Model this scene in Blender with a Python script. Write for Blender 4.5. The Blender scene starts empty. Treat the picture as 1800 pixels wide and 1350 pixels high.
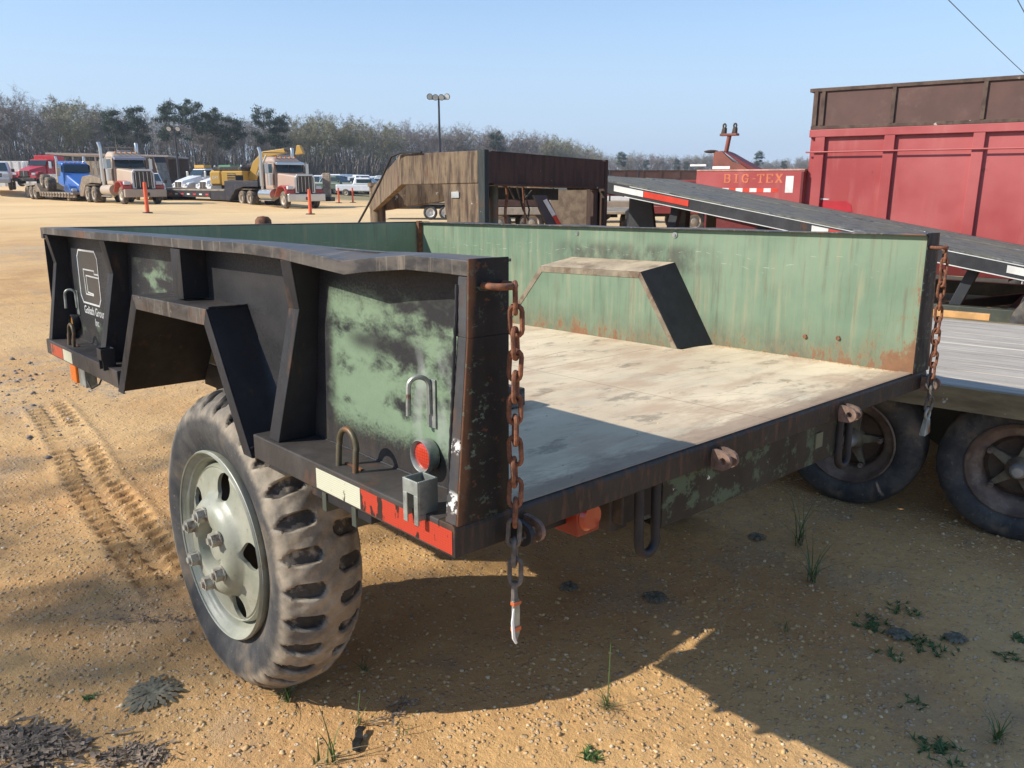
import bpy, math, random
import numpy as np
from mathutils import Vector, Matrix
random.seed(7); rng = np.random.default_rng(11)
PI = math.pi; R = math.radians
scene = bpy.context.scene
C = scene.collection
# ---------------------------------------------------------------- camera
CAM = Vector((-0.9167, -1.1700, 1.6122)); YAW = 0.73993; PITCH = -math.atan(357/1418.4); F = 1418.4
cd = bpy.data.cameras.new('camera'); cam = bpy.data.objects.new('camera', cd); C.objects.link(cam)
cam.location = CAM; cam.rotation_euler = (PI/2+PITCH, 0, -YAW)
cd.sensor_width = 36; cd.lens = F*36/1800; cd.clip_start = .05; cd.clip_end = 6000
scene.camera = cam
# ---------------------------------------------------------------- light
SUN_AZ = R(152.67); SUN_EL = R(35.07)          # azimuth counted from +X towards +Y
w = bpy.data.worlds.new("World"); scene.world = w; w.use_nodes = True
nt = w.node_tree; nt.nodes.clear()
sky = nt.nodes.new('ShaderNodeTexSky'); sky.sky_type = 'NISHITA'; sky.sun_disc = False
sky.sun_elevation = SUN_EL; sky.sun_rotation = PI/2-SUN_AZ
sky.altitude = 0; sky.air_density = 1.0; sky.dust_density = .0; sky.ozone_density = 1.0
bg = nt.nodes.new('ShaderNodeBackground'); bg.inputs[1].default_value = .125
ow = nt.nodes.new('ShaderNodeOutputWorld')
gm = nt.nodes.new('ShaderNodeMix'); gm.data_type = 'RGBA'; gm.blend_type = 'MULTIPLY'; gm.inputs[0].default_value = 1; gm.inputs[7].default_value = (.78, .97, 1.16, 1)
hz = nt.nodes.new('ShaderNodeMix'); hz.data_type = 'RGBA'; hz.inputs[7].default_value = (3.5, 4.45, 5.8, 1)     # thin even haze, thickest at the horizon
tc = nt.nodes.new('ShaderNodeTexCoord'); sx = nt.nodes.new('ShaderNodeSeparateXYZ'); mr = nt.nodes.new('ShaderNodeMapRange'); mr.interpolation_type = 'SMOOTHERSTEP'
mr.inputs[1].default_value = -.02; mr.inputs[2].default_value = .32; mr.inputs[3].default_value = .95; mr.inputs[4].default_value = .2
nt.links.new(tc.outputs['Generated'], sx.inputs[0]); nt.links.new(sx.outputs[2], mr.inputs[0]); nt.links.new(mr.outputs[0], hz.inputs[0])
nt.links.new(sky.outputs[0], gm.inputs[6]); nt.links.new(gm.outputs[2], hz.inputs[6]); nt.links.new(hz.outputs[2], bg.inputs[0]); nt.links.new(bg.outputs[0], ow.inputs[0])
sd = bpy.data.lights.new('sun', 'SUN'); sun = bpy.data.objects.new('sun', sd); C.objects.link(sun)
sd.energy = 4.6; sd.angle = R(.53); sd.color = (1, .93, .82)
sv = Vector((math.cos(SUN_AZ)*math.cos(SUN_EL), math.sin(SUN_AZ)*math.cos(SUN_EL), math.sin(SUN_EL)))
sun.rotation_euler = sv.to_track_quat('Z', 'Y').to_euler(); sun.location = (0, 0, 20)
vs = scene.view_settings
scene.display_settings.display_device = 'sRGB'
vs.view_transform = 'Standard'; vs.look = 'None'; vs.gamma = 1; vs.exposure = 0.38; vs.use_curve_mapping = False
# ---------------------------------------------------------------- frames
# the ground under the parked row slopes very slightly: TM turns the slope's own axes into world axes
TM = Matrix(((0.999804, -0.000165, 0.019784, -0.030926), (-0.000258, 0.999771, 0.021378, -0.033519),
             (-0.019783, -0.021379, 0.999576, 0.025358), (0, 0, 0, 1)))
ROW = R(10.2)                                   # the neighbours stand 10 degrees turned from the main trailer
# ---------------------------------------------------------------- mesh helpers
class MB:
    def __init__(s): s.v = []; s.f = []; s.mi = []; s.cur = 0
    def add(s, V, Fc):
        n = len(s.v); s.v += [tuple(p) for p in V]; s.f += [tuple(i+n for i in f) for f in Fc]; s.mi += [s.cur]*len(Fc); return s
    def box(s, x0, x1, y0, y1, z0, z1):
        return s.add([(x0,y0,z0),(x1,y0,z0),(x1,y1,z0),(x0,y1,z0),(x0,y0,z1),(x1,y0,z1),(x1,y1,z1),(x0,y1,z1)],
                     [(0,3,2,1),(4,5,6,7),(0,1,5,4),(1,2,6,5),(2,3,7,6),(3,0,4,7)])
    def hexa(s, b, t):      # b,t : 4 bottom / 4 top points counter-clockwise seen from above
        return s.add(list(b)+list(t), [(0,3,2,1),(4,5,6,7),(0,1,5,4),(1,2,6,5),(2,3,7,6),(3,0,4,7)])
    def prism(s, poly, ax, a0, a1):   # poly: 2d points in the plane normal to ax, extruded from a0 to a1
        def P(u, v, a): return {0: (a, u, v), 1: (u, a, v), 2: (u, v, a)}[ax]
        n = len(poly); V = [P(u, v, a0) for u, v in poly]+[P(u, v, a1) for u, v in poly]
        Fc = [tuple(range(n)), tuple(range(2*n-1, n-1, -1))]+[(i, i+n, (i+1) % n+n, (i+1) % n) for i in range(n)]
        return s.add(V, Fc)
    def tube(s, pts, r, seg=8, closed=False, caps=True):
        pts = [Vector(p) for p in pts]; n = len(pts); V = []; Fc = []
        rr = r if isinstance(r, (list, tuple)) else [r]*n
        prev = None
        for i, p in enumerate(pts):
            if closed: t = pts[(i+1) % n]-pts[i-1]
            else: t = pts[min(i+1, n-1)]-pts[max(i-1, 0)]
            t.normalize()
            if prev is None:
                a = Vector((0, 0, 1)) if abs(t.z) < .9 else Vector((1, 0, 0))
                u = t.cross(a).normalized()
            else:
                u = (prev-t*prev.dot(t)).normalized()
            prev = u; q = t.cross(u)
            for k in range(seg):
                an = 2*PI*k/seg; V.append(p+(u*math.cos(an)+q*math.sin(an))*rr[i])
        m = n if closed else n-1
        for i in range(m):
            for k in range(seg):
                a = i*seg+k; b = i*seg+(k+1) % seg; j = ((i+1) % n)*seg
                Fc.append((a, b, j+(k+1) % seg, j+k))
        if caps and not closed: Fc += [tuple(range(seg-1, -1, -1)), tuple(range((n-1)*seg, n*seg))]
        return s.add(V, Fc)
    def cyl(s, p0, p1, r, seg=16, r1=None): return s.tube([p0, p1], [r, r if r1 is None else r1], seg)
    def lathe(s, prof, c, ax=0, seg=32, caps=False):  # prof: (radius, along axis)
        V = []; Fc = []; n = len(prof)
        for k in range(seg):
            a = 2*PI*k/seg; co, si = math.cos(a), math.sin(a)
            for r, h in prof:
                p = {0: (h, r*co, r*si), 1: (r*si, h, r*co), 2: (r*co, r*si, h)}[ax]
                V.append((p[0]+c[0], p[1]+c[1], p[2]+c[2]))
        for k in range(seg):
            for i in range(n-1):
                a = k*n+i; b = ((k+1) % seg)*n+i
                Fc.append((a, b, b+1, a+1))
        if caps: Fc += [tuple(k*n for k in range(seg-1, -1, -1)), tuple(k*n+n-1 for k in range(seg))]
        return s.add(V, Fc)
    def ball(s, c, r, n=8, m=6, sc=(1, 1, 1)):
        pr = [(math.sin(PI*i/m), -math.cos(PI*i/m)) for i in range(m+1)]
        V = [(c[0]+r*sc[0]*a*math.cos(2*PI*k/n), c[1]+r*sc[1]*a*math.sin(2*PI*k/n), c[2]+r*sc[2]*h) for k in range(n) for a, h in pr]
        Fc = [(k*(m+1)+i, ((k+1) % n)*(m+1)+i, ((k+1) % n)*(m+1)+i+1, k*(m+1)+i+1) for k in range(n) for i in range(m)]
        return s.add(V, Fc)
    def xf(s, mat, start=0):
        s.v[start:] = [tuple(mat @ Vector(p)) for p in s.v[start:]]; return s
    def build(s, name, mat, parent=None, smooth=False, bevel=0, seg=2):
        me = bpy.data.meshes.new(name); me.from_pydata(s.v, [], s.f)
        for m in (mat if isinstance(mat, (list, tuple)) else [mat]): me.materials.append(m)
        if any(s.mi): me.polygons.foreach_set('material_index', s.mi)
        me.validate(); recalc(me)
        if smooth:
            me.polygons.foreach_set('use_smooth', [True]*len(me.polygons)); me.set_sharp_from_angle(angle=R(smooth if smooth is not True else 40))
        o = bpy.data.objects.new(name, me); C.objects.link(o)
        if parent is not None: o.parent = parent
        if bevel:
            b = o.modifiers.new('bevel', 'BEVEL'); b.width = bevel; b.segments = seg; b.limit_method = 'ANGLE'; b.angle_limit = R(35)
        return o
import bmesh
def recalc(me):
    bm = bmesh.new(); bm.from_mesh(me); bmesh.ops.recalc_face_normals(bm, faces=bm.faces); bm.to_mesh(me); bm.free()
def np_mesh(name, V, Fc, mat, parent=None, smooth=False):
    me = bpy.data.meshes.new(name); V = np.asarray(V, np.float32); Fc = np.asarray(Fc, np.int32)
    me.vertices.add(len(V)); me.vertices.foreach_set('co', V.ravel())
    k = Fc.shape[1]; me.loops.add(Fc.size); me.loops.foreach_set('vertex_index', Fc.ravel())
    me.polygons.add(len(Fc)); me.polygons.foreach_set('loop_start', np.arange(0, Fc.size, k, dtype=np.int32))
    me.polygons.foreach_set('loop_total', np.full(len(Fc), k, np.int32))
    if smooth: me.polygons.foreach_set('use_smooth', np.ones(len(Fc), bool))
    me.update(calc_edges=True)
    for m in (mat if isinstance(mat, (list, tuple)) else [mat]): me.materials.append(m)
    o = bpy.data.objects.new(name, me); C.objects.link(o)
    if parent is not None: o.parent = parent
    return o
def tag(o, label=None, cat=None, group=None, kind=None):
    if label: o['label'] = label
    if cat: o['category'] = cat
    if group: o['group'] = group
    if kind: o['kind'] = kind
    return o
def thing(name, label, cat, loc=(0, 0, 0), rz=0, group=None, mat=None, sc=1):
    o = bpy.data.objects.new(name, None); C.objects.link(o); o.empty_display_size = .2
    if mat is not None: o.matrix_world = mat
    else: o.location = loc; o.rotation_euler = (0, 0, rz); o.scale = (sc, sc, sc)
    return tag(o, label, cat, group)
def dup(root, loc=None, rz=None, label=None, group=None, sc=None):
    r = root.copy(); C.objects.link(r)
    if loc is not None: r.location = loc
    if rz is not None: r.rotation_euler = (0, 0, rz)
    if sc is not None: r.scale = (sc, sc, sc) if not isinstance(sc, tuple) else sc
    if label: r['label'] = label
    if group: r['group'] = group
    for ch in list(root.children):
        c = ch.copy(); C.objects.link(c); c.parent = r
        for g in ch.children:
            d = g.copy(); C.objects.link(d); d.parent = c
    return r
# ---------------------------------------------------------------- material helpers
class MT:
    def __init__(s, name, rough=.6, metal=0, spec=.5):
        s.m = bpy.data.materials.new(name); s.m.use_nodes = True; s.t = s.m.node_tree; s.t.nodes.clear()
        s.b = s.n('ShaderNodeBsdfPrincipled'); o = s.n('ShaderNodeOutputMaterial'); s.t.links.new(s.b.outputs[0], o.inputs[0])
        s.set('Roughness', rough); s.set('Metallic', metal); s.set('Specular IOR Level', spec)
        s.g = s.n('ShaderNodeTexCoord'); s.o = s.g.outputs['Object']
    def n(s, ty, **k):
        nd = s.t.nodes.new(ty)
        for a, b in k.items(): setattr(nd, a, b)
        return nd
    def put(s, i, v):
        if isinstance(v, bpy.types.NodeSocket): s.t.links.new(v, i)
        elif isinstance(v, (tuple, list)):
            i.default_value = tuple(v)+(1,) if (i.type == 'RGBA' and len(v) == 3) else tuple(v)
        else:
            try: i.default_value = v
            except TypeError: i.default_value = (v, v, v)
    def set(s, nm, v): s.put(s.b.inputs[nm], v)
    def col(s, v): s.set('Base Color', v); return s
    def math(s, op, a, b=0.0, c=None, clamp=False):
        nd = s.n('ShaderNodeMath', operation=op, use_clamp=clamp); s.put(nd.inputs[0], a); s.put(nd.inputs[1], b)
        if c is not None: s.put(nd.inputs[2], c)
        return nd.outputs[0]
    def mul(s, a, b): return s.math('MULTIPLY', a, b)
    def add(s, a, b): return s.math('ADD', a, b)
    def sub(s, a, b): return s.math('SUBTRACT', a, b)
    def mn(s, a, b): return s.math('MINIMUM', a, b)
    def mx(s, a, b): return s.math('MAXIMUM', a, b)
    def inv(s, a): return s.math('SUBTRACT', 1.0, a)
    def vm(s, v, k):
        nd = s.n('ShaderNodeVectorMath', operation='MULTIPLY'); s.put(nd.inputs[0], v); s.put(nd.inputs[1], k); return nd.outputs[0]
    def va(s, v, k):
        nd = s.n('ShaderNodeVectorMath', operation='ADD'); s.put(nd.inputs[0], v); s.put(nd.inputs[1], k); return nd.outputs[0]
    def xyz(s, v=None):
        nd = s.n('ShaderNodeSeparateXYZ'); s.put(nd.inputs[0], v or s.o); return nd.outputs[0], nd.outputs[1], nd.outputs[2]
    def noise(s, sc, det=4, ro=.55, v=None, st=None, dist=0, off=None):
        v = v or s.o
        if off: v = s.va(v, off)
        if st: v = s.vm(v, st)
        nd = s.n('ShaderNodeTexNoise'); s.put(nd.inputs['Vector'], v); s.put(nd.inputs['Scale'], sc); s.put(nd.inputs['Detail'], det)
        s.put(nd.inputs['Roughness'], ro); s.put(nd.inputs['Distortion'], dist); return nd.outputs[0]
    def vor(s, sc, v=None, feat='F1', out=0, st=None, rnd=1):
        v = v or s.o
        if st: v = s.vm(v, st)
        nd = s.n('ShaderNodeTexVoronoi', feature=feat); s.put(nd.inputs['Vector'], v); s.put(nd.inputs['Scale'], sc); s.put(nd.inputs['Randomness'], rnd); return nd.outputs[out]
    def ss(s, x, a, b, lo=0.0, hi=1.0, smooth=True):
        nd = s.n('ShaderNodeMapRange', interpolation_type='SMOOTHSTEP' if smooth else 'LINEAR')
        s.put(nd.inputs[0], x); s.put(nd.inputs[1], a); s.put(nd.inputs[2], b); s.put(nd.inputs[3], lo); s.put(nd.inputs[4], hi); return nd.outputs[0]
    def band(s, x, a, b, e):   # 1 between a and b with soft ends e
        return s.mul(s.ss(x, a-e, a+e), s.ss(x, b+e, b-e))
    def mix(s, f, a, b, mode='MIX'):
        nd = s.n('ShaderNodeMix', data_type='RGBA', blend_type=mode); s.put(nd.inputs[0], f); s.put(nd.inputs[6], a); s.put(nd.inputs[7], b); return nd.outputs[2]
    def ramp(s, f, stops):
        nd = s.n('ShaderNodeValToRGB'); s.put(nd.inputs[0], f); el = nd.color_ramp.elements
        while len(el) < len(stops): el.new(.5)
        for e, (p, c) in zip(el, stops): e.position = p; e.color = tuple(c)+(1,)
        return nd.outputs[0]
    def bump(s, h, st=.3, dist=.01, chain=None):
        nd = s.n('ShaderNodeBump'); s.put(nd.inputs['Height'], h); s.put(nd.inputs['Strength'], st); s.put(nd.inputs['Distance'], dist)
        if chain is not None: s.put(nd.inputs['Normal'], chain)
        s.set('Normal', nd.outputs[0]); return nd.outputs[0]
def plain(name, col, rough=.5, metal=0, var=.15, sc=6, dirt=None, dirt_amt=.4, spec=.5, bump=0):
    m = MT(name, rough, metal, spec); n = m.noise(sc, 5, .6)
    c = m.mix(m.ss(n, .3, .7), tuple(x*(1-var) for x in col), tuple(min(1, x*(1+var)) for x in col))
    if dirt:
        d = m.noise(sc*.6, 6, .7, off=(3.1, 1.7, 5.2)); c = m.mix(m.ss(d, .62-dirt_amt*.3, .75-dirt_amt*.2, 0, min(1, dirt_amt*1.6)), c, dirt)
    m.col(c)
    if bump: m.bump(m.noise(sc*6, 4), bump, .01)
    return m.m
DUST = (.36, .25, .15); RUST = (.13, .05, .022); RUST2 = (.22, .085, .03)
# ================================================================ main trailer materials
W_ = 2.313
def m_outer():        # black sprayed side panel with green showing through
    m = MT('black_sprayed_panel', .55, 0, .35); x, y, z = m.xyz()
    n1 = m.noise(1, 4, .55, st=(1, 5, 11)); n2 = m.noise(1, 5, .65, st=(1, 14, 26), dist=.3); nf = m.noise(1, 3, .6, st=(1, 110, 160))
    nn = m.add(m.add(m.mul(n1, .55), m.mul(n2, .35)), m.mul(nf, .10))
    a1 = m.mul(m.band(m.add(y, m.mul(n2, .10)), .17, .705, .028), m.band(m.add(z, m.mul(nf, .06)), 1.035, 1.365, .035))
    a1 = m.mul(a1, m.ss(m.add(m.add(nn, m.mul(m.ss(y, .15, .68), .07)), m.mul(m.ss(z, 1.30, 1.02), .06)), .45, .61, 0, .88))
    # horizontal gap where the black pass went across
    gap = m.mul(m.band(z, 1.205, 1.245, .02), m.band(y, .28, .56, .05)); a1 = m.mul(a1, m.inv(m.mul(gap, .85)))
    a2 = m.mul(m.mul(m.band(y, 1.75, 2.12, .06), m.band(z, 1.22, 1.34, .05)), m.ss(nn, .5, .6))
    a3 = m.mul(m.mul(m.band(y, 2.3, 2.95, .05), m.band(z, .95, 1.08, .05)), m.ss(nn, .5, .62))
    a4 = m.mul(m.band(y, 2.86, 2.92, .02), m.band(z, 1.16, 1.22, .02))
    g = m.mx(m.mx(a1, m.mul(a2, .8)), m.mx(m.mul(a3, .45), m.mul(a4, .5)))
    blk = m.mix(m.ss(n1, .35, .7), (.021, .021, .023), (.034, .033, .034))
    grn = m.mix(n2, (.165, .24, .152), (.225, .315, .20))
    c = m.mix(g, blk, grn)
    # pale swirl by the hook, brown dust low down
    sw = m.mul(m.mul(m.band(y, .17, .3, .04), m.band(z, 1.03, 1.22, .07)), m.ss(m.noise(1, 3, .5, st=(1, 20, 8)), .42, .62))
    c = m.mix(m.mul(sw, .55), c, (.34, .36, .34))
    du = m.mul(m.ss(z, 1.06, .94), m.ss(m.noise(1, 5, .6, st=(1, 30, 6)), .3, .7)); c = m.mix(m.mul(du, .35), c, (.10, .07, .045))
    m.col(c); m.set('Roughness', m.ss(nf, .3, .7, .42, .62)); m.bump(m.noise(1, 4, .6, st=(1, 9, 9)), .12, .01); return m.m
def m_black(name, worn=.4, gr=.2, base=(.020, .020, .022), axis=2, edge=False, spl=False):   # black paint worn to rust / green
    m = MT(name, .5, 0, .28); x, y, z = m.xyz()
    st = (40, 9, 9) if axis == 0 else (14, 14, 5)
    n = m.noise(1, 6, .62, st=st); n2 = m.noise(5, 6, .7, off=(3, 1, 2)); n3 = m.noise(22, 4, .6, off=(1, 5, 2))
    c = m.mix(m.ss(n2, .35, .7), base, tuple(b*1.7 for b in base))
    c = m.mix(m.ss(n, .66-worn*.22, .78-worn*.15, 0, .8), c, m.mix(n3, (.05, .028, .018), (.15, .082, .05)))
    c = m.mix(m.ss(m.noise(9, 5, .7, off=(7, 2, 9)), .70-gr*.2, .76-gr*.15, 0, .85), c, (.105, .15, .105))
    c = m.mix(m.ss(n3, .74, .8, 0, .5), c, (.3, .3, .29))
    if spl:       # white paint splashed on the foot of the post
        q_ = m.mul(m.mx(m.band(z, .955, .995, .006), m.band(z, 1.075, 1.10, .006)), m.ss(x, 1.0, .9)); c = m.mix(m.mul(q_, m.ss(m.noise(1, 4, .7, st=(60, 60, 60)), .50, .53)), c, (.6, .6, .57))
    if edge:      # rust and bare paint along the folded outer edge of the corner post
        ex_ = m.sub(m.mn(x, m.sub(W_, x)), m.mul(m.sub(z, .93), .066)); em = m.ss(m.add(ex_, m.mul(m.sub(n, .5), .05)), .030, .006)
        c = m.mix(m.mul(em, .9), c, m.mix(n3, (.07, .032, .018), (.20, .09, .045)))
        sp = m.mul(m.ss(m.noise(1, 5, .75, st=(38, 10, 55), off=(2, 2, 2)), .56, .62), m.ss(m.noise(4, 3), .42, .6)); c = m.mix(m.mul(sp, .8), c, (.13, .19, .14))
        c = m.mix(m.mul(m.ss(m.noise(1, 5, .7, st=(30, 10, 40), off=(6, 1, 2)), .60, .66), .7), c, (.12, .045, .02))
    m.col(c); m.set('Roughness', m.ss(n, .3, .8, .42, .75)); m.bump(m.add(n3, n), .25, .006); return m.m
def m_rail():         # top rail: black with brown grey wear and streaks
    m = MT('worn_top_rail', .5); x, y, z = m.xyz()
    n = m.noise(1, 5, .65, st=(4, 6, 14)); s = m.noise(1, 4, .6, st=(5, 40, 3)); f = m.noise(30, 4, .6)
    c = m.mix(m.ss(n, .38, .62), (.026, .025, .027), (.10, .085, .07))
    c = m.mix(m.ss(s, .55, .68, 0, .75), c, (.20, .165, .125))
    c = m.mix(m.ss(m.noise(3, 5, .7, off=(2, 2, 2)), .56, .66, 0, .8), c, (.17, .075, .035))
    c = m.mix(m.ss(f, .70, .76, 0, .8), c, (.4, .39, .36))
    m.col(c); m.set('Roughness', m.ss(n, .3, .7, .34, .6)); m.bump(n, .2, .01); return m.m
def m_inner():        # weathered green inside panel
    m = MT('weathered_green_panel', .55); x, y, z = m.xyz()
    h = m.add(x, y); v1 = m.n('ShaderNodeCombineXYZ'); m.put(v1.inputs[0], h); m.put(v1.inputs[2], z); v = v1.outputs[0]
    big = m.noise(1, 4, .55, v=v, st=(2.2, 1, 2.6)); vs_ = m.noise(1, 5, .6, v=v, st=(26, 1, 2.2)); fine = m.noise(1, 6, .7, v=v, st=(28, 1, 28))
    c = m.mix(m.ss(big, .3, .7), (.125, .195, .125), (.19, .262, .172))
    c = m.mix(m.ss(vs_, .50, .68, 0, .75), c, (.25, .26, .165))
    c = m.mix(m.ss(vs_, .45, .27, 0, .6), c, (.095, .125, .085))
    # grime low down and near the rear end
    low = m.ss(z, 1.10, .93); rear = m.ss(y, .36, .02)
    gr = m.mul(low, m.ss(m.noise(1, 6, .7, v=v, st=(9, 1, 5)), .25, .65)); c = m.mix(m.mul(gr, .75), c, (.10, .085, .06))
    ru = m.add(m.add(m.mul(low, .135), m.mul(m.mul(rear, m.ss(z, 1.35, 1.0)), .075)), m.mul(m.ss(z, 1.43, 1.45), .10))
    ru = m.add(ru, m.mul(m.ss(y, .04, .012), .09))
    rn = m.add(m.add(m.mul(m.noise(1, 7, .75, v=v, st=(11, 1, 5)), .62), m.mul(m.noise(1, 6, .8, v=v, st=(60, 1, 26), off=(3, 3, 3)), .40)), ru)
    c = m.mix(m.ss(rn, .58, .66, 0, .5), c, (.21, .20, .11))
    c = m.mix(m.ss(rn, .635, .70, 0, .9), c, m.mix(fine, (.12, .048, .022), (.30, .135, .06)))
    c = m.mix(m.ss(m.noise(1, 3, .6, v=v, st=(50, 1, 4)), .735, .77, 0, .75), c, (.15, .065, .03))
    # dark rubbed band above the wheel box and long scratches
    db = m.mul(m.mul(m.band(y, .95, 1.85, .14), m.mul(m.ss(z, 1.39, 1.33), m.ss(z, 1.22, 1.27))), m.ss(m.noise(1, 5, .65, v=v, st=(9, 1, 6)), .32, .6))
    c = m.mix(m.mul(db, .75), c, (.055, .05, .038))
    gs = m.mul(m.ss(z, .90, 1.25), 0) if False else m.ss(m.noise(1, 6, .7, v=v, st=(40, 1, 3), off=(2, 0, 5)), .50, .70); c = m.mix(m.mul(gs, .55), c, (.145, .12, .075))
    sp = m.ss(m.noise(1, 4, .7, v=v, st=(55, 1, 40), off=(9, 0, 1)), .72, .75); c = m.mix(m.mul(sp, .8), c, (.12, .055, .03))
    wz = m.add(z, m.mul(m.noise(1, 2, .5, v=v, st=(3, 1, 1)), .16))
    for lv, k in ((1.395, .0009), (1.418, .0006), (1.372, .0006)):
        line = m.mul(m.band(wz, lv-k, lv+k, .0012), m.ss(m.noise(1, 4, .7, v=v, st=(14, 1, 1), off=(lv*9, 0, 0)), .55, .62))
        c = m.mix(m.mul(line, .7), c, (.5, .5, .42))
    m.col(c); m.set('Roughness', m.ss(vs_, .3, .7, .45, .7)); m.bump(m.add(m.mul(big, 1.2), m.mul(fine, .12)), .25, .02); return m.m
def m_floor():        # dusty worn floor sheets
    m = MT('dusty_steel_floor', .75); x, y, z = m.xyz()
    big = m.noise(1, 5, .6, st=(1.6, 2.2, 1)); st = m.noise(1, 6, .68, st=(2.2, 5.5, 1), dist=.6); fi = m.noise(45, 5, .65); st2 = m.noise(1, 6, .7, st=(3.2, 10, 1), off=(4, 1, 0), dist=.5)
    c = m.mix(m.ss(big, .3, .7), (.58, .465, .315), (.76, .63, .43))
    c = m.mix(m.ss(st, .50, .72, 0, .5), c, (.40, .39, .30))
    c = m.mix(m.ss(st2, .54, .74, 0, .6), c, (.33, .245, .165))
    lg = m.noise(1, 5, .7, st=(1.5, 60, 1), off=(5, 5, 0)); c = m.mix(m.ss(lg, .58, .70, 0, .45), c, (.30, .22, .14))
    lg2 = m.noise(1, 4, .7, st=(40, 2.0, 1), off=(5, 2, 0)); c = m.mix(m.ss(lg2, .62, .72, 0, .3), c, (.34, .26, .17))
    c = m.mix(m.ss(m.noise(1, 5, .65, st=(2, 5, 1), off=(9, 3, 0)), .46, .62, 0, .6), c, (.45, .30, .19))
    c = m.mix(m.ss(m.noise(1, 6, .7, st=(5, 9, 1), off=(1, 7, 0)), .55, .66, 0, .6), c, (.18, .145, .10))
    # rubbed bare and rusty towards the rear lip
    e = m.mul(m.ss(y, .26, .0), m.ss(m.add(m.noise(1, 6, .7, st=(7, 20, 1)), m.mul(m.ss(y, .12, 0), .3)), .42, .66))
    c = m.mix(m.mul(e, .8), c, m.mix(fi, (.20, .13, .085), (.34, .23, .155)))
    # weld / sheet seams and random scratches
    v2 = m.n('ShaderNodeVectorRotate', rotation_type='Z_AXIS'); m.put(v2.inputs['Vector'], m.o); v2.inputs['Angle'].default_value = .5
    scr = m.vor(5, v=v2.outputs[0], feat='DISTANCE_TO_EDGE', st=(.35, 1.9, 1)); c = m.mix(m.mul(m.ss(scr, .006, .001), m.ss(big, .42, .6, 0, .6)), c, (.17, .12, .085))
    seam = m.mx(m.band(x, 1.19, 1.194, .002), m.band(y, 1.005, 1.009, .002)); c = m.mix(m.mul(seam, .65), c, (.16, .11, .07))
    c = m.mix(m.ss(fi, .62, .78, 0, .4), c, (.2, .17, .13))
    m.col(c); m.bump(m.add(m.add(m.mul(fi, .3), m.mul(st, .5)), m.mul(seam, -.6)), .3, .006); return m.m
def m_rust(name='rusty_iron', a=(.07, .03, .018), b=(.26, .105, .045), hi=(.33, .20, .13), sc=30):
    m = MT(name, .8); n = m.noise(sc, 6, .7); n2 = m.noise(sc*.25, 4, .6, off=(3, 3, 1))
    c = m.mix(m.ss(n, .3, .7), a, b); c = m.mix(m.ss(n2, .55, .7, 0, .6), c, hi); m.col(c); m.bump(n, .5, .003); return m.m
M_OUT = m_outer(); M_BLK = m_black('worn_black_paint'); M_BLK2 = m_black('little_worn_black_paint', .1, .12); M_RAIL = m_rail()  # the second black shows little rust and green
M_LEDGE = m_black('worn_ledge_paint', .55, .05, (.045, .040, .037)); M_SILL = m_black('rear_sill_paint', .85, .3, (.022, .021, .020), axis=0)
M_POST = m_black('rear_post_paint', .18, .5, (.008, .008, .009), edge=True); M_IN = m_inner(); M_FLOOR = m_floor(); M_RUST = m_rust()
M_CHAIN = m_rust('rusty_chain_iron', (.075, .032, .02), (.27, .105, .05), (.20, .13, .09), 60)
M_CHAIN2 = m_rust('dull_grey_chain_iron', (.06, .055, .05), (.17, .15, .13), (.25, .12, .06), 60)
def m_galv():
    m = MT('dull_galvanised_steel', .42, .35); n = m.noise(18, 5, .6); c = m.mix(m.ss(n, .35, .7), (.20, .22, .20), (.42, .44, .40))
    c = m.mix(m.ss(m.noise(12, 4, .6, off=(2, 4, 1)), .6, .68), c, (.15, .07, .035)); m.col(c); m.bump(n, .2, .003); return m.m
M_GALV = m_galv()
def m_tape(col, name, TH=.55):   # reflective tape with honeycomb and worn-off patches
    m = MT(name, .3); x, y, z = m.xyz(); d = m.vor(1, feat='DISTANCE_TO_EDGE', st=(1, 190, 190), rnd=.15)
    c = m.mix(m.ss(d, .05, .16), tuple(k*.72 for k in col), col)
    w_ = m.noise(1, 4, .65, st=(1, 34, 12), off=(0, .9, 0)); c = m.mix(m.ss(w_, TH, TH+.03), c, (.04, .022, .02))
    m.col(c); return m.m
M_TW = m_tape((.62, .62, .47), 'white_reflective_tape', .64); M_TR = m_tape((.50, .055, .03), 'red_reflective_tape')
def m_lens(name, col):
    m = MT(name, .18); d = m.vor(1, feat='DISTANCE_TO_EDGE', st=(1, 150, 150), rnd=0)
    m.col(m.mix(m.ss(d, .05, .2), tuple(k*.6 for k in col), col)); m.set('Coat Weight', .6); return m.m
M_RED = m_lens('red_reflector_lens', (.55, .045, .02)); M_AMB = m_lens('amber_reflector_lens', (.55, .24, .03))
M_REDP = plain('red_lamp_housing_paint', (.30, .03, .015), .35, dirt=(.1, .05, .03), dirt_amt=.4)
M_ORL = plain('orange_marker_lens', (.75, .16, .01), .2)
M_WHITEPT = plain('white_paint', (.72, .72, .70), .5)
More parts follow.
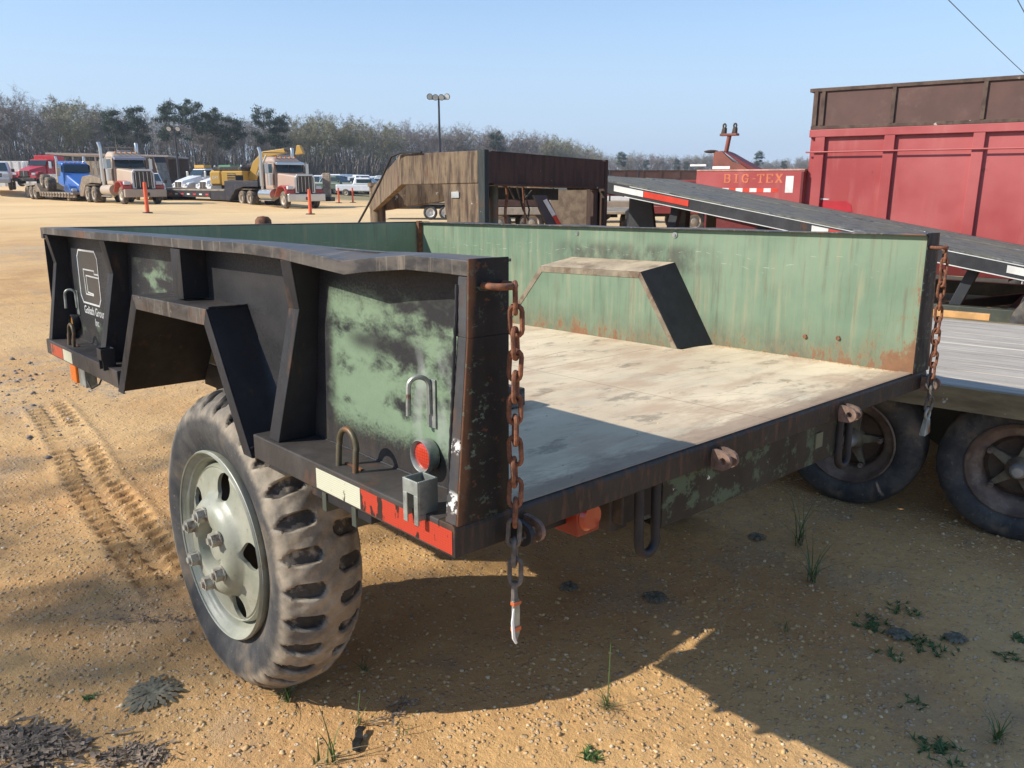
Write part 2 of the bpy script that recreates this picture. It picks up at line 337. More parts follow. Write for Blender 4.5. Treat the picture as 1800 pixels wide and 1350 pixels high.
def m_tyre(name='dusty_tyre_rubber', dust=.5, cx=0.14, tread=(.40, .335, .245), groove=False):
    m = MT(name, .78); x, y, z = m.xyz(); n = m.noise(9, 6, .65); f = m.noise(70, 4, .6)
    pr = m.n('ShaderNodeVectorMath', operation='LENGTH'); v = m.vm(m.o, (0, 1, 1)); m.put(pr.inputs[0], v); r = pr.outputs['Value']
    side = m.mix(m.ss(n, .35, .68), (.032, .033, .036), (.085, .080, .072))
    td = m.mix(m.ss(n, .3, .7), (.13, .115, .095), tread)
    t = m.add(m.ss(r, .385, .455), m.mul(m.sub(n, .5), .7)); c = m.mix(m.mul(m.ss(t, .15, .8), m.mn(1.0, dust*1.8)), side, td)
    c = m.mix(m.mul(m.ss(m.noise(4, 5, .6, off=(5, 5, 1)), .52, .66), .55), c, (.24, .18, .115))
    c = m.mix(m.ss(f, .62, .74, 0, .35), c, (.42, .34, .25))
    if groove:
        ga = m.n('ShaderNodeAttribute', attribute_name='groove'); c = m.mix(m.mul(m.ss(ga.outputs['Fac'], .28, .75), m.ss(m.noise(24, 5, .6), .30, .48)), c, m.mix(m.ss(n, .35, .6), (.014, .014, .014), (.06, .05, .04)))
    m.col(c)
    m.bump(m.add(m.mul(f, .5), n), .35, .006); return m.m
M_TYRE = m_tyre(); M_TYREG = m_tyre('dusty_grooved_tyre_rubber', groove=True)
def m_groove():
    m = MT('groove_rubber', .7); n = m.noise(20, 5, .6); m.col(m.mix(m.ss(n, .45, .75), (.020, .019, .018), (.15, .115, .08))); m.bump(n, .4, .004); return m.m
M_GROOVE = m_groove()
def m_rim():
    m = MT('pale_olive_wheel_paint', .42); n = m.noise(7, 6, .65); f = m.noise(40, 4, .6)
    c = m.mix(m.ss(n, .3, .7), (.24, .25, .19), (.37, .365, .29)); c = m.mix(m.ss(m.noise(11, 6, .7, off=(4, 4, 4)), .58, .68, 0, .65), c, (.22, .16, .10))
    c = m.mix(m.ss(f, .66, .74, 0, .6), c, (.10, .08, .06)); m.col(c); m.bump(m.add(n, m.mul(f, .4)), .15, .006); return m.m
M_RIM = m_rim(); M_DARK = plain('grimy_underbody_steel', (.035, .03, .026), .7, dirt=(.12, .085, .055), dirt_amt=.5)
# ================================================================ main cargo trailer (numbers are metres in the slope's frame)
ZF, ZB, ZT, L, XI, XR, W = .93, .862, 1.4445, 3.105, .1263, 2.187, 2.313
tr = thing('cargo_trailer', 'old green and black steel cargo trailer with open rear and big wheel, filling the foreground', 'trailer', mat=TM)
s = MB(); s.prism([(XI, .052), (XR, .052), (XR, .9), (1.9785, .9), (1.9785, 2.06), (XR, 2.06), (XR, L), (XI, L), (XI, 2.06), (.3345, 2.06), (.3345, .9), (XI, .9)], 2, ZF-.006, ZF)
s.build('floor', M_FLOOR, tr)
# rear sill: rounded lip, butted against the floor
s = MB(); s.prism([(0, ZB), (.052, ZB), (.052, ZF), (.010, ZF+.0005), (.003, ZF-.004), (0, ZF-.012)], 0, 0.0, W)
s.build('rear_sill', [M_SILL], tr, bevel=.002)
MB().prism([(.006, ZF+.0012), (.052, ZF+.0012), (.052, ZF+.0035), (.012, ZF+.0035)], 0, XI+.002, XR-.002).build('floor_lip', M_FLOOR, tr)
M_DUSTTOP = plain('dusty_tan_box_top', (.40, .32, .22), .85, var=.25, sc=9, dirt=(.16, .11, .07), dirt_amt=.5)
def side(sg):         # sg=0 near (left) side, 1 far side (mirrored)
    X = (lambda x: x) if sg == 0 else (lambda x: W-x)
    def bx(n, m, x0, x1, y0, y1, z0, z1, bev=.003):
        a, b = sorted((X(x0), X(x1))); return MB().box(a, b, y0, y1, z0, z1).build(n, m, tr, bevel=bev)
    # panel: inner and outer skins (outer is the sprayed face, inner the green face), cut out over the wheel box
    pi = XI-.004
    poly = [(0.004, ZF-.004), (.905, ZF-.004), (1.150, 1.2475), (1.79, 1.2385), (2.055, ZF-.004), (L, ZF-.004), (L, ZT-.004), (0.004, ZT-.004)]
    a, b = sorted((X(pi), X(pi+.002))); MB().prism(poly, 0, a, b).build('side_skin', M_OUT, tr)
    a, b = sorted((X(pi+.0022), X(XI))); MB().prism(poly, 0, a, b).build('side_panel', M_IN, tr)
    # rails at floor height
    o = bx('side_rail', M_LEDGE, 0, XI-.0042, 0.053, .893, ZB, ZF)
    bx('side_rail', M_LEDGE, 0, XI-.0042, 2.062, L, ZB, ZF)
    # wheel box: outer frame, sloped plates, inner box
    A = [(2.060, ZB-.01), (1.785, 1.243), (1.143, 1.252), (.903, ZB-.004)]
    B = [(1.995, ZB-.01), (1.755, 1.195), (1.165, 1.203), (.955, ZB-.004)]
    def plate(nm, p, q, ip, iq, m):   # a bent plate of the wheel box from outside face inward
        s_ = MB(); t = .004
        for (u, v, x0, x1) in ((p, q, .0005, .330),):
            n_ = Vector((0, q[1]-p[1], -(q[0]-p[0]))).normalized()*t
            P = [(X(x0), p[0], p[1]), (X(x1), p[0], p[1]), (X(x1), q[0], q[1]), (X(x0), q[0], q[1])]
            s_.add(P+[(a_, b_-n_.y, c_-n_.z) for a_, b_, c_ in P], [(0,1,2,3),(7,6,5,4),(0,4,5,1),(1,5,6,2),(2,6,7,3),(3,7,4,0)])
        s_.build(nm, m, tr)
        s2 = MB(); x0, x1 = X(-.004), X(.0003)
        s2.add([(x0, *p), (x0, *q), (x0, *iq), (x0, *ip), (x1, *p), (x1, *q), (x1, *iq), (x1, *ip)], [(0,1,2,3),(7,6,5,4),(0,4,5,1),(1,5,6,2),(2,6,7,3),(3,7,4,0)])
        s2.build('wheel_box_flange', M_RAIL if nm == 'wheel_box_top' else M_BLK, tr, bevel=.0015)
    plate('wheel_box_front', A[0], A[1], B[0], B[1], M_BLK); plate('wheel_box_top', A[1], A[2], B[1], B[2], M_DUSTTOP if sg else M_LEDGE); plate('wheel_box_rear', A[2], A[3], B[2], B[3], M_BLK2)
    s_ = MB(); a, b = sorted((X(.3305), X(.3345))); s_.prism([(2.05, ZF), (1.785, 1.243), (1.143, 1.252), (.925, ZF)], 0, a, b); s_.build('wheel_box_side', M_IN, tr)
    if sg == 1:   # far box: the cover rises towards the panel
        s_ = MB(); s_.hexa([(X(.331), 1.140, 1.2535), (X(.331), 1.788, 1.2445), (X(.1275), 1.765, 1.2445), (X(.1275), 1.110, 1.2535)], [(X(.331), 1.140, 1.2555), (X(.331), 1.788, 1.2465), (X(.1275), 1.765, 1.284), (X(.1275), 1.110, 1.289)]); s_.build('wheel_box_cover', M_DUSTTOP, tr, bevel=.002)
        s_ = MB(); s_.hexa([(X(.331), .921, ZF+.0005), (X(.331), .935, ZF+.0005), (X(.1275), .935, ZF+.0005), (X(.1275), .880, ZF+.0005)], [(X(.331), 1.1385, 1.2545), (X(.331), 1.1395, 1.2545), (X(.1275), 1.1395, 1.288), (X(.1275), 1.108, 1.288)]); s_.build('wheel_box_apron', M_BLK2, tr)
    # angle edging on the inner box and a shroud below the floor
    s_ = MB(); a, b = sorted((X(.3347), X(.3372))); e = .028
    s_.prism([(1.785, 1.2445), (1.143, 1.2535), (1.143+.01, 1.2535-e), (1.785-.01, 1.2445-e)], 0, a, b)
    s_.prism([(1.141, 1.2535), (.923, ZF+.001), (.923+e, ZF+.001), (1.151, 1.2535-e)], 0, a, b)
    s_.prism([(1.787, 1.2445), (2.053, ZF+.001), (2.053-e, ZF+.001), (1.775, 1.2445-e)], 0, a, b)
    s_.build('wheel_box_edging', M_IN2, tr)
    bx('wheel_shroud', M_DARK, .33, .335, .9, 2.06, ZB-.03, ZF-.008)
    # stakes (tapered gussets)
    def stake(y, wd, nm='stake', top=ZT-.034, kx=.066, z0=ZF+.001, lean=0):
        prof = [(.040, top), (kx, 1.285), (.012, z0)] if z0 < 1 else [(.040, top), (.04, z0)]
        s_ = MB(); t = .004
        for i in range(len(prof)-1):       # outer flange
            (x0, z1), (x1, z2) = prof[i], prof[i+1]
            s_.add([(X(x0), y, z1), (X(x0), y+wd, z1), (X(x1), y+wd, z2), (X(x1), y, z2), (X(x0+t), y, z1), (X(x0+t), y+wd, z1), (X(x1+t), y+wd, z2), (X(x1+t), y, z2)],
                   [(0,1,2,3),(7,6,5,4),(0,4,5,1),(1,5,6,2),(2,6,7,3),(3,7,4,0)])
        for yy in (y+.0005, y+wd-.0045):   # two webs
            pl = [(X(x0+t), z) for x0, z in prof]+[(X(pi-.0005), prof[-1][1]), (X(pi-.0005), top)]
            s_.prism([(px, pz) for px, pz in pl], 1, yy, yy+.004)
        s_.v = [(a_, b_+lean*(top-c_)/.48, c_) for a_, b_, c_ in s_.v]; s_.build(nm, M_BLK, tr, bevel=.0012, seg=1); return s_
    for y, wd, ln in ((.695, .056, .07), (2.19, .062, .07), (L-.075, .05, .02)): stake(y, wd, lean=ln)
    stake(1.425, .080, 'short_stake', z0=1.2535)
    # top rail: angle section, dented near the rear on the near side
    s_ = MB(); ys = [.0, .06, .2, .34, .43, .50, .62, .75, .95, 1.4, 1.8, 2.3, 2.7, L]; n = len(ys); V = []
    for k_, y in enumerate(ys):
        d = max(0, 1-abs(y-.43)/(.34 if y > .43 else .26))**1.25 if sg == 0 else 0
        wob = .003*math.sin(y*7+sg); o_ = .006*d; dz = .021*d
        for x_, z_ in ((.040-o_, ZT-dz+wob), (.150, ZT-.2*dz+wob*.5), (.150, ZT-.006), (.044-o_, ZT-.006-dz+wob), (.044-o_*1.25, ZT-.029-dz*1.1+wob), (.040-o_*1.25, ZT-.029-dz*1.1+wob)):
            V.append((X(x_), y, z_))
    Fc = [(0, 1, 2, 3, 4, 5), tuple(range(6*n-1, 6*n-7, -1))]+[(i*6+k, i*6+(k+1) % 6, (i+1)*6+(k+1) % 6, (i+1)*6+k) for i in range(n-1) for k in range(6)]
    s_.add(V, Fc).build('top_rail', M_RAIL, tr, bevel=.0025, smooth=50)
    # rear corner post: rear plate and folded outer flange
    s_ = MB(); t = .004
    for i, (x0, z1, x1, z2) in enumerate(((.038, ZT+.004, .034, 1.30), (.034, 1.30, .002, ZF+.0006))):
        s_.add([(X(x0), -.001, z1), (X(XI+.012), -.001, z1), (X(XI+.012), -.001, z2), (X(x1), -.001, z2), (X(x0), -.006, z1), (X(XI+.012), -.006, z1), (X(XI+.012), -.006, z2), (X(x1), -.006, z2)],
               [(0,1,2,3),(7,6,5,4),(0,4,5,1),(1,5,6,2),(2,6,7,3),(3,7,4,0)])
    s_.build('corner_post', M_POST, tr, bevel=.001, seg=1)
    s_ = MB()
    for i, (x0, z1, x1, z2) in enumerate(((.038, ZT-.030, .034, 1.30), (.034, 1.30, .002, ZF+.0006))):
        s_.add([(X(x0), -.001, z1), (X(x0), .027, z1), (X(x1), .034, z2), (X(x1), -.001, z2), (X(x0+t), -.001, z1), (X(x0+t), .027, z1), (X(x1+t), .034, z2), (X(x1+t), -.001, z2)],
               [(0,1,2,3),(7,6,5,4),(0,4,5,1),(1,5,6,2),(2,6,7,3),(3,7,4,0)])
    s_.build('post_flange', M_POSTF, tr, bevel=.0015, seg=1)
    # eye for the tailgate chain
    s_ = MB(); x0 = .098; pts = [(X(x0-.026), .0, 1.398), (X(x0-.026), -.028, 1.397)]
    pts += [(X(x0+.026*math.sin(a)), -.028-.026*math.cos(a), 1.397) for a in [k*PI/8-PI/2 for k in range(1, 9)]]+[(X(x0+.026), .0, 1.398)]
    s_.tube(pts, .0068, 10).build('chain_eye', M_CHAIN, tr, smooth=True)
    # rope hooks and D rings on the ledge, stake pockets, reflectors
    for y, z in ((.245, 1.145), (2.29, 1.125), (2.985, 1.13)):
        s_ = MB(); x = XI-.0045; pts = []
        for k in range(11):
            a = PI*k/10; pts.append((X(x-.024-.0195*(1-math.cos(a))/1.0+.017), y-.016+.012*(1-math.cos(a)), z+.012+.022*math.sin(a)))
        pts = [(X(x-.006), y-.016, z-.05), (X(x-.007), y-.016, z)]+pts+[(X(x-.047), y+.008, z-.02), (X(x-.048), y+.008, z-.052)]
        s_.tube(pts, .0058, 8)
        s_.build('rope_hook', M_GALV, tr, smooth=True)
        s_ = MB(); s_.box(*sorted((X(x-.004), X(x))), y-.032, y, z-.082, z+.028); s_.build('hook_strap', M_GALV, tr, bevel=.001)
    for y in (.455, 2.80):
        s_ = MB(); x = .036; pts = [(X(x-.004), y-.038, ZF-.01), (X(x), y-.038, ZF+.05)]+[(X(x+.002), y-.038*math.cos(PI*k/10), ZF+.055+.042*math.sin(PI*k/10)) for k in range(11)]+[(X(x), y+.038, ZF+.05), (X(x-.004), y+.038, ZF-.01)]
        s_.tube(pts, .0075, 10).build('tie_down_ring', M_RING, tr, smooth=True)
        MB().box(*sorted((X(x+.012), X(x+.020))), y-.036, y+.036, ZF+.0005, ZF+.004).build('ring_slot', M_RUST, tr)
    for y in (.118, 2.19):
        s_ = MB(); x0, x1, t = -.022, .030, .004; zt_, zb_ = ZF+.072, ZF-.022
        if y < 1: s_.box(*sorted((X(x0), X(x0+t))), y-.026, y+.026, zt_-.03, zt_); s_.box(*sorted((X(x0), X(x0+t))), y+.012, y+.026, zb_, zt_-.03); s_.box(*sorted((X(x0), X(x0+t))), y-.026, y-.012, zb_, zt_-.03)
        else: s_.box(*sorted((X(x0), X(x0+t))), y-.026, y+.026, zb_+.05, zt_)
        for yy in (y-.026, y+.022): s_.box(*sorted((X(x0+t), X(x1))), yy, yy+.004, ZF+.001, zt_); s_.box(*sorted((X(x0+t), X(-.0005))), yy, yy+.004, zb_+.01, ZF+.001)
        s_.box(*sorted((X(x1-.004), X(x1))), y-.022, y+.022, ZF+.001, zt_)
        s_.build('stake_pocket', M_GALV if y < 1 else M_BLK, tr, bevel=.001, seg=1)
    for y, lm in ((.235, M_RED), (3.0, M_AMB)):
        s_ = MB(); x = XI-.0045; z = ZF+.070 if y < 1 else ZF+.078
        pr = [(.031, 0), (.036, -.004), (.038, -.018), (.0385, -.030), (.036, -.034), (.033, -.031), (.031, -.024)]
        s_.lathe([(r, (h if sg == 0 else -h)) for r, h in pr], (X(x), y, z), 0, 32).build('reflector_ring', M_GALV if y < 1 else M_BLK, tr, smooth=True)
        s_ = MB(); pr = [(.0, -.029), (.015, -.0285), (.027, -.0265), (.031, -.024)]
        s_.lathe([(r, (h if sg == 0 else -h)) for r, h in pr], (X(x), y, z), 0, 32).build('reflector_lens', lm, tr, smooth=True)
    # weld beads
    for k_, (p_, q_) in enumerate((((pi-.001, .06, ZF+.001), (pi-.001, .89, ZF+.001)), ((pi-.001, 2.07, ZF+.001), (pi-.001, L-.08, ZF+.001)), ((.006, .0305, ZF+.003), (.036, .028, 1.40)), ((pi-.001, .003, ZF+.01), (pi-.001, .003, 1.40)), ((.002, .915, .885), (.12, .912, .893)), ((.003, 1.143, 1.2545), (pi, 1.143, 1.2545)))):
        A_, B_ = Vector(p_), Vector(q_); n_ = max(6, int((B_-A_).length/.012)); rw = random.Random(k_)
        MB().tube([(X(v_.x+rw.uniform(-.0008, .0008)), v_.y, v_.z+rw.uniform(-.0008, .0008)) for v_ in (A_.lerp(B_, j_/n_) for j_ in range(n_+1))], [.0028+.0012*(j_ % 2) for j_ in range(n_+1)], 6).build('weld_bead', M_BLK, tr, smooth=True)
    # reflective tape on the rail
    for y0, y1, m_ in ((.346, .545, M_TW), (.008, .342, M_TR), (2.68, 2.82, M_TW), (2.825, 3.02, M_TR)):
        a, b = sorted((X(-.0012), X(-.0002))); MB().box(a, b, y0, y1, ZB+.006, ZF-.012).build('reflective_tape', m_, tr)
M_IN2 = plain('dusty_rubbed_edging', (.22, .18, .125), .7, var=.3, sc=14, dirt=(.12, .07, .04), dirt_amt=.6)
M_POSTF = m_black('rusty_post_flange', .95, .1, (.045, .045, .047), spl=True); M_RING = plain('olive_brown_ring_steel', (.10, .085, .05), .5, .3, sc=30, dirt=RUST2, dirt_amt=.5)
side(0); side(1)
# front wall and its cap
MB().box(XI+.001, XR-.001, L-.001, L+.003, ZF-.004, ZT-.006).build('front_panel', M_IN, tr)
MB().box(.042, W-.042, L+.0035, L+.045, ZT-.05, ZT+.001).build('front_rail', M_RAIL, tr, bevel=.003)
MB().box(.044, W-.044, L+.0032, L+.0072, ZB, ZT-.052).build('front_skin', M_BLK2, tr)
s = MB(); s.box(XR-.028, XR-.0005, L-.03, L-.002, ZF+.001, ZT+.006); s.build('corner_angle', M_RUST, tr, bevel=.002)
s = MB(); s.box(XI+.0005, XI+.02, L-.03, L-.002, ZF+.001, ZT-.012); s.build('corner_angle', M_RUST, tr, bevel=.002)
# rusty knob of the hitch jack behind the front wall
s = MB(); s.lathe([(0, .035), (.03, .030), (.045, .012), (.048, -.02), (.048, -.6)], (1.225, L+.2, 1.452), 2, 20); s.build('hitch_jack', M_RUST, tr, smooth=True)
s = MB(); s.box(1.10, 1.20, 2.9, 5.0, .70, .80); s.build('drawbar', M_DARK, tr, bevel=.004)
s = MB(); s.tube([(1.15+.06*math.cos(a), 5.06+.06*math.sin(a), .75) for a in [2*PI*k/16 for k in range(16)]], .02, 8, closed=True); s.build('lunette_ring', M_RUST, tr, smooth=True)
# punched holes with torn white metal in the far panel: small bolts and plugs standing proud
for y, z, r in ((1.729, 1.406, .011), (1.114, 1.413, .014)):
    s = MB(); s.cyl((XR-.0008, y, z), (XR-.004, y, z), r, 12); s.cyl((XR-.004, y, z), (XR-.007, y, z), r*.45, 8); s.build('panel_plug', M_GALV, tr)
for y, z in ((.44, 1.02), (.30, 1.03)):
    s = MB(); s.cyl((XR-.0008, y, z), (XR-.008, y, z), .009, 6); s.build('panel_bolt', M_RUST, tr)
# rear hinge lugs
M_LUG = m_rust('rubbed_pinkish_lug_steel', (.09, .06, .045), (.25, .16, .12), (.16, .08, .055), 30)
for x in (.150, .875, 1.598, 2.262):
    for k, dx in enumerate((0, .032)):
        s = MB(); pl = [(-.001, ZF-.018), (-.001, ZF-.072)]+[(-.036+.024*math.cos(a), ZF-.048+.024*math.sin(a)) for a in [-PI/2-PI*j/10 for j in range(11)]]
        n0 = len(pl); hole = [(-.036+.0095*math.cos(a), ZF-.048+.0095*math.sin(a)) for a in [-PI/2-2*PI*j/14 for j in range(14)]]
        # plate with a real hole: ring of quads between outline resampled and hole
        outl = []
        for j in range(14):
            a = -PI/2-2*PI*j/14; dx_, dz_ = math.cos(a), math.sin(a)
            rr = .024
            if dx_ > 0: rr = min(.036/max(dx_, 1e-3), .027/max(abs(dz_), 1e-3))
            outl.append((-.036+dx_*rr, ZF-.048+dz_*rr))
        V = []
        for xx in (x+dx, x+dx+.010):
            V += [(xx, a_, b_) for a_, b_ in outl]+[(xx, a_, b_) for a_, b_ in hole]
        Fc = []
        for j in range(14):
            k2 = (j+1) % 14
            Fc += [(j, k2, 14+k2, 14+j), (28+j, 42+j, 42+k2, 28+k2), (j, 28+j, 28+k2, k2), (14+j, 14+k2, 42+k2, 42+j)]
        s.add(V, Fc); s.build('hinge_lug', M_LUG if x > .5 or k else M_BLK, tr)
def m_bump():
    m = MT('chipped_black_green_white_beam', .55, 0, .3); n = m.noise(1, 6, .7, st=(11, 11, 13)); n2 = m.noise(1, 5, .75, st=(24, 10, 30), off=(3, 1, 4)); n3 = m.noise(1, 4, .7, st=(26, 10, 26), off=(8, 2, 1))
    c = m.mix(m.ss(m.noise(4, 4), .35, .7), (.014, .015, .014), (.035, .036, .03)); c = m.mix(m.ss(n, .53, .60, 0, .9), c, (.075, .115, .075)); c = m.mix(m.ss(n2, .60, .68, 0, .7), c, (.075, .035, .022)); c = m.mix(m.ss(n3, .685, .70, 0, 1), c, (.6, .6, .56))
    m.col(c); m.bump(n, .3, .004); return m.m
M_BUMP = m_bump()
# rear under-beam, bumper hooks, tail lamp, bracket
s = MB(); s.box(.70, 1.665, .024, .030, .722, ZB-.012); s.box(.70, 1.665, .030, .085, .722, .727); s.build('rear_bumper', M_BUMP, tr, bevel=.002)
s = MB(); s.box(1.50, 1.545, .019, .0235, .775, .825); s.build('bumper_plate', plain('faded_green_plate', (.13, .14, .09), .6), tr)
for x in (.63, 1.69):
    s = MB(); hw = .034; t = .0125; yy = .018
    pts = [(x-hw, yy, ZB-.004), (x-hw, yy-.002, .735)]+[(x-hw*math.cos(PI*k/10), yy-.004, .712-.034*math.sin(PI*k/10)) for k in range(11)]+[(x+hw, yy-.002, .735), (x+hw, yy, ZB-.004)]
    s.tube(pts, t, 10).build('bumper_hook', M_BLK, tr, smooth=True)
    s = MB(); s.box(x-.06, x+.06, yy+.03, yy+.09, .76, ZB-.002); s.build('hook_bracket', M_DARK, tr, bevel=.004)
s = MB(); s.box(.42, .50, .06, .15, .765, ZB-.003); s.build('tail_lamp_housing', M_REDP, tr, bevel=.006)
s = MB(); s.lathe([(0, -.012), (.03, -.010), (.038, 0)], (.46, .059, .812), 1, 24); s.build('tail_lamp_lens', M_RED, tr, smooth=True)
s = MB(); s.prism([(.30, .835), (.44, .835), (.50, .86), (.50, .80), (.44, .790), (.30, .790)], 1, .10, .106); s.build('lamp_strap', M_BLK, tr, bevel=.004)
s = MB(); s.box(.035, .09, .36, .64, .815, ZB-.001); s.build('mud_bracket', M_BLK, tr, bevel=.003)
M_PGB = plain('pale_green_bracket', (.06, .07, .055), .6, dirt=DUST)
for y in (.42, .56): s = MB(); s.box(.03, .10, y, y+.02, .79, ZB-.0012); s.build('bracket_gusset', M_PGB, tr, bevel=.002)
s = MB(); s.box(.012, .05, 2.70, 2.79, .775, ZB-.001); s.build('marker_lamp', M_ORL, tr, bevel=.006)
s = MB(); s.box(.022, .07, 2.60, 2.695, .77, ZB-.001); s.build('marker_bracket', M_GALV, tr, bevel=.002)
s = MB(); s.tube([(.03, 2.6, .80), (.03, 2.55, .775), (.05, 2.50, .80), (.06, 2.46, .85)], .004, 6); s.build('lamp_cable', M_DARK, tr, smooth=True)
# chassis
for x in (.56, 1.67): MB().box(x, x+.07, .08, 3.0, .73, ZF-.007).build('frame_rail', M_DARK, tr, bevel=.004)
for y in (.6, 1.2, 1.9, 2.6): MB().box(.335, 1.98, y, y+.06, .80, ZF-.007).build('cross_member', M_DARK, tr)
WY, WZ, RT = 1.245, .482, .494
MB().cyl((.27, WY, WZ), (2.04, WY, WZ), .05, 16).build('axle', M_DARK, tr, smooth=True)
for x in (.60, 1.71):
    s = MB()
    for k in range(6):
        hl = .52-.07*k; s.add(*[([(x, WY-hl, .60+.0), (x+.065, WY-hl, .60), (x+.065, WY+hl, .60), (x, WY+hl, .60)][0:0] or [(a, b, c-.012*k) for a, b, c in [(x, WY-hl, .60), (x+.065, WY-hl, .60), (x+.065, WY+hl, .60), (x, WY+hl, .60), (x, WY-hl, .61), (x+.065, WY-hl, .61), (x+.065, WY+hl, .61), (x, WY+hl, .61)]]), [(0,3,2,1),(4,5,6,7),(0,1,5,4),(1,2,6,5),(2,3,7,6),(3,0,4,7)]])
    s.build('leaf_spring', M_DARK, tr)
# wheels: tyre with staggered shoulder grooves, dished disc with hand holes, lug nuts
def make_tyre(rt=.494, w_=.272, x0=0.0, nl=29):
    # profile across the section: (x, r) from outer bead to inner bead
    prof = [(.030, .300), (.022, .318), (.010, .345), (.0, .385), (.001, .410), (.005, .428), (.011, .442), (.019, .453), (.029, .4615)]
    tread = [(.040+.192*i/40, rt-.027*abs(2*i/40-1)**3.4) for i in range(41)]
    back = [(w_-a, b) for a, b in prof[::-1]]
    P = prof+tread+back; seg = nl*22; V = np.zeros((seg, len(P), 3)); gm = np.zeros((seg, len(P)))
    for j in range(seg):
        th = 2*PI*j/seg; ph = (th*nl/(2*PI)) % 1
        for i, (x, r) in enumerate(P):
            g = 0
            u = (x-w_/2)/(w_/2)
            if r > .39:
                p2 = ph if u < 0 else (ph+.5) % 1
                d = abs(p2-(.5+.07*abs(u)))
                hw = .255 if abs(u) < .74 else max(.030, .255-(abs(u)-.74)*.95)
                e_ = max(0, (.32-abs(u))/.16); hw2 = hw*math.sqrt(max(0, 1-e_*e_))
                g = min(1, max(0, (hw2-d)/.055)); g = g*g*(3-2*g)
                if abs(u) > .80: g *= max(0, min(1, (r-.395)/.045))*max(.32, 1-(abs(u)-.80)*3.6)
            jig = .0014*math.sin(th*53+x*80)+.001*math.sin(th*31-x*50)
            rr = r-.0185*g+(jig if r > .45 else 0)
            V[j, i] = (x, rr*math.cos(th), rr*math.sin(th)); gm[j, i] = g
    V = V.reshape(-1, 3); n = len(P); idx = []; mi = []
    for j in range(seg):
        jj = (j+1) % seg
        for i in range(n-1):
            idx.append((j*n+i, jj*n+i, jj*n+i+1, j*n+i+1)); mi.append(0)
    return V, np.array(idx), gm.reshape(-1)
TV, TF, TI = make_tyre()
def boolean_cut(o, cutters):
    for c in cutters:
        b = o.modifiers.new('cut', 'BOOLEAN'); b.operation = 'DIFFERENCE'; b.object = c; b.solver = 'EXACT'
    bpy.context.view_layer.update(); dg = bpy.context.evaluated_depsgraph_get()
    me = bpy.data.meshes.new_from_object(o.evaluated_get(dg)); o.modifiers.clear(); o.data = me
    for c in cutters: bpy.data.objects.remove(c, do_unlink=True)
    me.polygons.foreach_set('use_smooth', [True]*len(me.polygons)); me.set_sharp_from_angle(angle=R(38))
def wheel(xw, mirror):
    ang = R(26)
    rt_ = Matrix.Translation((xw, WY, WZ)) @ (Matrix.Rotation(PI, 4, 'Z') if mirror else Matrix())
    w0 = bpy.data.objects.new('wheel', None); C.objects.link(w0); w0.parent = tr; w0.matrix_local = rt_
    V = TV.copy(); # flatten and bulge at the contact
    z = V[:, 2]; low = np.clip((-.475-z)/.03, 0, 1); V[:, 2] = np.where(z < -.483, -.483+(z+.483)*.25, z)
    lowb = np.clip((-z-.30)/.18, 0, 1)*np.clip((.43-np.hypot(V[:, 1], V[:, 2])+.05)/.05, 0, 1); V[:, 0] += np.where(V[:, 0] < .136, -1, 1)*.012*lowb
    t = np_mesh('tyre', V, TF, [M_TYREG], w0, smooth=True); at_ = t.data.attributes.new('groove', 'FLOAT', 'POINT'); at_.data.foreach_set('value', TI.astype(np.float32)); t.data.set_sharp_from_angle(angle=R(50))
    s_ = MB(); pr = [(.300, .034), (.308, .016), (.309, .006), (.304, .001), (.298, .004), (.292, .012), (.286, .018), (.280, .020), (.276, .030), (.270, .046), (.262, .062), (.262, .10), (.262, .13), (.27, .2), (.30, .235), (.306, .23), (.268, .19), (.268, .05)]
    s_.lathe(pr, (0, 0, 0), 0, 96).build('rim', M_RIM, w0, smooth=50)
    # side ring split line
    s_ = MB(); s_.lathe([(.300, .0), (.304, -.003), (.307, .003)], (0, 0, 0), 0, 96).build('lock_ring', M_RIM, w0, smooth=True)
    # disc with raised dome
    pr = [(.263, .050), (.258, .034), (.253, .026), (.249, .029), (.245, .024), (.176, .015), (.168, .009), (.158, -.005), (.146, -.019), (.132, -.027), (.118, -.030), (.098, -.030), (.088, -.028), (.082, -.014), (.080, .03)]
    bk = [(r-.002 if r < .1 else r, h+.012) for r, h in pr[::-1]]
    s_ = MB(); s_.lathe(pr+bk+[pr[0]], (0, 0, 0), 0, 72); disc = s_.build('disc', M_RIM, w0, smooth=40)
    cut = []
    for k in range(5):
        a = R(29)+2*PI*k/5; c_ = (0, .207*math.cos(a), .207*math.sin(a))
        sc_ = MB(); sc_.cyl((-.1, c_[1], c_[2]), (.12, c_[1], c_[2]), .044, 36); cc = sc_.build('cutter', M_DARK); cc.parent = w0; cut.append(cc)
    boolean_cut(disc, cut)
    # hub
    s_ = MB(); s_.lathe([(0, -.012), (.030, -.012), (.046, -.008), (.052, .004), (.062, .006), (.070, .012), (.075, .03)], (0, 0, 0), 0, 40).build('hub', M_RIM, w0, smooth=35)
    s_ = MB(); s_.lathe([(0, .11), (.27, .11), (.275, .16)], (0, 0, 0), 0, 40).build('brake_drum', M_DARK, w0)
    for k in range(6):
        a = ang+2*PI*k/6; cy_, cz_ = .112*math.cos(a), .112*math.sin(a)
        s_ = MB(); s_.cyl((-.029, cy_, cz_), (-.034, cy_, cz_), .0245, 20); s_.cyl((-.034, cy_, cz_), (-.058, cy_, cz_), .0225, 6); s_.cyl((-.058, cy_, cz_), (-.066, cy_, cz_), .0105, 12)
        s_.build('lug_nut', M_NUT, w0)
    return w0
M_NUT = plain('grey_nut_steel', (.34, .33, .28), .5, .1, var=.25, sc=50, dirt=(.12, .06, .03), dirt_amt=.5)
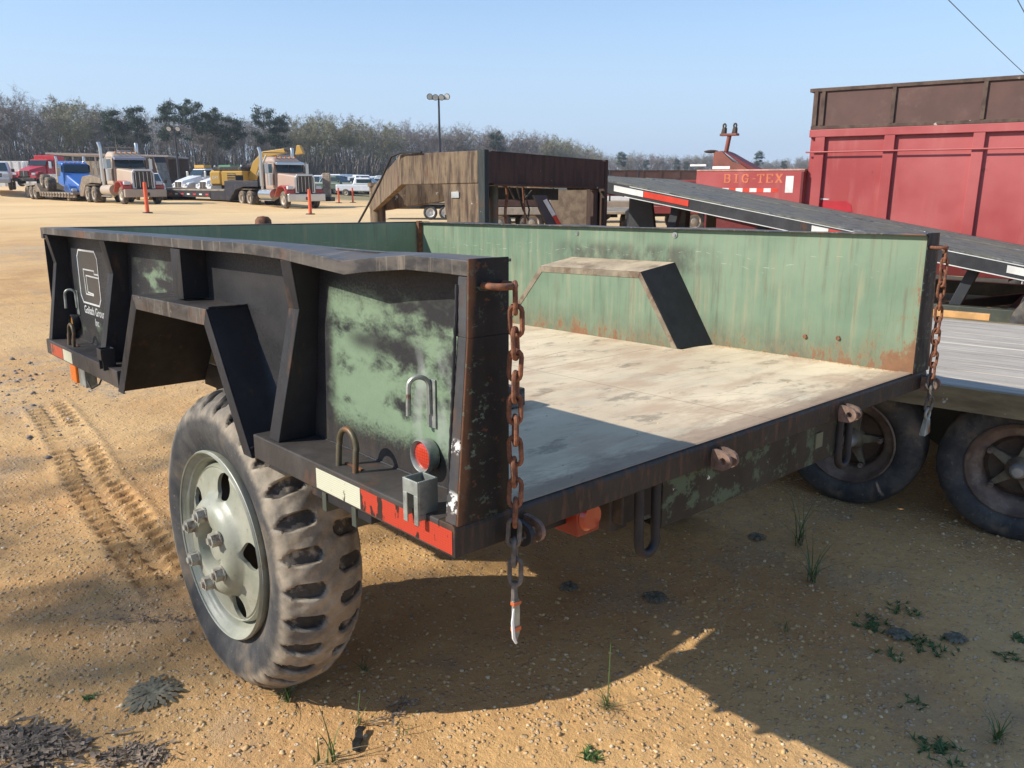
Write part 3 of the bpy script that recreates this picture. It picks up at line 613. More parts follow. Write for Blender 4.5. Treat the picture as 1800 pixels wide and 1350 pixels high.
wheel(.012, False); wheel(W-.012, True)
# ---------------------------------------------------------------- emblem and lettering on the near side panel
M_LOGO = plain('dark_grey_emblem_vinyl', (.060, .060, .058), .35); M_LW = plain('white_vinyl', (.62, .62, .60), .4)
def ypanel(y, z, h=0): return (XI-.0042-h, y, z)
def strip(pts, wd, h, name, mat):     # flat print strips on the panel, points (y,z)
    s_ = MB()
    for (y0, z0), (y1, z1) in zip(pts[:-1], pts[1:]):
        d = Vector((y1-y0, z1-z0)).normalized(); n_ = Vector((-d.y, d.x))*wd/2; e = d*wd/2
        q = [(y0-e.x+n_.x, z0-e.y+n_.y), (y1+e.x+n_.x, z1+e.y+n_.y), (y1+e.x-n_.x, z1+e.y-n_.y), (y0-e.x-n_.x, z0-e.y-n_.y)]
        s_.add([ypanel(*p_, h) for p_ in q], [(0, 1, 2, 3)]); h += .00003
    return s_.build(name, mat, tr)
y0, y1, z0, z1 = 2.605, 2.900, 1.115, 1.350     # y1 is the forward (left in view) end
rd = [(y1-.03, z1), (y0+.03, z1), (y0, z1-.03), (y0+.002, z0+.03), (y0+.03, z0), (y1-.03, z0), (y1, z0+.03), (y1, z1-.03)]
s = MB(); s.prism(rd, 0, XI-.0048, XI-.0042); s.build('emblem', M_LOGO, tr)
strip(rd+[rd[0]], .008, .0009, 'emblem_outline', M_LW)
g = [(y0+.005, 1.252), (y0+.06, 1.252), (y0+.06, 1.266), (y1-.075, 1.266), (y1-.085, 1.156), (y0+.10, 1.156), (y0+.10, 1.162), (y1-.115, 1.166), (y1-.11, 1.240), (y0+.005, 1.238)]
strip(g, .006, .0009, 'emblem_letter', M_LW)
strip([(y1+.022, z1-.03), (y1-.002, 1.19), (y1+.004, z0+.02)], .016, .0006, 'emblem_side_stripe', plain('blue_black_vinyl', (.02, .04, .09), .3))  # blue-black vinyl stripe down the emblem's forward edge
def text(body, size, mat, name, parent, mtx, ext=.0004, xs=1, font=None, align='CENTER', bold=.012):
    cu = bpy.data.curves.new(name, 'FONT'); cu.body = body; cu.size = size; cu.extrude = ext; cu.align_x = align; cu.offset = size*bold
    o = bpy.data.objects.new(name, cu); C.objects.link(o); bpy.context.view_layer.update()
    me = bpy.data.meshes.new_from_object(o.evaluated_get(bpy.context.evaluated_depsgraph_get())); bpy.data.objects.remove(o, do_unlink=True)
    for v in me.vertices: v.co.x *= xs
    me.materials.clear(); me.materials.append(mat); o = bpy.data.objects.new(name, me); C.objects.link(o); o.parent = parent; o.matrix_local = mtx; return o
LT = Matrix(((0, 0, -1, XI-.0046), (-1, 0, 0, 0), (0, 1, 0, 0), (0, 0, 0, 1)))   # text facing -X, reading towards -Y
text('Goliath Group', .050, M_LW, 'lettering', tr, Matrix.Translation((0, 2.725, 1.066)) @ LT, xs=1.0)
text('Inc', .046, M_LW, 'lettering', tr, Matrix.Translation((0, 2.70, 1.020)) @ LT, xs=1.0)
# ---------------------------------------------------------------- tailgate chains (things of their own)
def chain(label, top, n, swing, hook):
    t = thing('tailgate_chain', label, 'chain', top, group='chains hanging from the rear corner posts')
    LP, LW, r = .0295, .0118, .0050; pit = .0435
    base = None
    for k in range(n):
        if k == 0:
            s_ = MB(); pts = []
            for j in range(7): a = PI*j/6; pts.append((LW*math.cos(a), 0, (LP-LW)+LW*math.sin(a)))
            for j in range(7): a = PI+PI*j/6; pts.append((LW*math.cos(a), 0, -(LP-LW)+LW*math.sin(a)))
            base = s_.tube(pts, r, 8, closed=True).build('link', M_CHAIN, t, smooth=True); base2 = base.copy(); base2.data = base.data.copy(); base2.data.materials[0] = M_CHAIN2
            o = base
        else:
            o = base.copy() if k < n-3 else base2.copy(); C.objects.link(o); o.parent = t
        u = k*pit
        o.location = (swing*u+.0015*math.sin(k*2.1), .001*math.cos(k*1.7), -u-.026)
        o.rotation_euler = (random.uniform(-.05, .05), random.uniform(-.07, .07), (0.75 if k % 2 == 0 else .75+PI/2)+random.uniform(-.28, .28))
    z = -(n-1)*pit-.026-.028; x = swing*n*pit
    hook(t, x, z); return t
def hook_near(t, x, z):
    s_ = MB(); s_.tube([(x, 0, z+.006), (x, 0, z-.03), (x+.001, .0, z-.045)], [.006, .007, .009], 8); s_.build('shackle', M_CHAIN2, t, smooth=True)
    s_ = MB()
    s_.prism([(x-.008, z-.035), (x+.009, z-.035), (x+.011, z-.06), (x+.010, z-.115), (x+.003, z-.128), (x-.004, z-.126), (x-.009, z-.105)], 1, -.006, .0); s_.build('hook_plate', M_GALV, t, bevel=.001)
    s_ = MB(); s_.tube([(x-.009, -.008, z-.05), (x-.0125, -.008, z-.08), (x-.009, -.008, z-.118), (x-.002, -.008, z-.132)], [.002, .0035, .004, .003], 6).build('hook_spring', M_WHITEPT, t, smooth=True)
    for z1, z2 in ((z-.046, z-.038), (z-.106, z-.096)): s_ = MB(); s_.box(x-.009, x+.012, -.009, .003, z1, z2); s_.build('hook_band', M_ORB, t, bevel=.001)
M_ORB = plain('orange_red_band_paint', (.5, .12, .04), .5)
def hook_far(t, x, z):
    s_ = MB(); s_.tube([(x+.020*math.cos(a), 0, z-.012+.020*math.sin(a)) for a in [2*PI*k/14 for k in range(14)]], .0055, 8, closed=True); s_.build('hook_eye', M_GALV, t, smooth=True)
    s_ = MB(); s_.hexa([(x-.030, -.012, z-.095), (x+.022, -.012, z-.088), (x+.022, .012, z-.088), (x-.030, .012, z-.095)], [(x-.014, -.008, z-.030), (x+.014, -.008, z-.030), (x+.014, .008, z-.030), (x-.014, .008, z-.030)]); s_.build('hook_jaw', M_GALV, t, bevel=.003)
tm = lambda p: tuple(TM @ Vector(p))
chain('rusty chain with a white-edged hook hanging from the near corner post of the green trailer', tm((.115, -.050, 1.400)), 14, -.004, hook_near)
chain('rusty tailgate chain hanging from the far right corner post, ending in a grey clevis hook', tm((2.222, -.050, 1.400)), 14, .05, hook_far)
# spare wooden block on the floor
t = tag(MB().box(.56, .765, .61, .70, ZF+.004, ZF+.062).build('wood_block', plain('charred_wood', (.06, .055, .05), .85, var=.4, sc=20, dirt=(.3, .28, .25), dirt_amt=.35, bump=.5), None, bevel=.005), 'charred dark wooden block lying on the trailer floor behind the near chain', 'wood block'); t.matrix_world = TM
# ================================================================ the ground: one sheet, finely modelled near the trailer
def vnoise(x, y, seed=0):
    xi = np.floor(x).astype(np.int64); yi = np.floor(y).astype(np.int64); fx = x-xi; fy = y-yi
    fx = fx*fx*(3-2*fx); fy = fy*fy*(3-2*fy)
    def h(a, b):
        n = (a*374761393+b*668265263+seed*974711) & 0xffffffff; n = ((n ^ (n >> 13))*1274126177) & 0xffffffff; return ((n ^ (n >> 16)) & 0xffff)/65535.
    return (h(xi, yi)*(1-fx)+h(xi+1, yi)*fx)*(1-fy)+(h(xi, yi+1)*(1-fx)+h(xi+1, yi+1)*fx)*fy
def fbm(x, y, f, o=4, seed=0, g=.5):
    t = 0; a = 1; n = 0
    for k in range(o): t = t+a*(vnoise(x*f, y*f, seed+k)-.5); n += a; a *= g; f *= 2.03
    return t/n
def sst(x, a, b): t = np.clip((x-a)/(b-a), 0, 1); return t*t*(3-2*t)
# tread print left of the wheel: centre line in world metres
TRK = np.array([(0.43, 5.60), (0.38, 5.0), (0.30, 4.2), (0.20, 3.5), (0.155, 2.9), (0.115, 2.45), (0.09, 1.8)])
RISE = .27
def gfar(x, y):
    u = (x-CAM.x)*math.cos(YAW)-(y-CAM.y)*math.sin(YAW); return RISE*sst(u, -13.5, -20)+.22*sst(u, -36.5, -40)+.22*sst(u, -36.5, -40)+.22*sst(u, -36.5, -40)
def gheight(x, y):
    h = .05*fbm(x, y, .22, 3, 5)+.022*fbm(x, y, 1.3, 4, 9)+.008*fbm(x, y, 6, 3, 21)
    near = sst(np.hypot(x-.2, y-1.1), .5, 1.8); h = h*(.25+.75*near)
    # fine crumbly relief
    h = h+.0045*np.abs(fbm(x, y, 22, 3, 33))*2+.0035*fbm(x, y, 45, 2, 41)
    # tyre print
    tx = np.interp(y, TRK[::-1, 1], TRK[::-1, 0]); dx = x-tx; m = sst(y, 1.75, 2.1)*sst(y, 5.7, 5.2)
    inside = sst(np.abs(dx), .135, .115)
    ph = ((y+np.where(dx < 0, 0, .055)+dx*np.where(dx < 0, .22, -.22))/.103) % 1
    bars = np.exp(-((ph-.5)/.16)**2)*sst(np.abs(dx), .022, .038)
    wear = .15+.85*sst(fbm(x, y, 2.3, 3, 77), -.22, -.05)
    h = h*(1-.45*m*inside)+m*inside*wear*(-.013+.027*bars)+m*.010*np.exp(-((np.abs(dx)-.15)/.03)**2)
    # the far yard climbs a little towards the left
    u = (x-CAM.x)*math.cos(YAW)-(y-CAM.y)*math.sin(YAW); dd = (x-CAM.x)*math.sin(YAW)+(y-CAM.y)*math.cos(YAW)
    h = h+(RISE*sst(u, -13.5, -20)+.22*sst(u, -36.5, -40))*sst(dd, 20, 44)
    # wheel ruts and scrape lines across the yard further out
    h = h+.010*np.sin(x*2.1+y*3.3+3*fbm(x, y, .3, 2, 8))*sst(np.hypot(x, y), 5.5, 9)*sst(np.hypot(x, y), 40, 20)
    return h
def axis(a, b, st, far0, far1, g=1.10):
    core = np.arange(a, b+st, st); up = []; d = st; v = core[-1]
    while v < far1: d *= g; v += d; up.append(v)
    dn = []; d = st; v = core[0]
    while v > far0: d *= g; v -= d; dn.append(v)
    return np.array(dn[::-1]+list(core)+up)
gx = axis(-1.2, 3.9, .0135, -900, 2500, 1.075); gy = axis(-1.3, 6.1, .0135, -900, 2500, 1.075)
GX, GY = np.meshgrid(gx, gy, indexing='ij'); GZ = gheight(GX, GY)
far = sst(np.hypot(GX, GY), 30, 90); GZ = GZ*(1-far)+far*gfar(GX, GY)
nx, ny = GX.shape; I = np.arange(nx*ny).reshape(nx, ny)
quads = np.stack([I[:-1, :-1], I[1:, :-1], I[1:, 1:], I[:-1, 1:]], -1).reshape(-1, 4)
def m_ground():
    m = MT('sandy_gravel_yard', .92, 0, .25); x, y, z = m.xyz()
    dv = m.n('ShaderNodeVectorMath', operation='LENGTH'); m.put(dv.inputs[0], m.vm(m.o, (1, 1, 0))); d = dv.outputs['Value']
    big = m.noise(.16, 5, .6); mid = m.noise(.9, 6, .62, dist=.4); sm = m.noise(7, 6, .68); fi = m.noise(60, 5, .7); gr = m.noise(240, 2, .6)
    c = m.mix(m.ss(mid, .36, .66), (.62, .375, .155), (.48, .265, .108))
    c = m.mix(m.ss(big, .42, .64, 0, .75), c, (.66, .44, .21))
    c = m.mix(m.ss(m.noise(1.7, 5, .65, off=(7, 2, 0)), .53, .66, 0, .55), c, (.40, .28, .165))
    c = m.mix(m.ss(sm, .54, .72, 0, .5), c, (.34, .215, .115))
    c = m.mix(m.ss(sm, .42, .28, 0, .45), c, (.72, .50, .25))
    c = m.mix(m.ss(fi, .55, .72, 0, .45), c, (.74, .555, .31))
    c = m.mix(m.ss(fi, .44, .30, 0, .5), c, (.22, .13, .07))
    # small stones as cells
    v1 = m.vor(48, out=1); v1d = m.vor(48); sp = m.ss(v1d, .42, .25)
    xs = m.xyz(v1)[0]; pick = m.ss(m.add(xs, m.mul(m.sub(m.noise(1.1, 4, .6, off=(2, 8, 0)), .5), .9)), .52, .60); spk = m.mul(sp, pick)
    c = m.mix(m.mul(spk, .75), c, m.mix(m.xyz(v1)[1], (.42, .27, .14), (.70, .58, .42)))
    # grey crushed stone spilled in bands (left of the tread print and further out in the yard)
    g1 = m.mul(m.mul(m.band(y, 5.3, 7.4, .5), m.band(x, -2.5, 1.4, .5)), m.ss(m.noise(2.6, 6, .75), .50, .60))
    wv = m.add(d, m.mul(m.sub(m.noise(.07, 4, .6), .5), 14))
    g2 = m.mul(m.band(wv, 19.5, 23, 1.2), m.ss(m.noise(1.1, 6, .7, off=(3, 3, 0)), .40, .56))
    g3 = m.mul(m.mul(m.ss(x, 5.0, 14.0), m.band(wv, 26, 42, 4)), m.ss(m.noise(.5, 6, .7, off=(1, 3, 0)), .34, .54))
    gm = m.mx(g1, m.mx(m.mul(g2, .9), m.mul(g3, .8)))
    c = m.mix(m.mul(gm, .65), c, m.mix(m.ss(m.noise(30, 4, .8), .4, .62), (.24, .19, .14), (.48, .41, .32)))
    # far yard: paler; dull grass strip and reddish patches towards the trees
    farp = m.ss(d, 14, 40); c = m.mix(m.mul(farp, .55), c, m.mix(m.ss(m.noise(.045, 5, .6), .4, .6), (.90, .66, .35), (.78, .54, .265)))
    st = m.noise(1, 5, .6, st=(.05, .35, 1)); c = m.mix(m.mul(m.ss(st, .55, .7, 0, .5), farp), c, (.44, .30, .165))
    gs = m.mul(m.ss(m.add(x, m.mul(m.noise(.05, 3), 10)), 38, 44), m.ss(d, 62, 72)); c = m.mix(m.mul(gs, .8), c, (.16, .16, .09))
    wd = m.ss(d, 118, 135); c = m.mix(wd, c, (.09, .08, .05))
    m.col(c)
    nearb = m.ss(d, 30, 6)
    h = m.add(m.add(m.mul(spk, .9), m.mul(fi, .55)), m.add(m.mul(gr, .10), m.mul(sm, 1.6)))
    m.bump(h, m.ss(d, 4, 60, .75, .4), .014); return m.m
ground = np_mesh('ground', np.stack([GX, GY, GZ], -1).reshape(-1, 3), quads, m_ground(), smooth=True); ground['kind'] = 'structure'
# loose pebbles: dense near the camera, thinning out
def pebbles(name, n, smin, smax, seed, region, mat, patch=True):
    rg = np.random.default_rng(seed)
    ico = []
    t = (1+5**.5)/2
    iv = np.array([(-1, t, 0), (1, t, 0), (-1, -t, 0), (1, -t, 0), (0, -1, t), (0, 1, t), (0, -1, -t), (0, 1, -t), (t, 0, -1), (t, 0, 1), (-t, 0, -1), (-t, 0, 1)])/1.902
    fi_ = np.array([(0,11,5),(0,5,1),(0,1,7),(0,7,10),(0,10,11),(1,5,9),(5,11,4),(11,10,2),(10,7,6),(7,1,8),(3,9,4),(3,4,2),(3,2,6),(3,6,8),(3,8,9),(4,9,5),(2,4,11),(6,2,10),(8,6,7),(9,8,1)])
    px, py = region(rg, n)
    if patch:
        keep = rg.random(len(px)) < np.clip((.42+2.6*fbm(px, py, .9, 4, 51)+1.6*fbm(px, py, 3.7, 3, 61))*(1-.75*((np.abs(px-np.interp(py, TRK[::-1, 1], TRK[::-1, 0])) < .15) & (py > 1.8))), .03, 1); px, py = px[keep], py[keep]
    n = len(px); s = smin+(smax-smin)*rg.random(n)**6.0
    ax = np.stack([s*rg.uniform(.8, 1.35, n), s*rg.uniform(.7, 1.1, n), s*rg.uniform(.42, .8, n)], -1)
    V = iv[None]*ax[:, None, :]*(1+rg.uniform(-.22, .22, (n, 12, 1)))
    a = rg.uniform(0, 2*PI, n); ca, sa = np.cos(a)[:, None], np.sin(a)[:, None]
    X = V[..., 0]*ca-V[..., 1]*sa; Y = V[..., 0]*sa+V[..., 1]*ca; Z = V[..., 2]
    tl = rg.uniform(-.35, .35, n)[:, None]; Z = Z+X*tl
    gz = gheight(px, py)+ax[:, 2]*rg.uniform(-.1, .45, n)
    V = np.stack([X+px[:, None], Y+py[:, None], Z+gz[:, None]], -1).reshape(-1, 3)
    Fc = (fi_[None]+(np.arange(n)*12)[:, None, None]).reshape(-1, 3)
    o = np_mesh(name, V, Fc, mat, smooth=True); o['kind'] = 'stuff'; return o
def m_pebble(name, cols):
    m = MT(name, .8, 0, .3); g = m.n('ShaderNodeNewGeometry'); r = g.outputs['Random Per Island']
    c = m.ramp(r, [(i/(len(cols)), c) for i, c in enumerate(cols)]); m.t.nodes[-1]
    n = m.noise(160, 3, .6); c = m.mix(m.ss(n, .4, .7, 0, .4), c, (.25, .16, .09)); m.col(c); return m.m
PC = [(.47, .28, .12), (.66, .45, .20), (.56, .36, .16), (.72, .54, .30), (.42, .24, .10), (.68, .48, .23), (.74, .60, .40), (.50, .31, .15), (.30, .24, .18), (.60, .41, .20)]
def reg_near(rg, n):
    r = .55+4.6*rg.random(n)**.72; a = YAW+rg.uniform(-R(40), R(40), n); return CAM.x+r*np.sin(a), CAM.y+r*np.cos(a)
def reg_mid(rg, n):
    r = 4.0+9*rg.random(n)**.8; a = YAW+rg.uniform(-R(36), R(36), n); return CAM.x+r*np.sin(a), CAM.y+r*np.cos(a)
M_PEB = m_pebble('tan_gravel_stones', PC)
tag(pebbles('gravel', 40000, .0018, .0105, 3, reg_near, M_PEB), 'fine tan gravel scattered over the sandy ground', 'gravel', kind='stuff')
tag(pebbles('gravel', 12000, .004, .014, 4, reg_mid, M_PEB), 'coarser tan gravel out in the yard behind the trailer', 'gravel', kind='stuff')
M_GRY = m_pebble('grey_crushed_stone', [(.17, .15, .13), (.27, .24, .21), (.38, .34, .30), (.13, .12, .11), (.46, .41, .35), (.23, .2, .17)])
def reg_grey(rg, n):
    x = rg.normal(.35, .55, n)-.2; y = rg.normal(6.3, .6, n); k = rg.random(n) < .12; x = np.where(k, rg.normal(-.1, .3, n), x); y = np.where(k, rg.normal(4.9, .35, n), y); return x, y
tag(pebbles('crushed_stone', 520, .007, .026, 5, reg_grey, M_GRY, False), 'grey crushed stone spilled on the sand left of the trailer', 'crushed stone', kind='stuff')

# grit swept against the far panel and into the corners of the trailer floor
def floor_grit():
    rg = np.random.default_rng(21); n = 900; k = rg.random(n) < .6
    x = np.where(k, XR-.004-np.abs(rg.normal(0, .012, n)), rg.uniform(.4, 2.1, n)); y = np.where(k, rg.uniform(.05, .9, n), rg.uniform(.1, 2.9, n)); bad = (x > 1.93) & (y > .86); x = np.where(bad, 1.965-np.abs(rg.normal(0, .012, n)), x)
    bad2 = (x < .36) & (y > .86); x = np.where(bad2, .6, x); s = .0008+.0035*rg.random(n)**4; o = np.array([(-1, -1, 0), (1, -1, 0), (1, 1, 0), (-1, 1, 0), (0, 0, 1.2)], float)
    V = o[None]*s[:, None, None]*rg.uniform(.6, 1.3, (n, 5, 1))+np.stack([x, y, np.full(n, ZF)], -1)[:, None, :]; V[:, :4, 2] = ZF-.0004
    Fc = np.array([(0, 1, 4), (1, 2, 4), (2, 3, 4), (3, 0, 4)]); o_ = np_mesh('floor_grit', V.reshape(-1, 3), (Fc[None]+(np.arange(n)*5)[:, None, None]).reshape(-1, 3), M_PEB, tr); o_['kind'] = 'stuff'
floor_grit()
# ================================================================ parked neighbours (row frame: turned ROW about the world origin)
RM = Matrix.Rotation(ROW, 4, 'Z')
def m_rustbeam(name, base, hi, streak, st=(22, 22, 2.2)):
    m = MT(name, .75); n = m.noise(1, 6, .65, st=st); b = m.noise(2.2, 6, .65); f = m.noise(40, 4, .65)
    c = m.mix(m.ss(n, .32, .68), base, hi); c = m.mix(m.ss(b, .55, .68, 0, .8), c, streak); c = m.mix(m.ss(m.noise(6, 5, .7, off=(5, 2, 8)), .66, .7, 0, .9), c, (.5, .48, .42))
    c = m.mix(m.ss(n, .58, .72, 0, .85), c, (.030, .018, .013)); m.col(c); m.bump(m.add(n, m.mul(f, .5)), .4, .008); return m.m
M_GN = m_rustbeam('pale_rusty_beam_paint', (.045, .026, .017), (.24, .17, .10), (.14, .058, .028), st=(15, 15, 2.2))
M_GN2 = m_rustbeam('dark_rust_beam', (.028, .014, .010), (.075, .036, .022), (.045, .035, .022), st=(14, 14, 2))
M_GNG = m_rustbeam('dark_green_rust_edge', (.012, .020, .022), (.035, .045, .042), (.07, .04, .025))
def m_diamond():
    m = MT('rusty_tread_plate', .7); x, y, z = m.xyz(); n = m.noise(9, 5, .6)
    v = m.n('ShaderNodeCombineXYZ'); m.put(v.inputs[0], m.mul(m.add(y, z), 15)); m.put(v.inputs[1], m.mul(m.sub(y, z), 15))
    k = m.n('ShaderNodeTexChecker'); k.inputs['Scale'].default_value = 1; m.put(k.inputs['Vector'], v.outputs[0])
    w_ = m.n('ShaderNodeTexBrick'); m.put(w_.inputs['Vector'], v.outputs[0]); w_.inputs['Scale'].default_value = 1
    m.put(w_.inputs['Color1'], (1, 1, 1)); m.put(w_.inputs['Color2'], (1, 1, 1)); m.put(w_.inputs['Mortar'], (0, 0, 0)); w_.inputs['Mortar Size'].default_value = .09
    c = m.mix(m.ss(n, .35, .65), (.10, .07, .045), (.24, .18, .12)); c = m.mix(m.mul(w_.outputs['Color'], .35), m.mix(.5, c, (.05, .03, .02)), m.mix(.35, c, (.42, .34, .24)))
    m.col(c); m.bump(w_.outputs['Color'], .7, .012); return m.m
M_DIA = m_diamond()
M_WT = plain('white_tape', (.70, .70, .66), .35, dirt=(.2, .18, .15), dirt_amt=.15); M_RT = plain('red_tape', (.62, .06, .035), .35, dirt=(.3, .1, .08), dirt_amt=.2)
M_HOSE = plain('black_rubber_hose', (.015, .015, .016), .5); M_DKF = plain('greenish_black_frame_paint', (.055, .065, .052), .5, dirt=(.14, .12, .06), dirt_amt=.45)
# ---- rusty gooseneck trailer
GT = Matrix.Translation((-.1833, -.234, .3224)) @ Matrix.Scale(.8, 4) @ TM @ RM @ Matrix.Translation((5.82, 4.69, 0))
gn = thing('gooseneck_trailer', 'rust-streaked gooseneck trailer frame with a drooping black hose behind the green cargo trailer', 'trailer', mat=GT)
ZG = 2.125; BH = .34; WG = 2.57
def polybeam(nm, pts, th, mat, par, out=None, bevel=.006):   # pts: list of (P_top, P_bottom) pairs; th: thickness vector
    s_ = MB(); th = Vector(th); n = len(pts)
    V = []
    for a, b in pts: V += [tuple(a), tuple(b), tuple(Vector(b)+th), tuple(Vector(a)+th)]
    Fc = [(0, 1, 2, 3), (4*n-1, 4*n-2, 4*n-3, 4*n-4)]
    for i in range(n-1):
        for k in range(4): Fc.append((i*4+k, i*4+(k+1) % 4, (i+1)*4+(k+1) % 4, (i+1)*4+k))
    return s_.add(V, Fc).build(nm, mat, par, bevel=bevel)
Y1, YC = 1.25, 3.02; ZC = 1.79
for sgn, x in ((1, 0.0), (-1, WG)):
    xe = WG/2-sgn*.10
    polybeam('neck_arm', [((x, .085, ZG), (x, .085, ZG-BH)), ((x, Y1, ZG), (x, Y1, ZG-BH))], (sgn*.10, 0, 0), M_GN, gn)
    polybeam('neck_arm', [((x, Y1+.002, ZG), (x, Y1+.002, ZG-BH)), ((xe, YC, ZC), (xe, YC, ZC-BH*.95))], (sgn*.10, 0, 0), M_GN, gn)
    s = MB(); s.prism([(.085, ZG-BH-.001), (.62, ZG-BH-.001), (.36, .2), (.085, .2)], 0, *sorted((x+sgn*.01, x+sgn*.03))); s.build('gusset', M_GN, gn, bevel=.003)
    s = MB(); s.box(*sorted((x-sgn*.0, x+sgn*.075)), -.01, .084, .2, ZG+.008); s.build('riser_post', M_GNG if sgn > 0 else M_GN2, gn, bevel=.006)
s = MB(); s.box(.0455, WG-.0455, .0, .03, ZG-BH, ZG-.012); s.build('cross_beam', M_GN2, gn, bevel=.004)
s = MB(); s.box(.1305, WG-.1305, .0, .11, ZG-.0115, ZG); s.box(.1305, WG-.1305, -.03, .09, ZG-BH-.022, ZG-BH-.001); s.build('beam_flange', M_GN2, gn, bevel=.003)
s = MB(); s.box(WG-.30, WG-.20, .02, .13, .2, ZG-BH-.03); s.build('rear_riser', M_GN2, gn, bevel=.006)
s = MB(); s.box(WG-.135, WG+.03, .10, .15, .2, ZG-BH-.03); s.build('outer_riser', M_GNG, gn, bevel=.006)
s = MB(); s.prism([(.155, ZG-BH-.035), (.82, ZG-BH-.035), (.62, .2), (.155, .2)], 0, WG-.155, WG-.145); s.build('tread_plate_panel', M_DIA, gn)
s = MB(); s.hexa([(WG-1.02, .02, .9), (WG-.66, .02, .9), (WG-.66, .05, .9), (WG-1.02, .05, .9)], [(WG-1.62, .02, ZG-BH-.12), (WG-1.36, .02, ZG-BH-.12), (WG-1.36, .05, ZG-BH-.12), (WG-1.62, .05, ZG-BH-.12)]); s.build('slanted_plate', plain('faded_black_plate', (.045, .048, .055), .5), gn, bevel=.004)
for (t0, t1), mm in (((.02, .40), 'w'), ((.405, .93), 'r')):
    A_, B_ = Vector((WG-1.42, .012, ZG-BH-.16)), Vector((WG-.90, .012, 1.13)); wv = Vector((.075, 0, .02))
    a, b = A_.lerp(B_, t0), A_.lerp(B_, t1); s = MB(); s.add([a-wv*.5, a+wv*.5, b+wv*.5, b-wv*.5, *(q+Vector((0, .004, 0)) for q in (a-wv*.5, a+wv*.5, b+wv*.5, b-wv*.5))], [(0,1,2,3),(7,6,5,4),(0,4,5,1),(1,5,6,2),(2,6,7,3),(3,7,4,0)])
    s.build('reflective_tape', M_WT if mm == 'w' else M_RT, gn)
s = MB(); s.box(.20, WG-.7, .30, .36, ZG-BH-.17, ZG-BH-.03); s.build('inner_cross_tube', M_GNG, gn, bevel=.004)
s = MB(); s.cyl((.44, .22, .2), (.44, .22, ZG-BH-.02), .055, 14); s.cyl((.44, .22, .2), (.44, .22, 1.2), .07, 14); s.build('landing_jack', plain('olive_jack_steel', (.09, .09, .065), .6, dirt=RUST2, dirt_amt=.5), gn, smooth=True)
s = MB(); s.tube([(.12+.03*math.sin(k*1.1), -.02+.3, 1.9-k*.08) for k in range(20)][:1]+[(.62+.02*math.sin(k*1.3), .18, ZG-BH-.02-k*.085) for k in range(16)], .018, 6); s.build('hanging_chain', M_RUST, gn, smooth=True)
s = MB(); s.tube([(.85, .2, 1.76), (.95, .18, 1.50), (1.05, .18, 1.38), (1.10, .2, 1.50), (1.02, .22, 1.72)], .012, 6); s.build('hose', M_DARK, gn, smooth=True)
s = MB(); s.tube([(.70, .2, 1.76), (.78, .18, 1.62), (.95, .18, 1.60), (1.15, .2, 1.72)], .012, 6); s.build('hose', M_DARK, gn, smooth=True)
s = MB(); s.tube([(.9, .15, 1.76), (.92, .12, 1.3), (.84, .15, .9)], .012, 6); s.build('hose', M_RUST, gn, smooth=True)
s = MB(); s.cyl((WG/2, YC+.0, .35), (WG/2, YC+.0, ZC+.02), .11, 16); s.cyl((WG/2, YC, ZC+.02), (WG/2, YC, ZC+.07), .13, 16); s.build('coupler_post', M_GN, gn, smooth=True)
s = MB(); s.tube([(-.018, .9, ZG+.012), (-.03, 1.2, ZG+.02), (-.04, 1.36, ZG-.02), (-.05, 1.55, ZG-.30), (-.05, 1.75, ZG-.55), (-.02, 2.0, ZG-.80), (0, 2.02, ZG-1.1)], .014, 7); s.build('hose', M_HOSE, gn, smooth=True)
s = MB(); s.tube([(.12, .45, ZG-BH-.01), (.30, .62, ZG-BH-.13), (.5, .8, ZG-BH-.10), (.66, .95, ZG-BH-.005)], .012, 6); s.build('hose', M_DARK, gn, smooth=True)
s = MB(); s.prism([(.36, 1.63), (.47, 1.63), (.47, 1.695), (.36, 1.695)], 0, -.004, .0095); s.build('name_plate', plain('white_data_plate', (.42, .44, .43), .4, .3), gn, bevel=.001)
# ---- black tilt-deck ramp trailer with reflective tape
M_DK = m_black('scuffed_black_deck', .25, .05, (.032, .033, .036)); M_DKB = plain('faded_black_frame', (.028, .032, .038), .5, dirt=(.10, .085, .06), dirt_amt=.35)
def m_deck():
    m = MT('worn_asphalt_like_deck', .85); n = m.noise(2.6, 6, .7, st=(3, .8, 1)); f = m.noise(1, 5, .75, st=(60, 12, 20)); s_ = m.noise(1, 4, .7, st=(70, 3, 1), off=(3, 3, 3))
    c = m.mix(m.ss(f, .38, .62), (.035, .038, .042), (.20, .20, .19)); c = m.mix(m.ss(n, .44, .58, 0, .75), c, (.17, .16, .11)); c = m.mix(m.ss(n, .64, .7, 0, .6), c, (.17, .11, .07))
    c = m.mix(m.ss(m.noise(24, 3, .7), .69, .73), c, (.55, .55, .52)); m.col(c); m.bump(f, .6, .02); return m.m
M_DECK = m_deck()
RPM = Matrix.Translation((.2292, .2925, -.4031)) @ Matrix.Scale(1.25, 4) @ RM
rp = thing('ramp_trailer', 'black tilted deck trailer with red and white tape, sloping up behind the green trailer', 'trailer', mat=RPM)
SL = (1.66-1.06)/(3.20+.39)
def rz_(y): return 1.06+(y+.39)*SL
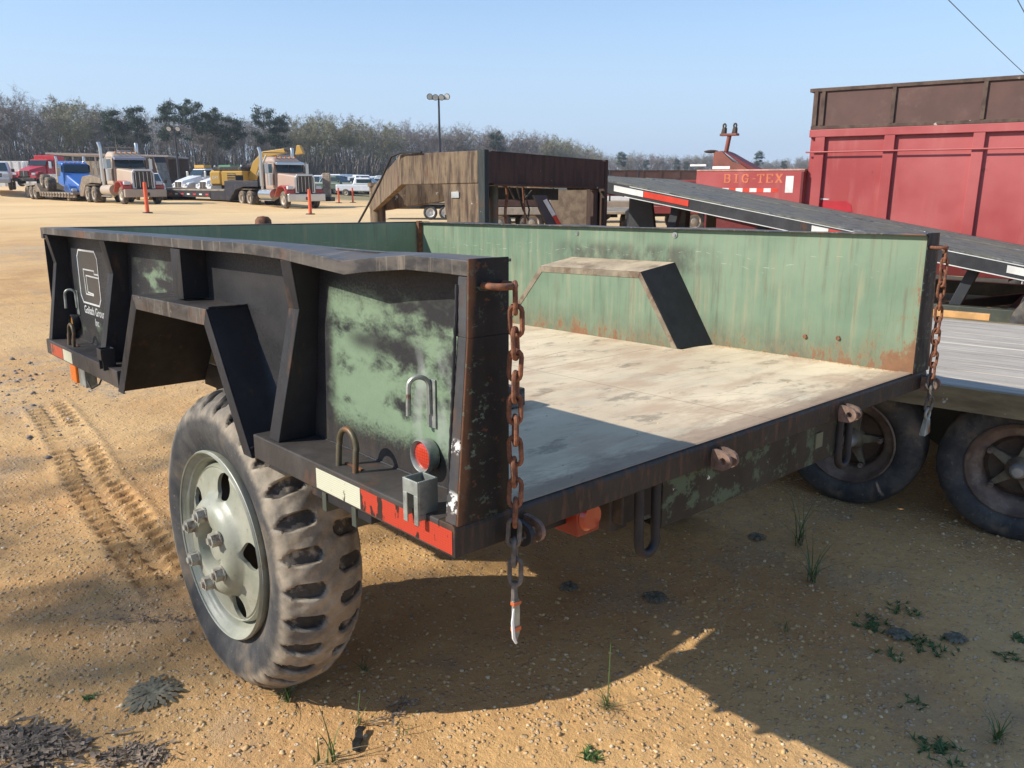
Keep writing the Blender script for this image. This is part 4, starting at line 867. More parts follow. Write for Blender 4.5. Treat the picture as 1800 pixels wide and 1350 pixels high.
def slab(nm, x0, x1, y0, y1, t0, t1, mat, bev=.003):
    s_ = MB(); q0, q1 = -.023*(x0-5.5), -.023*(x1-5.5); s_.hexa([(x0, y0, rz_(y0)+t0+q0), (x1, y0, rz_(y0)+t0+q1), (x1, y1, rz_(y1)+t0+q1), (x0, y1, rz_(y1)+t0+q0)], [(x0, y0, rz_(y0)+t1+q0), (x1, y0, rz_(y0)+t1+q1), (x1, y1, rz_(y1)+t1+q1), (x0, y1, rz_(y1)+t1+q0)])
    return s_.build(nm, mat, rp, bevel=bev)
for k in range(3):
    slab('runway', 5.50+k*.68, 5.50+k*.68+.665, -3.0, 3.30, -.035, -.004*(k == 1), M_DECK)
slab('side_rail', 5.455, 5.4995, -3.0, 3.30, -.115, -.012, M_DK)
slab('side_rail', 7.53, 7.57, -3.0, 3.30, -.10, .0, M_DK)
M_WL = plain('white_line_paint', (.62, .63, .6), .5)
slab('edge_line', 5.452, 5.4548, -3.0, 2.7, -.018, -.012, M_WL, 0); slab('edge_line', 5.452, 5.4548, -3.0, 2.75, -.115, -.108, M_WL, 0)
for y0, y1, mm in ((2.56, 2.86, M_WT), (2.12, 2.555, M_RT), (.93, 1.06, M_WT), (.50, .925, M_RT), (-.62, -.30, M_WT)): slab('reflective_tape', 5.449, 5.4518, y0, y1, -.082, -.030, mm, 0)
for y in (2.95, 1.95, .95, -.05, -1.05): slab('deck_joist', 5.52, 7.52, y-.04, y+.04, -.13, -.037, M_DKB)
for x, y, dy in ((5.56, 2.45, .16), (5.56, 1.62, .12), (5.56, .86, .10), (5.62, .02, .10), (5.62, -.42, .06), (7.3, 2.2, .1)):
    s = MB(); b = .72; s.hexa([(x, y-.04, b), (x+.07, y-.04, b), (x+.07, y+.04, b), (x, y+.04, b)], [(x, y-dy-.04, rz_(y-dy)-.116), (x+.07, y-dy-.04, rz_(y-dy)-.116), (x+.07, y-dy+.04, rz_(y-dy)-.116), (x, y-dy+.04, rz_(y-dy)-.116)]); s.build('deck_strut', M_DKB, rp, bevel=.004)
for x in (5.56, 7.3): MB().box(x, x+.08, -3.0, 4.3, .60, .7195).build('frame_rail', M_DKF, rp, bevel=.004)
for y in (-1.4, -.4, 1.0, 2.4, 3.8): MB().box(5.641, 7.299, y, y+.09, .62, .71).build('cross_member', M_DKB, rp, bevel=.004)
s = MB(); s.hexa([(5.641, .15, .64), (5.70, .15, .64), (7.2, -.5, .64), (7.1, -.5, .64)], [(5.641, .15, .715), (5.70, .15, .715), (7.2, -.5, .715), (7.1, -.5, .715)]); s.build('diagonal_brace', M_DKB, rp)
s = MB(); s.prism([(2.62, .55), (3.02, .55), (3.02, 1.45), (2.78, 1.45)], 0, 6.02, 6.06); s.build('hoist_panel', M_DKB, rp, bevel=.004)
s = MB(); s.box(6.0, 6.10, 2.40, 2.56, .55, 1.38); s.build('hoist_post', M_DKB, rp, bevel=.004)
s = MB(); s.box(6.3, 6.36, 2.25, 2.33, .55, 1.36); s.build('hoist_post', plain('olive_brown_post', (.14, .11, .075), .6), rp, bevel=.004)
s = MB(); s.box(5.085, 5.125, -.28, .12, .7005, .745); t = s.build('timber_plank', plain('fresh_orange_timber', (.55, .30, .11), .7, var=.2, sc=10), None, bevel=.003)
t.matrix_world = RM; tag(t, 'short orange timber plank lying across the far edge of the weathered wood flatbed', 'plank')
M_TYB = m_tyre('black_trailer_tyre', .32, tread=(.17, .135, .095)); M_RIMR = plain('rusty_brown_wheel_paint', (.15, .105, .08), .6, var=.3, sc=12, dirt=(.28, .22, .17), dirt_amt=.5)
M_RIMW = plain('white_wheel_paint', (.62, .62, .60), .4, dirt=(.2, .15, .1), dirt_amt=.3)
def small_wheel(par, x, y, z, r=.345, w_=.215, out=-1, rimm=None, spider=True, seg=56):
    rimm = rimm or M_RIMR; k = r/.345
    o = bpy.data.objects.new('wheel', None); C.objects.link(o); o.parent = par; o.matrix_local = Matrix.Translation((x, y, z)) @ (Matrix.Rotation(PI, 4, 'Z') if out > 0 else Matrix())
    s_ = MB(); nb = 64; P = [(.215, .030), (.225, .012), (.25, .0), (.285, -.004), (.315, .008), (.333, .024)]+[(.343-.004*abs(2*i/8-1)**2, .034+.147*i/8) for i in range(9)]; P = [(a*k, b*k) for a, b in P]
    P = P+[(a, w_*k-b) for a, b in P[:6][::-1]]
    s_.lathe(P, (0, 0, 0), 0, seg); t_ = s_.build('tyre', M_TYB, o, smooth=60)
    # shoulder sipes: every other ring of shoulder vertices drawn in
    for j in range(seg):
        for i in (4, 5, 6, len(P)-5, len(P)-6, len(P)-7):
            if j % 2:
                v = t_.data.vertices[j*len(P)+i].co; v.y *= .988; v.z *= .988
    s_ = MB(); s_.lathe([(a*k, b*k) for a, b in ((.214, .028), (.220, .014), (.212, .008), (.205, .02), (.198, .045), (.185, .055), (.165, .058), (.152, .070), (.150, .12), (.15, .16))], (0, 0, 0), 0, 48); s_.build('rim', rimm, o, smooth=50)
    if spider:
        s_ = MB(); s_.lathe([(0, .03), (.035, .03), (.05, .045), (.06, .07), (.06, .12)], (0, 0, 0), 0, 20); s_.build('hub', M_SPID, o, smooth=True)
        s_ = MB(); s_.lathe([(0, -.012), (.022, -.010), (.034, .004), (.036, .03)], (0, 0, 0), 0, 20); s_.build('hub_cap', M_HUBC, o, smooth=True)
        for j in range(5):
            a = .5+2*PI*j/5; ca, sa = math.cos(a), math.sin(a)
            s_ = MB(); s_.hexa([(.060, -sa*.026+ca*.04, ca*.026+sa*.04), (.10, -sa*.026+ca*.04, ca*.026+sa*.04), (.10, -sa*.010+ca*.150, ca*.010+sa*.150), (.075, -sa*.010+ca*.150, ca*.010+sa*.150)],
                               [(.060, sa*.026+ca*.04, -ca*.026+sa*.04), (.10, sa*.026+ca*.04, -ca*.026+sa*.04), (.10, sa*.010+ca*.150, -ca*.010+sa*.150), (.075, sa*.010+ca*.150, -ca*.010+sa*.150)]); s_.build('spoke', M_SPID, o, bevel=.004)
            s_ = MB(); s_.cyl((.035, ca*.140, sa*.140), (.060, ca*.140, sa*.140), .014, 6); s_.cyl((.02, ca*.140, sa*.140), (.035, ca*.140, sa*.140), .008, 8); s_.build('wheel_bolt', M_RIMR, o)
        s_ = MB(); s_.lathe([(0, .105), (.13, .105), (.15, .12)], (0, 0, 0), 0, 24); s_.build('brake_drum', M_DRUM, o)
    else:
        s_ = MB(); s_.lathe([(a*k, b) for a, b in ((0, .035), (.05, .035), (.055, .055), (.16, .06), (.165, .05), (.19, .05))], (0, 0, 0), 0, 32); s_.build('disc', rimm, o, smooth=40)
        for j in range(5): a = 2*PI*j/5; s_ = MB(); s_.cyl((.03, .085*k*math.cos(a), .085*k*math.sin(a)), (.06, .085*k*math.cos(a), .085*k*math.sin(a)), .012, 6); s_.build('lug_nut', M_NUT, o)
    return o
M_DRUM = m_rust('rusty_brake_drum', (.05, .03, .02), (.13, .075, .045), (.10, .08, .05), 12)
M_SPID = plain('mossy_khaki_spider', (.17, .15, .10), .7, var=.3, sc=16, dirt=(.1, .06, .04), dirt_amt=.5); M_HUBC = plain('grey_hub_cap', (.36, .35, .32), .4, .3)
small_wheel(rp, 6.15, 2.15, .56, .30, rimm=M_RIMR, spider=False); small_wheel(rp, 5.30, -.66, .62, .30, rimm=M_RIMR, spider=False); small_wheel(rp, 5.30, -1.36, .62, .30, spider=False)
# ---- flatbed trailer with weathered planks
def m_plank():
    m = MT('weathered_grey_plank', .95, 0, .12); oi = m.n('ShaderNodeObjectInfo'); r = oi.outputs['Random']; v = m.n('ShaderNodeVectorMath', operation='ADD'); m.put(v.inputs[0], m.o)
    k = m.n('ShaderNodeCombineXYZ'); m.put(k.inputs[1], m.mul(r, 37.0)); m.put(v.inputs[1], k.outputs[0]); vv = v.outputs[0]
    g = m.noise(1, 7, .72, v=vv, st=(75, 1.6, 30), dist=.6); b = m.noise(2, 4, .6, v=vv); cr = m.noise(1, 4, .6, v=vv, st=(120, 2.4, 1), off=(3, 1, 0))
    c = m.mix(m.ss(g, .28, .72), (.21, .185, .155), (.58, .53, .46)); c = m.mix(m.ss(b, .5, .7, 0, .5), c, (.42, .39, .34)); c = m.mix(m.mul(r, .3), c, (.45, .41, .36))
    c = m.mix(m.ss(cr, .66, .70, 0, .85), c, (.07, .06, .05)); m.col(c); m.bump(m.sub(g, m.mul(m.ss(cr, .62, .7), 1.2)), .6, .006); return m.m
M_PLK = m_plank(); M_FBR = m_rustbeam('mossy_brown_channel', (.12, .095, .05), (.26, .215, .12), (.16, .09, .05), st=(5, 2, 9))
fb = thing('flatbed_trailer', 'flatbed trailer with weathered grey wood deck and rusty wheels at the right edge', 'trailer', mat=RM)
ZD = .70; X0 = 2.95
nplk = 11; pw = 2.08/nplk; base = None
for k in range(nplk):
    x = X0+.012+k*pw
    if base is None:
        s = MB(); s.box(.004, pw-.004, -3.2, 2.6, ZD-.038, ZD); base = s.build('plank', M_PLK, fb, bevel=.004); o = base
    else: o = base.copy(); C.objects.link(o); o.parent = fb
    o.location = (x, random.uniform(-.02, .02), random.uniform(-.003, .003)); o.rotation_euler = (0, random.uniform(-.006, .006), random.uniform(-.0008, .0008))
s = MB(); s.prism([(X0-.03, ZD+.006), (X0+.010, ZD+.006), (X0+.010, ZD-.004), (X0-.022, ZD-.004), (X0-.022, ZD-.092), (X0+.02, ZD-.092), (X0+.02, ZD-.10), (X0-.03, ZD-.10)], 1, -3.2, 2.6); s.build('side_rail', M_FBR, fb)
s = MB(); s.box(X0+2.095, X0+2.12, -3.2, 2.6, ZD-.10, ZD+.002); s.build('side_rail', M_FBR, fb, bevel=.003)
s = MB(); s.box(X0-.03, X0+2.12, 2.6, 2.66, ZD-.10, ZD+.002); s.build('front_rail', M_FBR, fb, bevel=.003)
for x in (X0+.48, X0+1.5): MB().box(x, x+.06, -3.2, 2.6, ZD-.2, ZD-.045).build('frame_rail', M_DARK, fb, bevel=.003)
for y in (-2.4, -1.6, -.8, 0, .8, 1.6): MB().box(X0-.02, X0+2.09, y, y+.05, ZD-.095, ZD-.044).build('cross_member', M_DARK, fb)
for y in (.02, -.715):
    small_wheel(fb, X0+.06, y, .335, .345, spider=True); small_wheel(fb, X0+2.03, y, .335, .345, out=1, spider=True)
    MB().cyl((X0+.2, y, .335), (X0+1.9, y, .335), .035, 10).build('axle', M_DARK, fb)
s = MB(); s.prism([(-.60, ZD-.2), (-.12, ZD-.2), (-.22, .36), (-.36, .27), (-.5, .36)], 0, X0+.42, X0+.45); s.build('spring_hanger', plain('yellowish_grimy_hanger', (.12, .10, .06), .8), fb, bevel=.004)
s = MB(); s.tube([(X0+.40, -.80+.02*k, .36+.012*math.sin(k*.4)*8) for k in range(5)], .01, 6); s.build('brake_line', M_DARK, fb)
# ---- big red dump trailer with brown extension boards
def m_redpaint():
    m = MT('faded_red_box_paint', .5); x, y, z = m.xyz(); b = m.noise(.8, 4, .55); v = m.noise(1, 5, .6, st=(4, 4, .7)); f = m.noise(11, 6, .72)
    c = m.mix(m.ss(b, .3, .7), (.34, .052, .050), (.44, .105, .10)); c = m.mix(m.ss(v, .55, .75, 0, .5), c, (.47, .16, .14)); c = m.mix(m.ss(m.noise(3, 6, .75, off=(2, 5, 3)), .66, .72, 0, .7), c, (.13, .045, .03))
    c = m.mix(m.ss(f, .735, .76, 0, .9), c, (.6, .5, .47)); m.col(c); m.set('Roughness', m.ss(b, .3, .7, .4, .55)); m.bump(m.add(b, m.mul(f, .1)), .25, .05); return m.m
M_REDBOX = m_redpaint(); M_REDD = plain('dark_red_frame_paint', (.13, .012, .012), .5, dirt=(.08, .04, .03), dirt_amt=.3); M_BRN = plain('brown_extension_sheet', (.105, .052, .040), .65, var=.12, sc=3, dirt=(.16, .10, .08), dirt_amt=.35, bump=.1)
M_BRF = m_rustbeam('brown_rusty_tube', (.05, .028, .02), (.13, .085, .06), (.10, .05, .035), st=(5, 5, 5))
M_REDBAND = plain('bright_red_band_paint', (.42, .02, .03), .45, dirt=(.3, .1, .1), dirt_amt=.2)
def dump_trailer(label, mtx):
    t = thing('dump_trailer', label, 'dump trailer', mat=mtx)
    # local: x depth (0 = face seen), y along (0 = left end, negative to the right); box x 0..2.4, y 0..-6.6
    zb, z1, z2, Lb = .62, 2.28, 2.83, 6.6
    s_ = MB(); s_.box(.05, 2.35, -Lb, 0, zb, zb+.05); s_.build('box_floor', M_REDD, t)
    s_ = MB(); s_.box(.05, .056, -Lb, 0, zb+.051, z1); s_.build('side_panel', M_REDBOX, t)
    s_ = MB(); s_.box(2.34, 2.346, -Lb, 0, zb+.051, z1); s_.build('side_panel', M_REDBOX, t)
    s_ = MB(); s_.box(.0565, 2.3395, -.006, 0, zb+.051, z1); s_.build('front_wall', M_REDBOX, t)
    s_ = MB(); s_.box(.0565, 2.3395, -Lb, -Lb+.006, zb+.051, z1); s_.build('tailgate', M_REDBOX, t)
    for yy in (-.14, -1.03, -2.06, -3.1, -4.15, -5.2, -6.2):
        wd = .13
        s_ = MB(); s_.box(-.005, .0495, yy-wd/2, yy+wd/2, zb, z1-.09); s_.build('side_rib', M_REDBOX, t, bevel=.006)
    s_ = MB(); s_.box(-.012, .0495, -Lb, .01, z1-.088, z1+.012); s_.build('top_rail', M_REDBOX, t, bevel=.006)
    s_ = MB(); s_.box(-.012, .0495, -Lb, .01, zb-.19, zb-.001); s_.build('bottom_rail', M_REDD, t, bevel=.006)
    s_ = MB(); s_.cyl((-.03, .03, z1-.285), (-.03, -Lb, z1-.285), .011, 8); s_.build('tarp_rail', M_REDBOX, t, smooth=True)
    s_ = MB(); s_.prism([(-.14, 1.36), (-.30, 1.36), (-.33, 1.37), (-.18, 1.38)], 0, .0455, .049); s_.build('paint_scrape', M_WHITEPT, t)
    s_ = MB(); s_.prism([(-.10, 1.20), (-.10, 1.345), (-.55, 1.345), (-.62, 1.30), (-.64, 1.20)], 0, .0455, .049); s_.build('red_band', M_REDBAND, t)
    # brown extension: posts, rails, sheets
    s_ = MB(); s_.box(.012, .04, -Lb, 0, z1+.06, z2-.05); s_.build('extension_sheet', M_BRN, t)
    s_ = MB(); s_.box(2.3, 2.33, -Lb, 0, z1+.06, z2-.05); s_.build('extension_sheet', M_BRN, t)
    s_ = MB(); s_.box(.0405, 2.2995, -.02, 0, z1+.06, z2-.05); s_.build('extension_sheet', M_BRN, t)
    for zz in (z1+.013, z2-.049): s_ = MB(); s_.box(-.012, .045, -Lb, .0, zz, zz+.046); s_.build('extension_rail', M_BRF, t, bevel=.004)
    s_ = MB(); s_.box(-.008, 2.35, -.002, .05, z2-.049, z2-.003); s_.build('extension_rail', M_BRF, t, bevel=.004)
    for yy in (-.045, -.14, -1.03, -2.06, -3.1, -4.15, -5.2, -6.2): s_ = MB(); s_.box(-.016, .0115, yy-.024, yy+.024, z1+.0595, z2-.0495); s_.build('extension_post', M_BRF, t, bevel=.003)
    # running gear
    for x in (.75, 1.5): s_ = MB(); s_.box(x, x+.12, -Lb, 1.4, zb-.20, zb-.001); s_.build('frame_rail', M_REDD, t)
    for yy in (-3.0, -3.95):
        for x, o_ in ((.0, -1), (2.3, 1)): small_wheel(t, x, yy, .40, .42, out=o_, rimm=M_RIMW, spider=False, seg=40)
    return t
DM = RM @ Matrix.Translation((10.6, 2.80, 0))
dt = dump_trailer('tall faded red dump trailer with brown sheet extension boards, right behind the black ramp', DM)
# low gooseneck front of the same trailer with the lettered plate
def mpt(nm, verts_yz, x0, x1, mat, bev=0): s_ = MB(); s_.prism(verts_yz, 0, x0, x1); return s_.build(nm, mat, dt, bevel=bev)
M_REDPL = m_redpaint(); 
mpt('neck_plate', [(.02, 1.75), (1.64, 1.75), (1.66, 1.30), (.9, 1.15), (.02, .85)], -.02, .03, M_REDPL, .006)
mpt('neck_plate', [(.02, 1.75), (1.64, 1.75), (1.66, 1.30), (.9, 1.15), (.02, .85)], 2.2, 2.25, M_REDPL, .006)
mpt('neck_edge', [(.02, 1.752), (1.64, 1.752), (1.64, 1.775), (.02, 1.775)], -.03, 2.25, plain('chalky_pink_edge', (.50, .26, .20), .7, var=.3, sc=10), .004)
mpt('neck_post', [(.021, .86), (.06, .86), (.06, 1.74), (.021, 1.74)], -.05, -.021, M_REDD, .004)
for k in range(8): mpt('reflective_tape', [(1.22-k*.105, 1.455), (1.22-(k+1)*.105+.0005, 1.455), (1.22-(k+1)*.105+.0005, 1.51), (1.22-k*.105, 1.51)], -.0225, -.0203, M_WT if k % 2 == 0 else M_RT)
mpt('white_sticker', [(.28, 1.45), (.17, 1.45), (.17, 1.68), (.28, 1.68)], -.0225, -.0203, M_WT)
def slab_letters(body, y0, zb_, w_, h, gap, par, mat, x=-.0225):     # slab-serif capitals as thin flat strips; reads towards -Y
    G = {'B': [[(0, 0), (0, 1)], [(-.12, 1), (.55, 1), (.72, .88), (.72, .64), (.55, .52), (0, .52)], [(.55, .52), (.78, .40), (.78, .13), (.58, 0), (-.12, 0)]],
         'I': [[(.4, 0), (.4, 1)], [(.1, 0), (.7, 0)], [(.1, 1), (.7, 1)]],
         'G': [[(.82, .72), (.78, .9), (.55, 1), (.25, .97), (.05, .75), (0, .5), (.05, .25), (.25, .03), (.55, 0), (.80, .10), (.80, .45)], [(.5, .45), (.95, .45)]],
         '-': [[(.2, .45), (.6, .45)]],
         'T': [[(.4, 0), (.4, 1)], [(.15, 0), (.65, 0)], [(-.05, .8), (-.05, 1), (.85, 1), (.85, .8)]],
         'E': [[(.05, 0), (.05, 1)], [(-.08, 1), (.78, 1), (.78, .8)], [(-.08, 0), (.82, 0), (.82, .22)], [(.05, .52), (.5, .52)]],
         'X': [[(.02, 0), (.78, 1)], [(.02, 1), (.78, 0)], [(-.1, 0), (.2, 0)], [(.6, 0), (.92, 0)], [(-.1, 1), (.2, 1)], [(.6, 1), (.92, 1)]]}
    y = y0
    for ch in body:
        mb = MB(); lv = 0
        for pl in G[ch]:
            for (u0, v0), (u1, v1) in zip(pl[:-1], pl[1:]):
                a = Vector((y-u0*w_, zb_+v0*h)); b = Vector((y-u1*w_, zb_+v1*h)); d = (b-a).normalized(); n_ = Vector((-d.y, d.x)); ver = abs(d.y) > .35; th = (.020 if ver else .010); n_ = n_*th/1.6; e = d*.004
                q = [a-e+n_, b+e+n_, b+e-n_, a-e-n_]; xx = x-lv; mb.add([(xx, p_.x, p_.y) for p_ in q], [(0, 1, 2, 3)]); lv += .00025
        mb.build('lettering', mat, par); y -= w_*(.62 if ch == '-' else 1.0)+gap
slab_letters('BIG-TEX', 1.185, 1.592, .098, .112, .036, dt, plain('orange_red_lettering', (.58, .16, .07), .5))
mpt('deck_box', [(1.0, 1.14), (.1, .86), (.1, .62), (1.6, .62), (1.6, 1.2)], .25, 2.0, M_REDD, .01)
# hoist mast with a forked head on the neck
mh = plain('rust_red_hoist_paint', (.20, .06, .04), .6, dirt=(.08, .04, .03), dirt_amt=.5)
mpt('hoist_gusset', [(1.62, 1.78), (1.62, 2.05), (1.50, 2.06), (1.30, 1.90), (.95, 1.78)], .5, .56, mh, .006)
s = MB(); s.hexa([(.45, .90, 1.78), (.75, .90, 1.78), (.75, 1.02, 1.78), (.45, 1.02, 1.78)], [(.45, 1.38, 2.03), (.75, 1.38, 2.03), (.75, 1.46, 2.06), (.45, 1.46, 2.06)]); s.build('hoist_arm', M_REDD, dt, bevel=.006)
s = MB(); s.cyl((.55, 1.44, 2.03), (.55, 1.40, 2.28), .034, 10); s.build('mast', mh, dt, smooth=True)
s = MB(); s.box(.50, .62, 1.27, 1.54, 2.28, 2.315); s.build('fork_base', mh, dt, bevel=.006)
for yy in (1.50, 1.33):
    s = MB(); s.hexa([(.52, yy-.035, 2.316), (.60, yy-.035, 2.316), (.60, yy+.03, 2.316), (.52, yy+.03, 2.316)], [(.52, yy-.035, 2.40), (.60, yy-.035, 2.40), (.60, yy+.01, 2.40), (.52, yy+.01, 2.40)]); s.build('fork_tine', M_DARK, dt, bevel=.004)
    s = MB(); s.tube([(.55, yy-.012+.022*math.cos(a), 2.425+.032*math.sin(a)) for a in [2*PI*k/10 for k in range(10)]], .014, 6, closed=True); s.build('fork_shackle', M_DARK, dt, smooth=True)
s = MB(); s.ball((.55, 1.68, 2.055), .12, 10, 6, (.7, 1, .22)); s.build('beacon_cap', M_DARK, dt, smooth=True)
s = MB(); s.box(.40, .43, 1.30, 1.58, 1.79, 1.83); s.build('white_bar', M_WHITEPT, dt); s = MB(); s.box(.2, .23, 1.60, 1.86, 1.83, 1.86); s.build('white_bar', M_WHITEPT, dt)
# a second trailer of the kind further back on the left of it
dt2 = dump_trailer('rust-brown sided dump trailer further back, seen between the rusty gooseneck and the lettered red plate', Matrix.Translation((CAM.x+47*(math.sin(YAW)+.114*math.cos(YAW)), CAM.y+47*(math.cos(YAW)-.114*math.sin(YAW)), -.62)) @ Matrix.Rotation(R(51), 4, 'Z'))
# ================================================================ far yard
CY, SY = math.cos(YAW), math.sin(YAW)
def yard(px, d, z=None):      # world ground point seen in picture column px (0..1800) at depth d
    u = (px-900)/F*d; x = CAM.x+u*CY+d*SY; y = CAM.y-u*SY+d*CY
    if z is None: z = float(gfar(np.array(x), np.array(y))*sst(np.array(d), 20, 44))
    return (x, y, z)
def head(phi): return -YAW+R(phi)      # rotation for a +X vehicle: phi measured in the picture's own ground axes (0 = to the right, -90 = towards us)
def paint(name, col, rough=.35, dirt=.3, dcol=(.30, .22, .15)):
    m = MT(name, rough); n = m.noise(3, 5, .6); z = m.xyz()[2]
    c = m.mix(m.mul(m.ss(z, 1.6, .3), m.ss(n, .3, .7, .2*dirt, 1.6*dirt)), col, dcol); c = m.mix(m.ss(m.noise(1.2, 4), .4, .7, 0, dirt*.5), c, dcol); m.col(c); return m.m
P_CREAM = paint('dusty_cream_paint', (.46, .36, .27), .45, .5); P_CREAM2 = paint('dusty_pink_cream_paint', (.40, .29, .23), .45, .4); P_REDF = paint('red_fender_paint', (.42, .03, .03), .35, .25)
P_BLUE = paint('bright_blue_paint', (.03, .13, .42), .3, .15); P_RED = paint('bright_red_paint', (.50, .03, .04), .35, .1); P_WHITE = paint('white_vehicle_paint', (.72, .73, .74), .3, .15)
P_SILV = paint('silver_vehicle_paint', (.40, .42, .44), .3, .2); P_CHR = MT('dusty_chrome', .28, .85); P_CHR.col((.62, .60, .56)); P_CHR = P_CHR.m
P_GLS = MT('dark_tinted_glass', .08); P_GLS.col((.025, .045, .055)); P_GLS = P_GLS.m; P_GRL = plain('dark_grille_mesh', (.05, .035, .028), .6, var=.3, sc=30)
P_BLK = plain('dusty_black_chassis', (.035, .03, .028), .7, dirt=(.2, .15, .1), dirt_amt=.4); P_TYR = plain('dusty_far_tyre', (.06, .052, .045), .85, dirt=(.24, .18, .12), dirt_amt=.6)
P_RIM = plain('dusty_aluminium_wheel', (.42, .36, .28), .5, .2, dirt=(.25, .19, .12), dirt_amt=.4); P_YEL = paint('excavator_yellow_paint', (.52, .30, .05), .45, .15); P_LMP = plain('clear_lamp_lens', (.55, .56, .55), .15); P_AMB = plain('amber_marker_lens', (.6, .2, .03), .3)
P_DECK = plain('dusty_grey_deck', (.20, .17, .13), .85, var=.3, sc=2, dirt=(.33, .26, .18), dirt_amt=.6); P_WOOD = plain('grey_wood_ramp', (.22, .20, .17), .85, var=.3, sc=5)
def bxo(par, nm, mat, x0, x1, y0, y1, z0, z1, bev=.02): return MB().box(x0, x1, y0, y1, z0, z1).build(nm, mat, par, bevel=bev, seg=1)
def hxo(par, nm, mat, b, t, bev=.02): s_ = MB(); s_.hexa(b, t); return s_.build(nm, mat, par, bevel=bev, seg=2)
_wc = {}
def fwheel(par, x, y, r=.52, w_=.30, dual=False):      # far wheel: tyre with rim child, shared meshes
    key = (r, w_, dual, y > 0)
    if key not in _wc:
        s_ = MB(); sg = 1 if y > 0 else -1; ww = w_*(2.1 if dual else 1)
        s_.lathe([(r*.56, -sg*ww/2*0+0), (r*.62, sg*.0), (r*.85, sg*.0), (r*.96, -sg*.03), (r, -sg*.07), (r, -sg*(ww-.07)), (r*.96, -sg*(ww-.03)), (r*.6, -sg*ww)], (0, 0, 0), 1, 24); t_ = s_.build('tyre', P_TYR, par, smooth=40)
        s_ = MB(); k = -sg*.13 if dual else -sg*.03; s_.lathe([(0, k-sg*-.05), (.12*r/.5, k+sg*.04), (.14*r/.5, k), (r*.42, k-sg*.02), (r*.46, -sg*.02), (r*.58, sg*.002), (r*.6, -sg*.03)], (0, 0, 0), 1, 20); rm = s_.build('rim', P_RIM, t_, smooth=40)
        _wc[key] = (t_.data, rm.data); t_.name = 'wheel'
    else:
        t_ = bpy.data.objects.new('wheel', _wc[key][0]); C.objects.link(t_); t_.parent = par
        rm = bpy.data.objects.new('rim', _wc[key][1]); C.objects.link(rm); rm.parent = t_
    t_.location = (x, y, r-.01); return t_
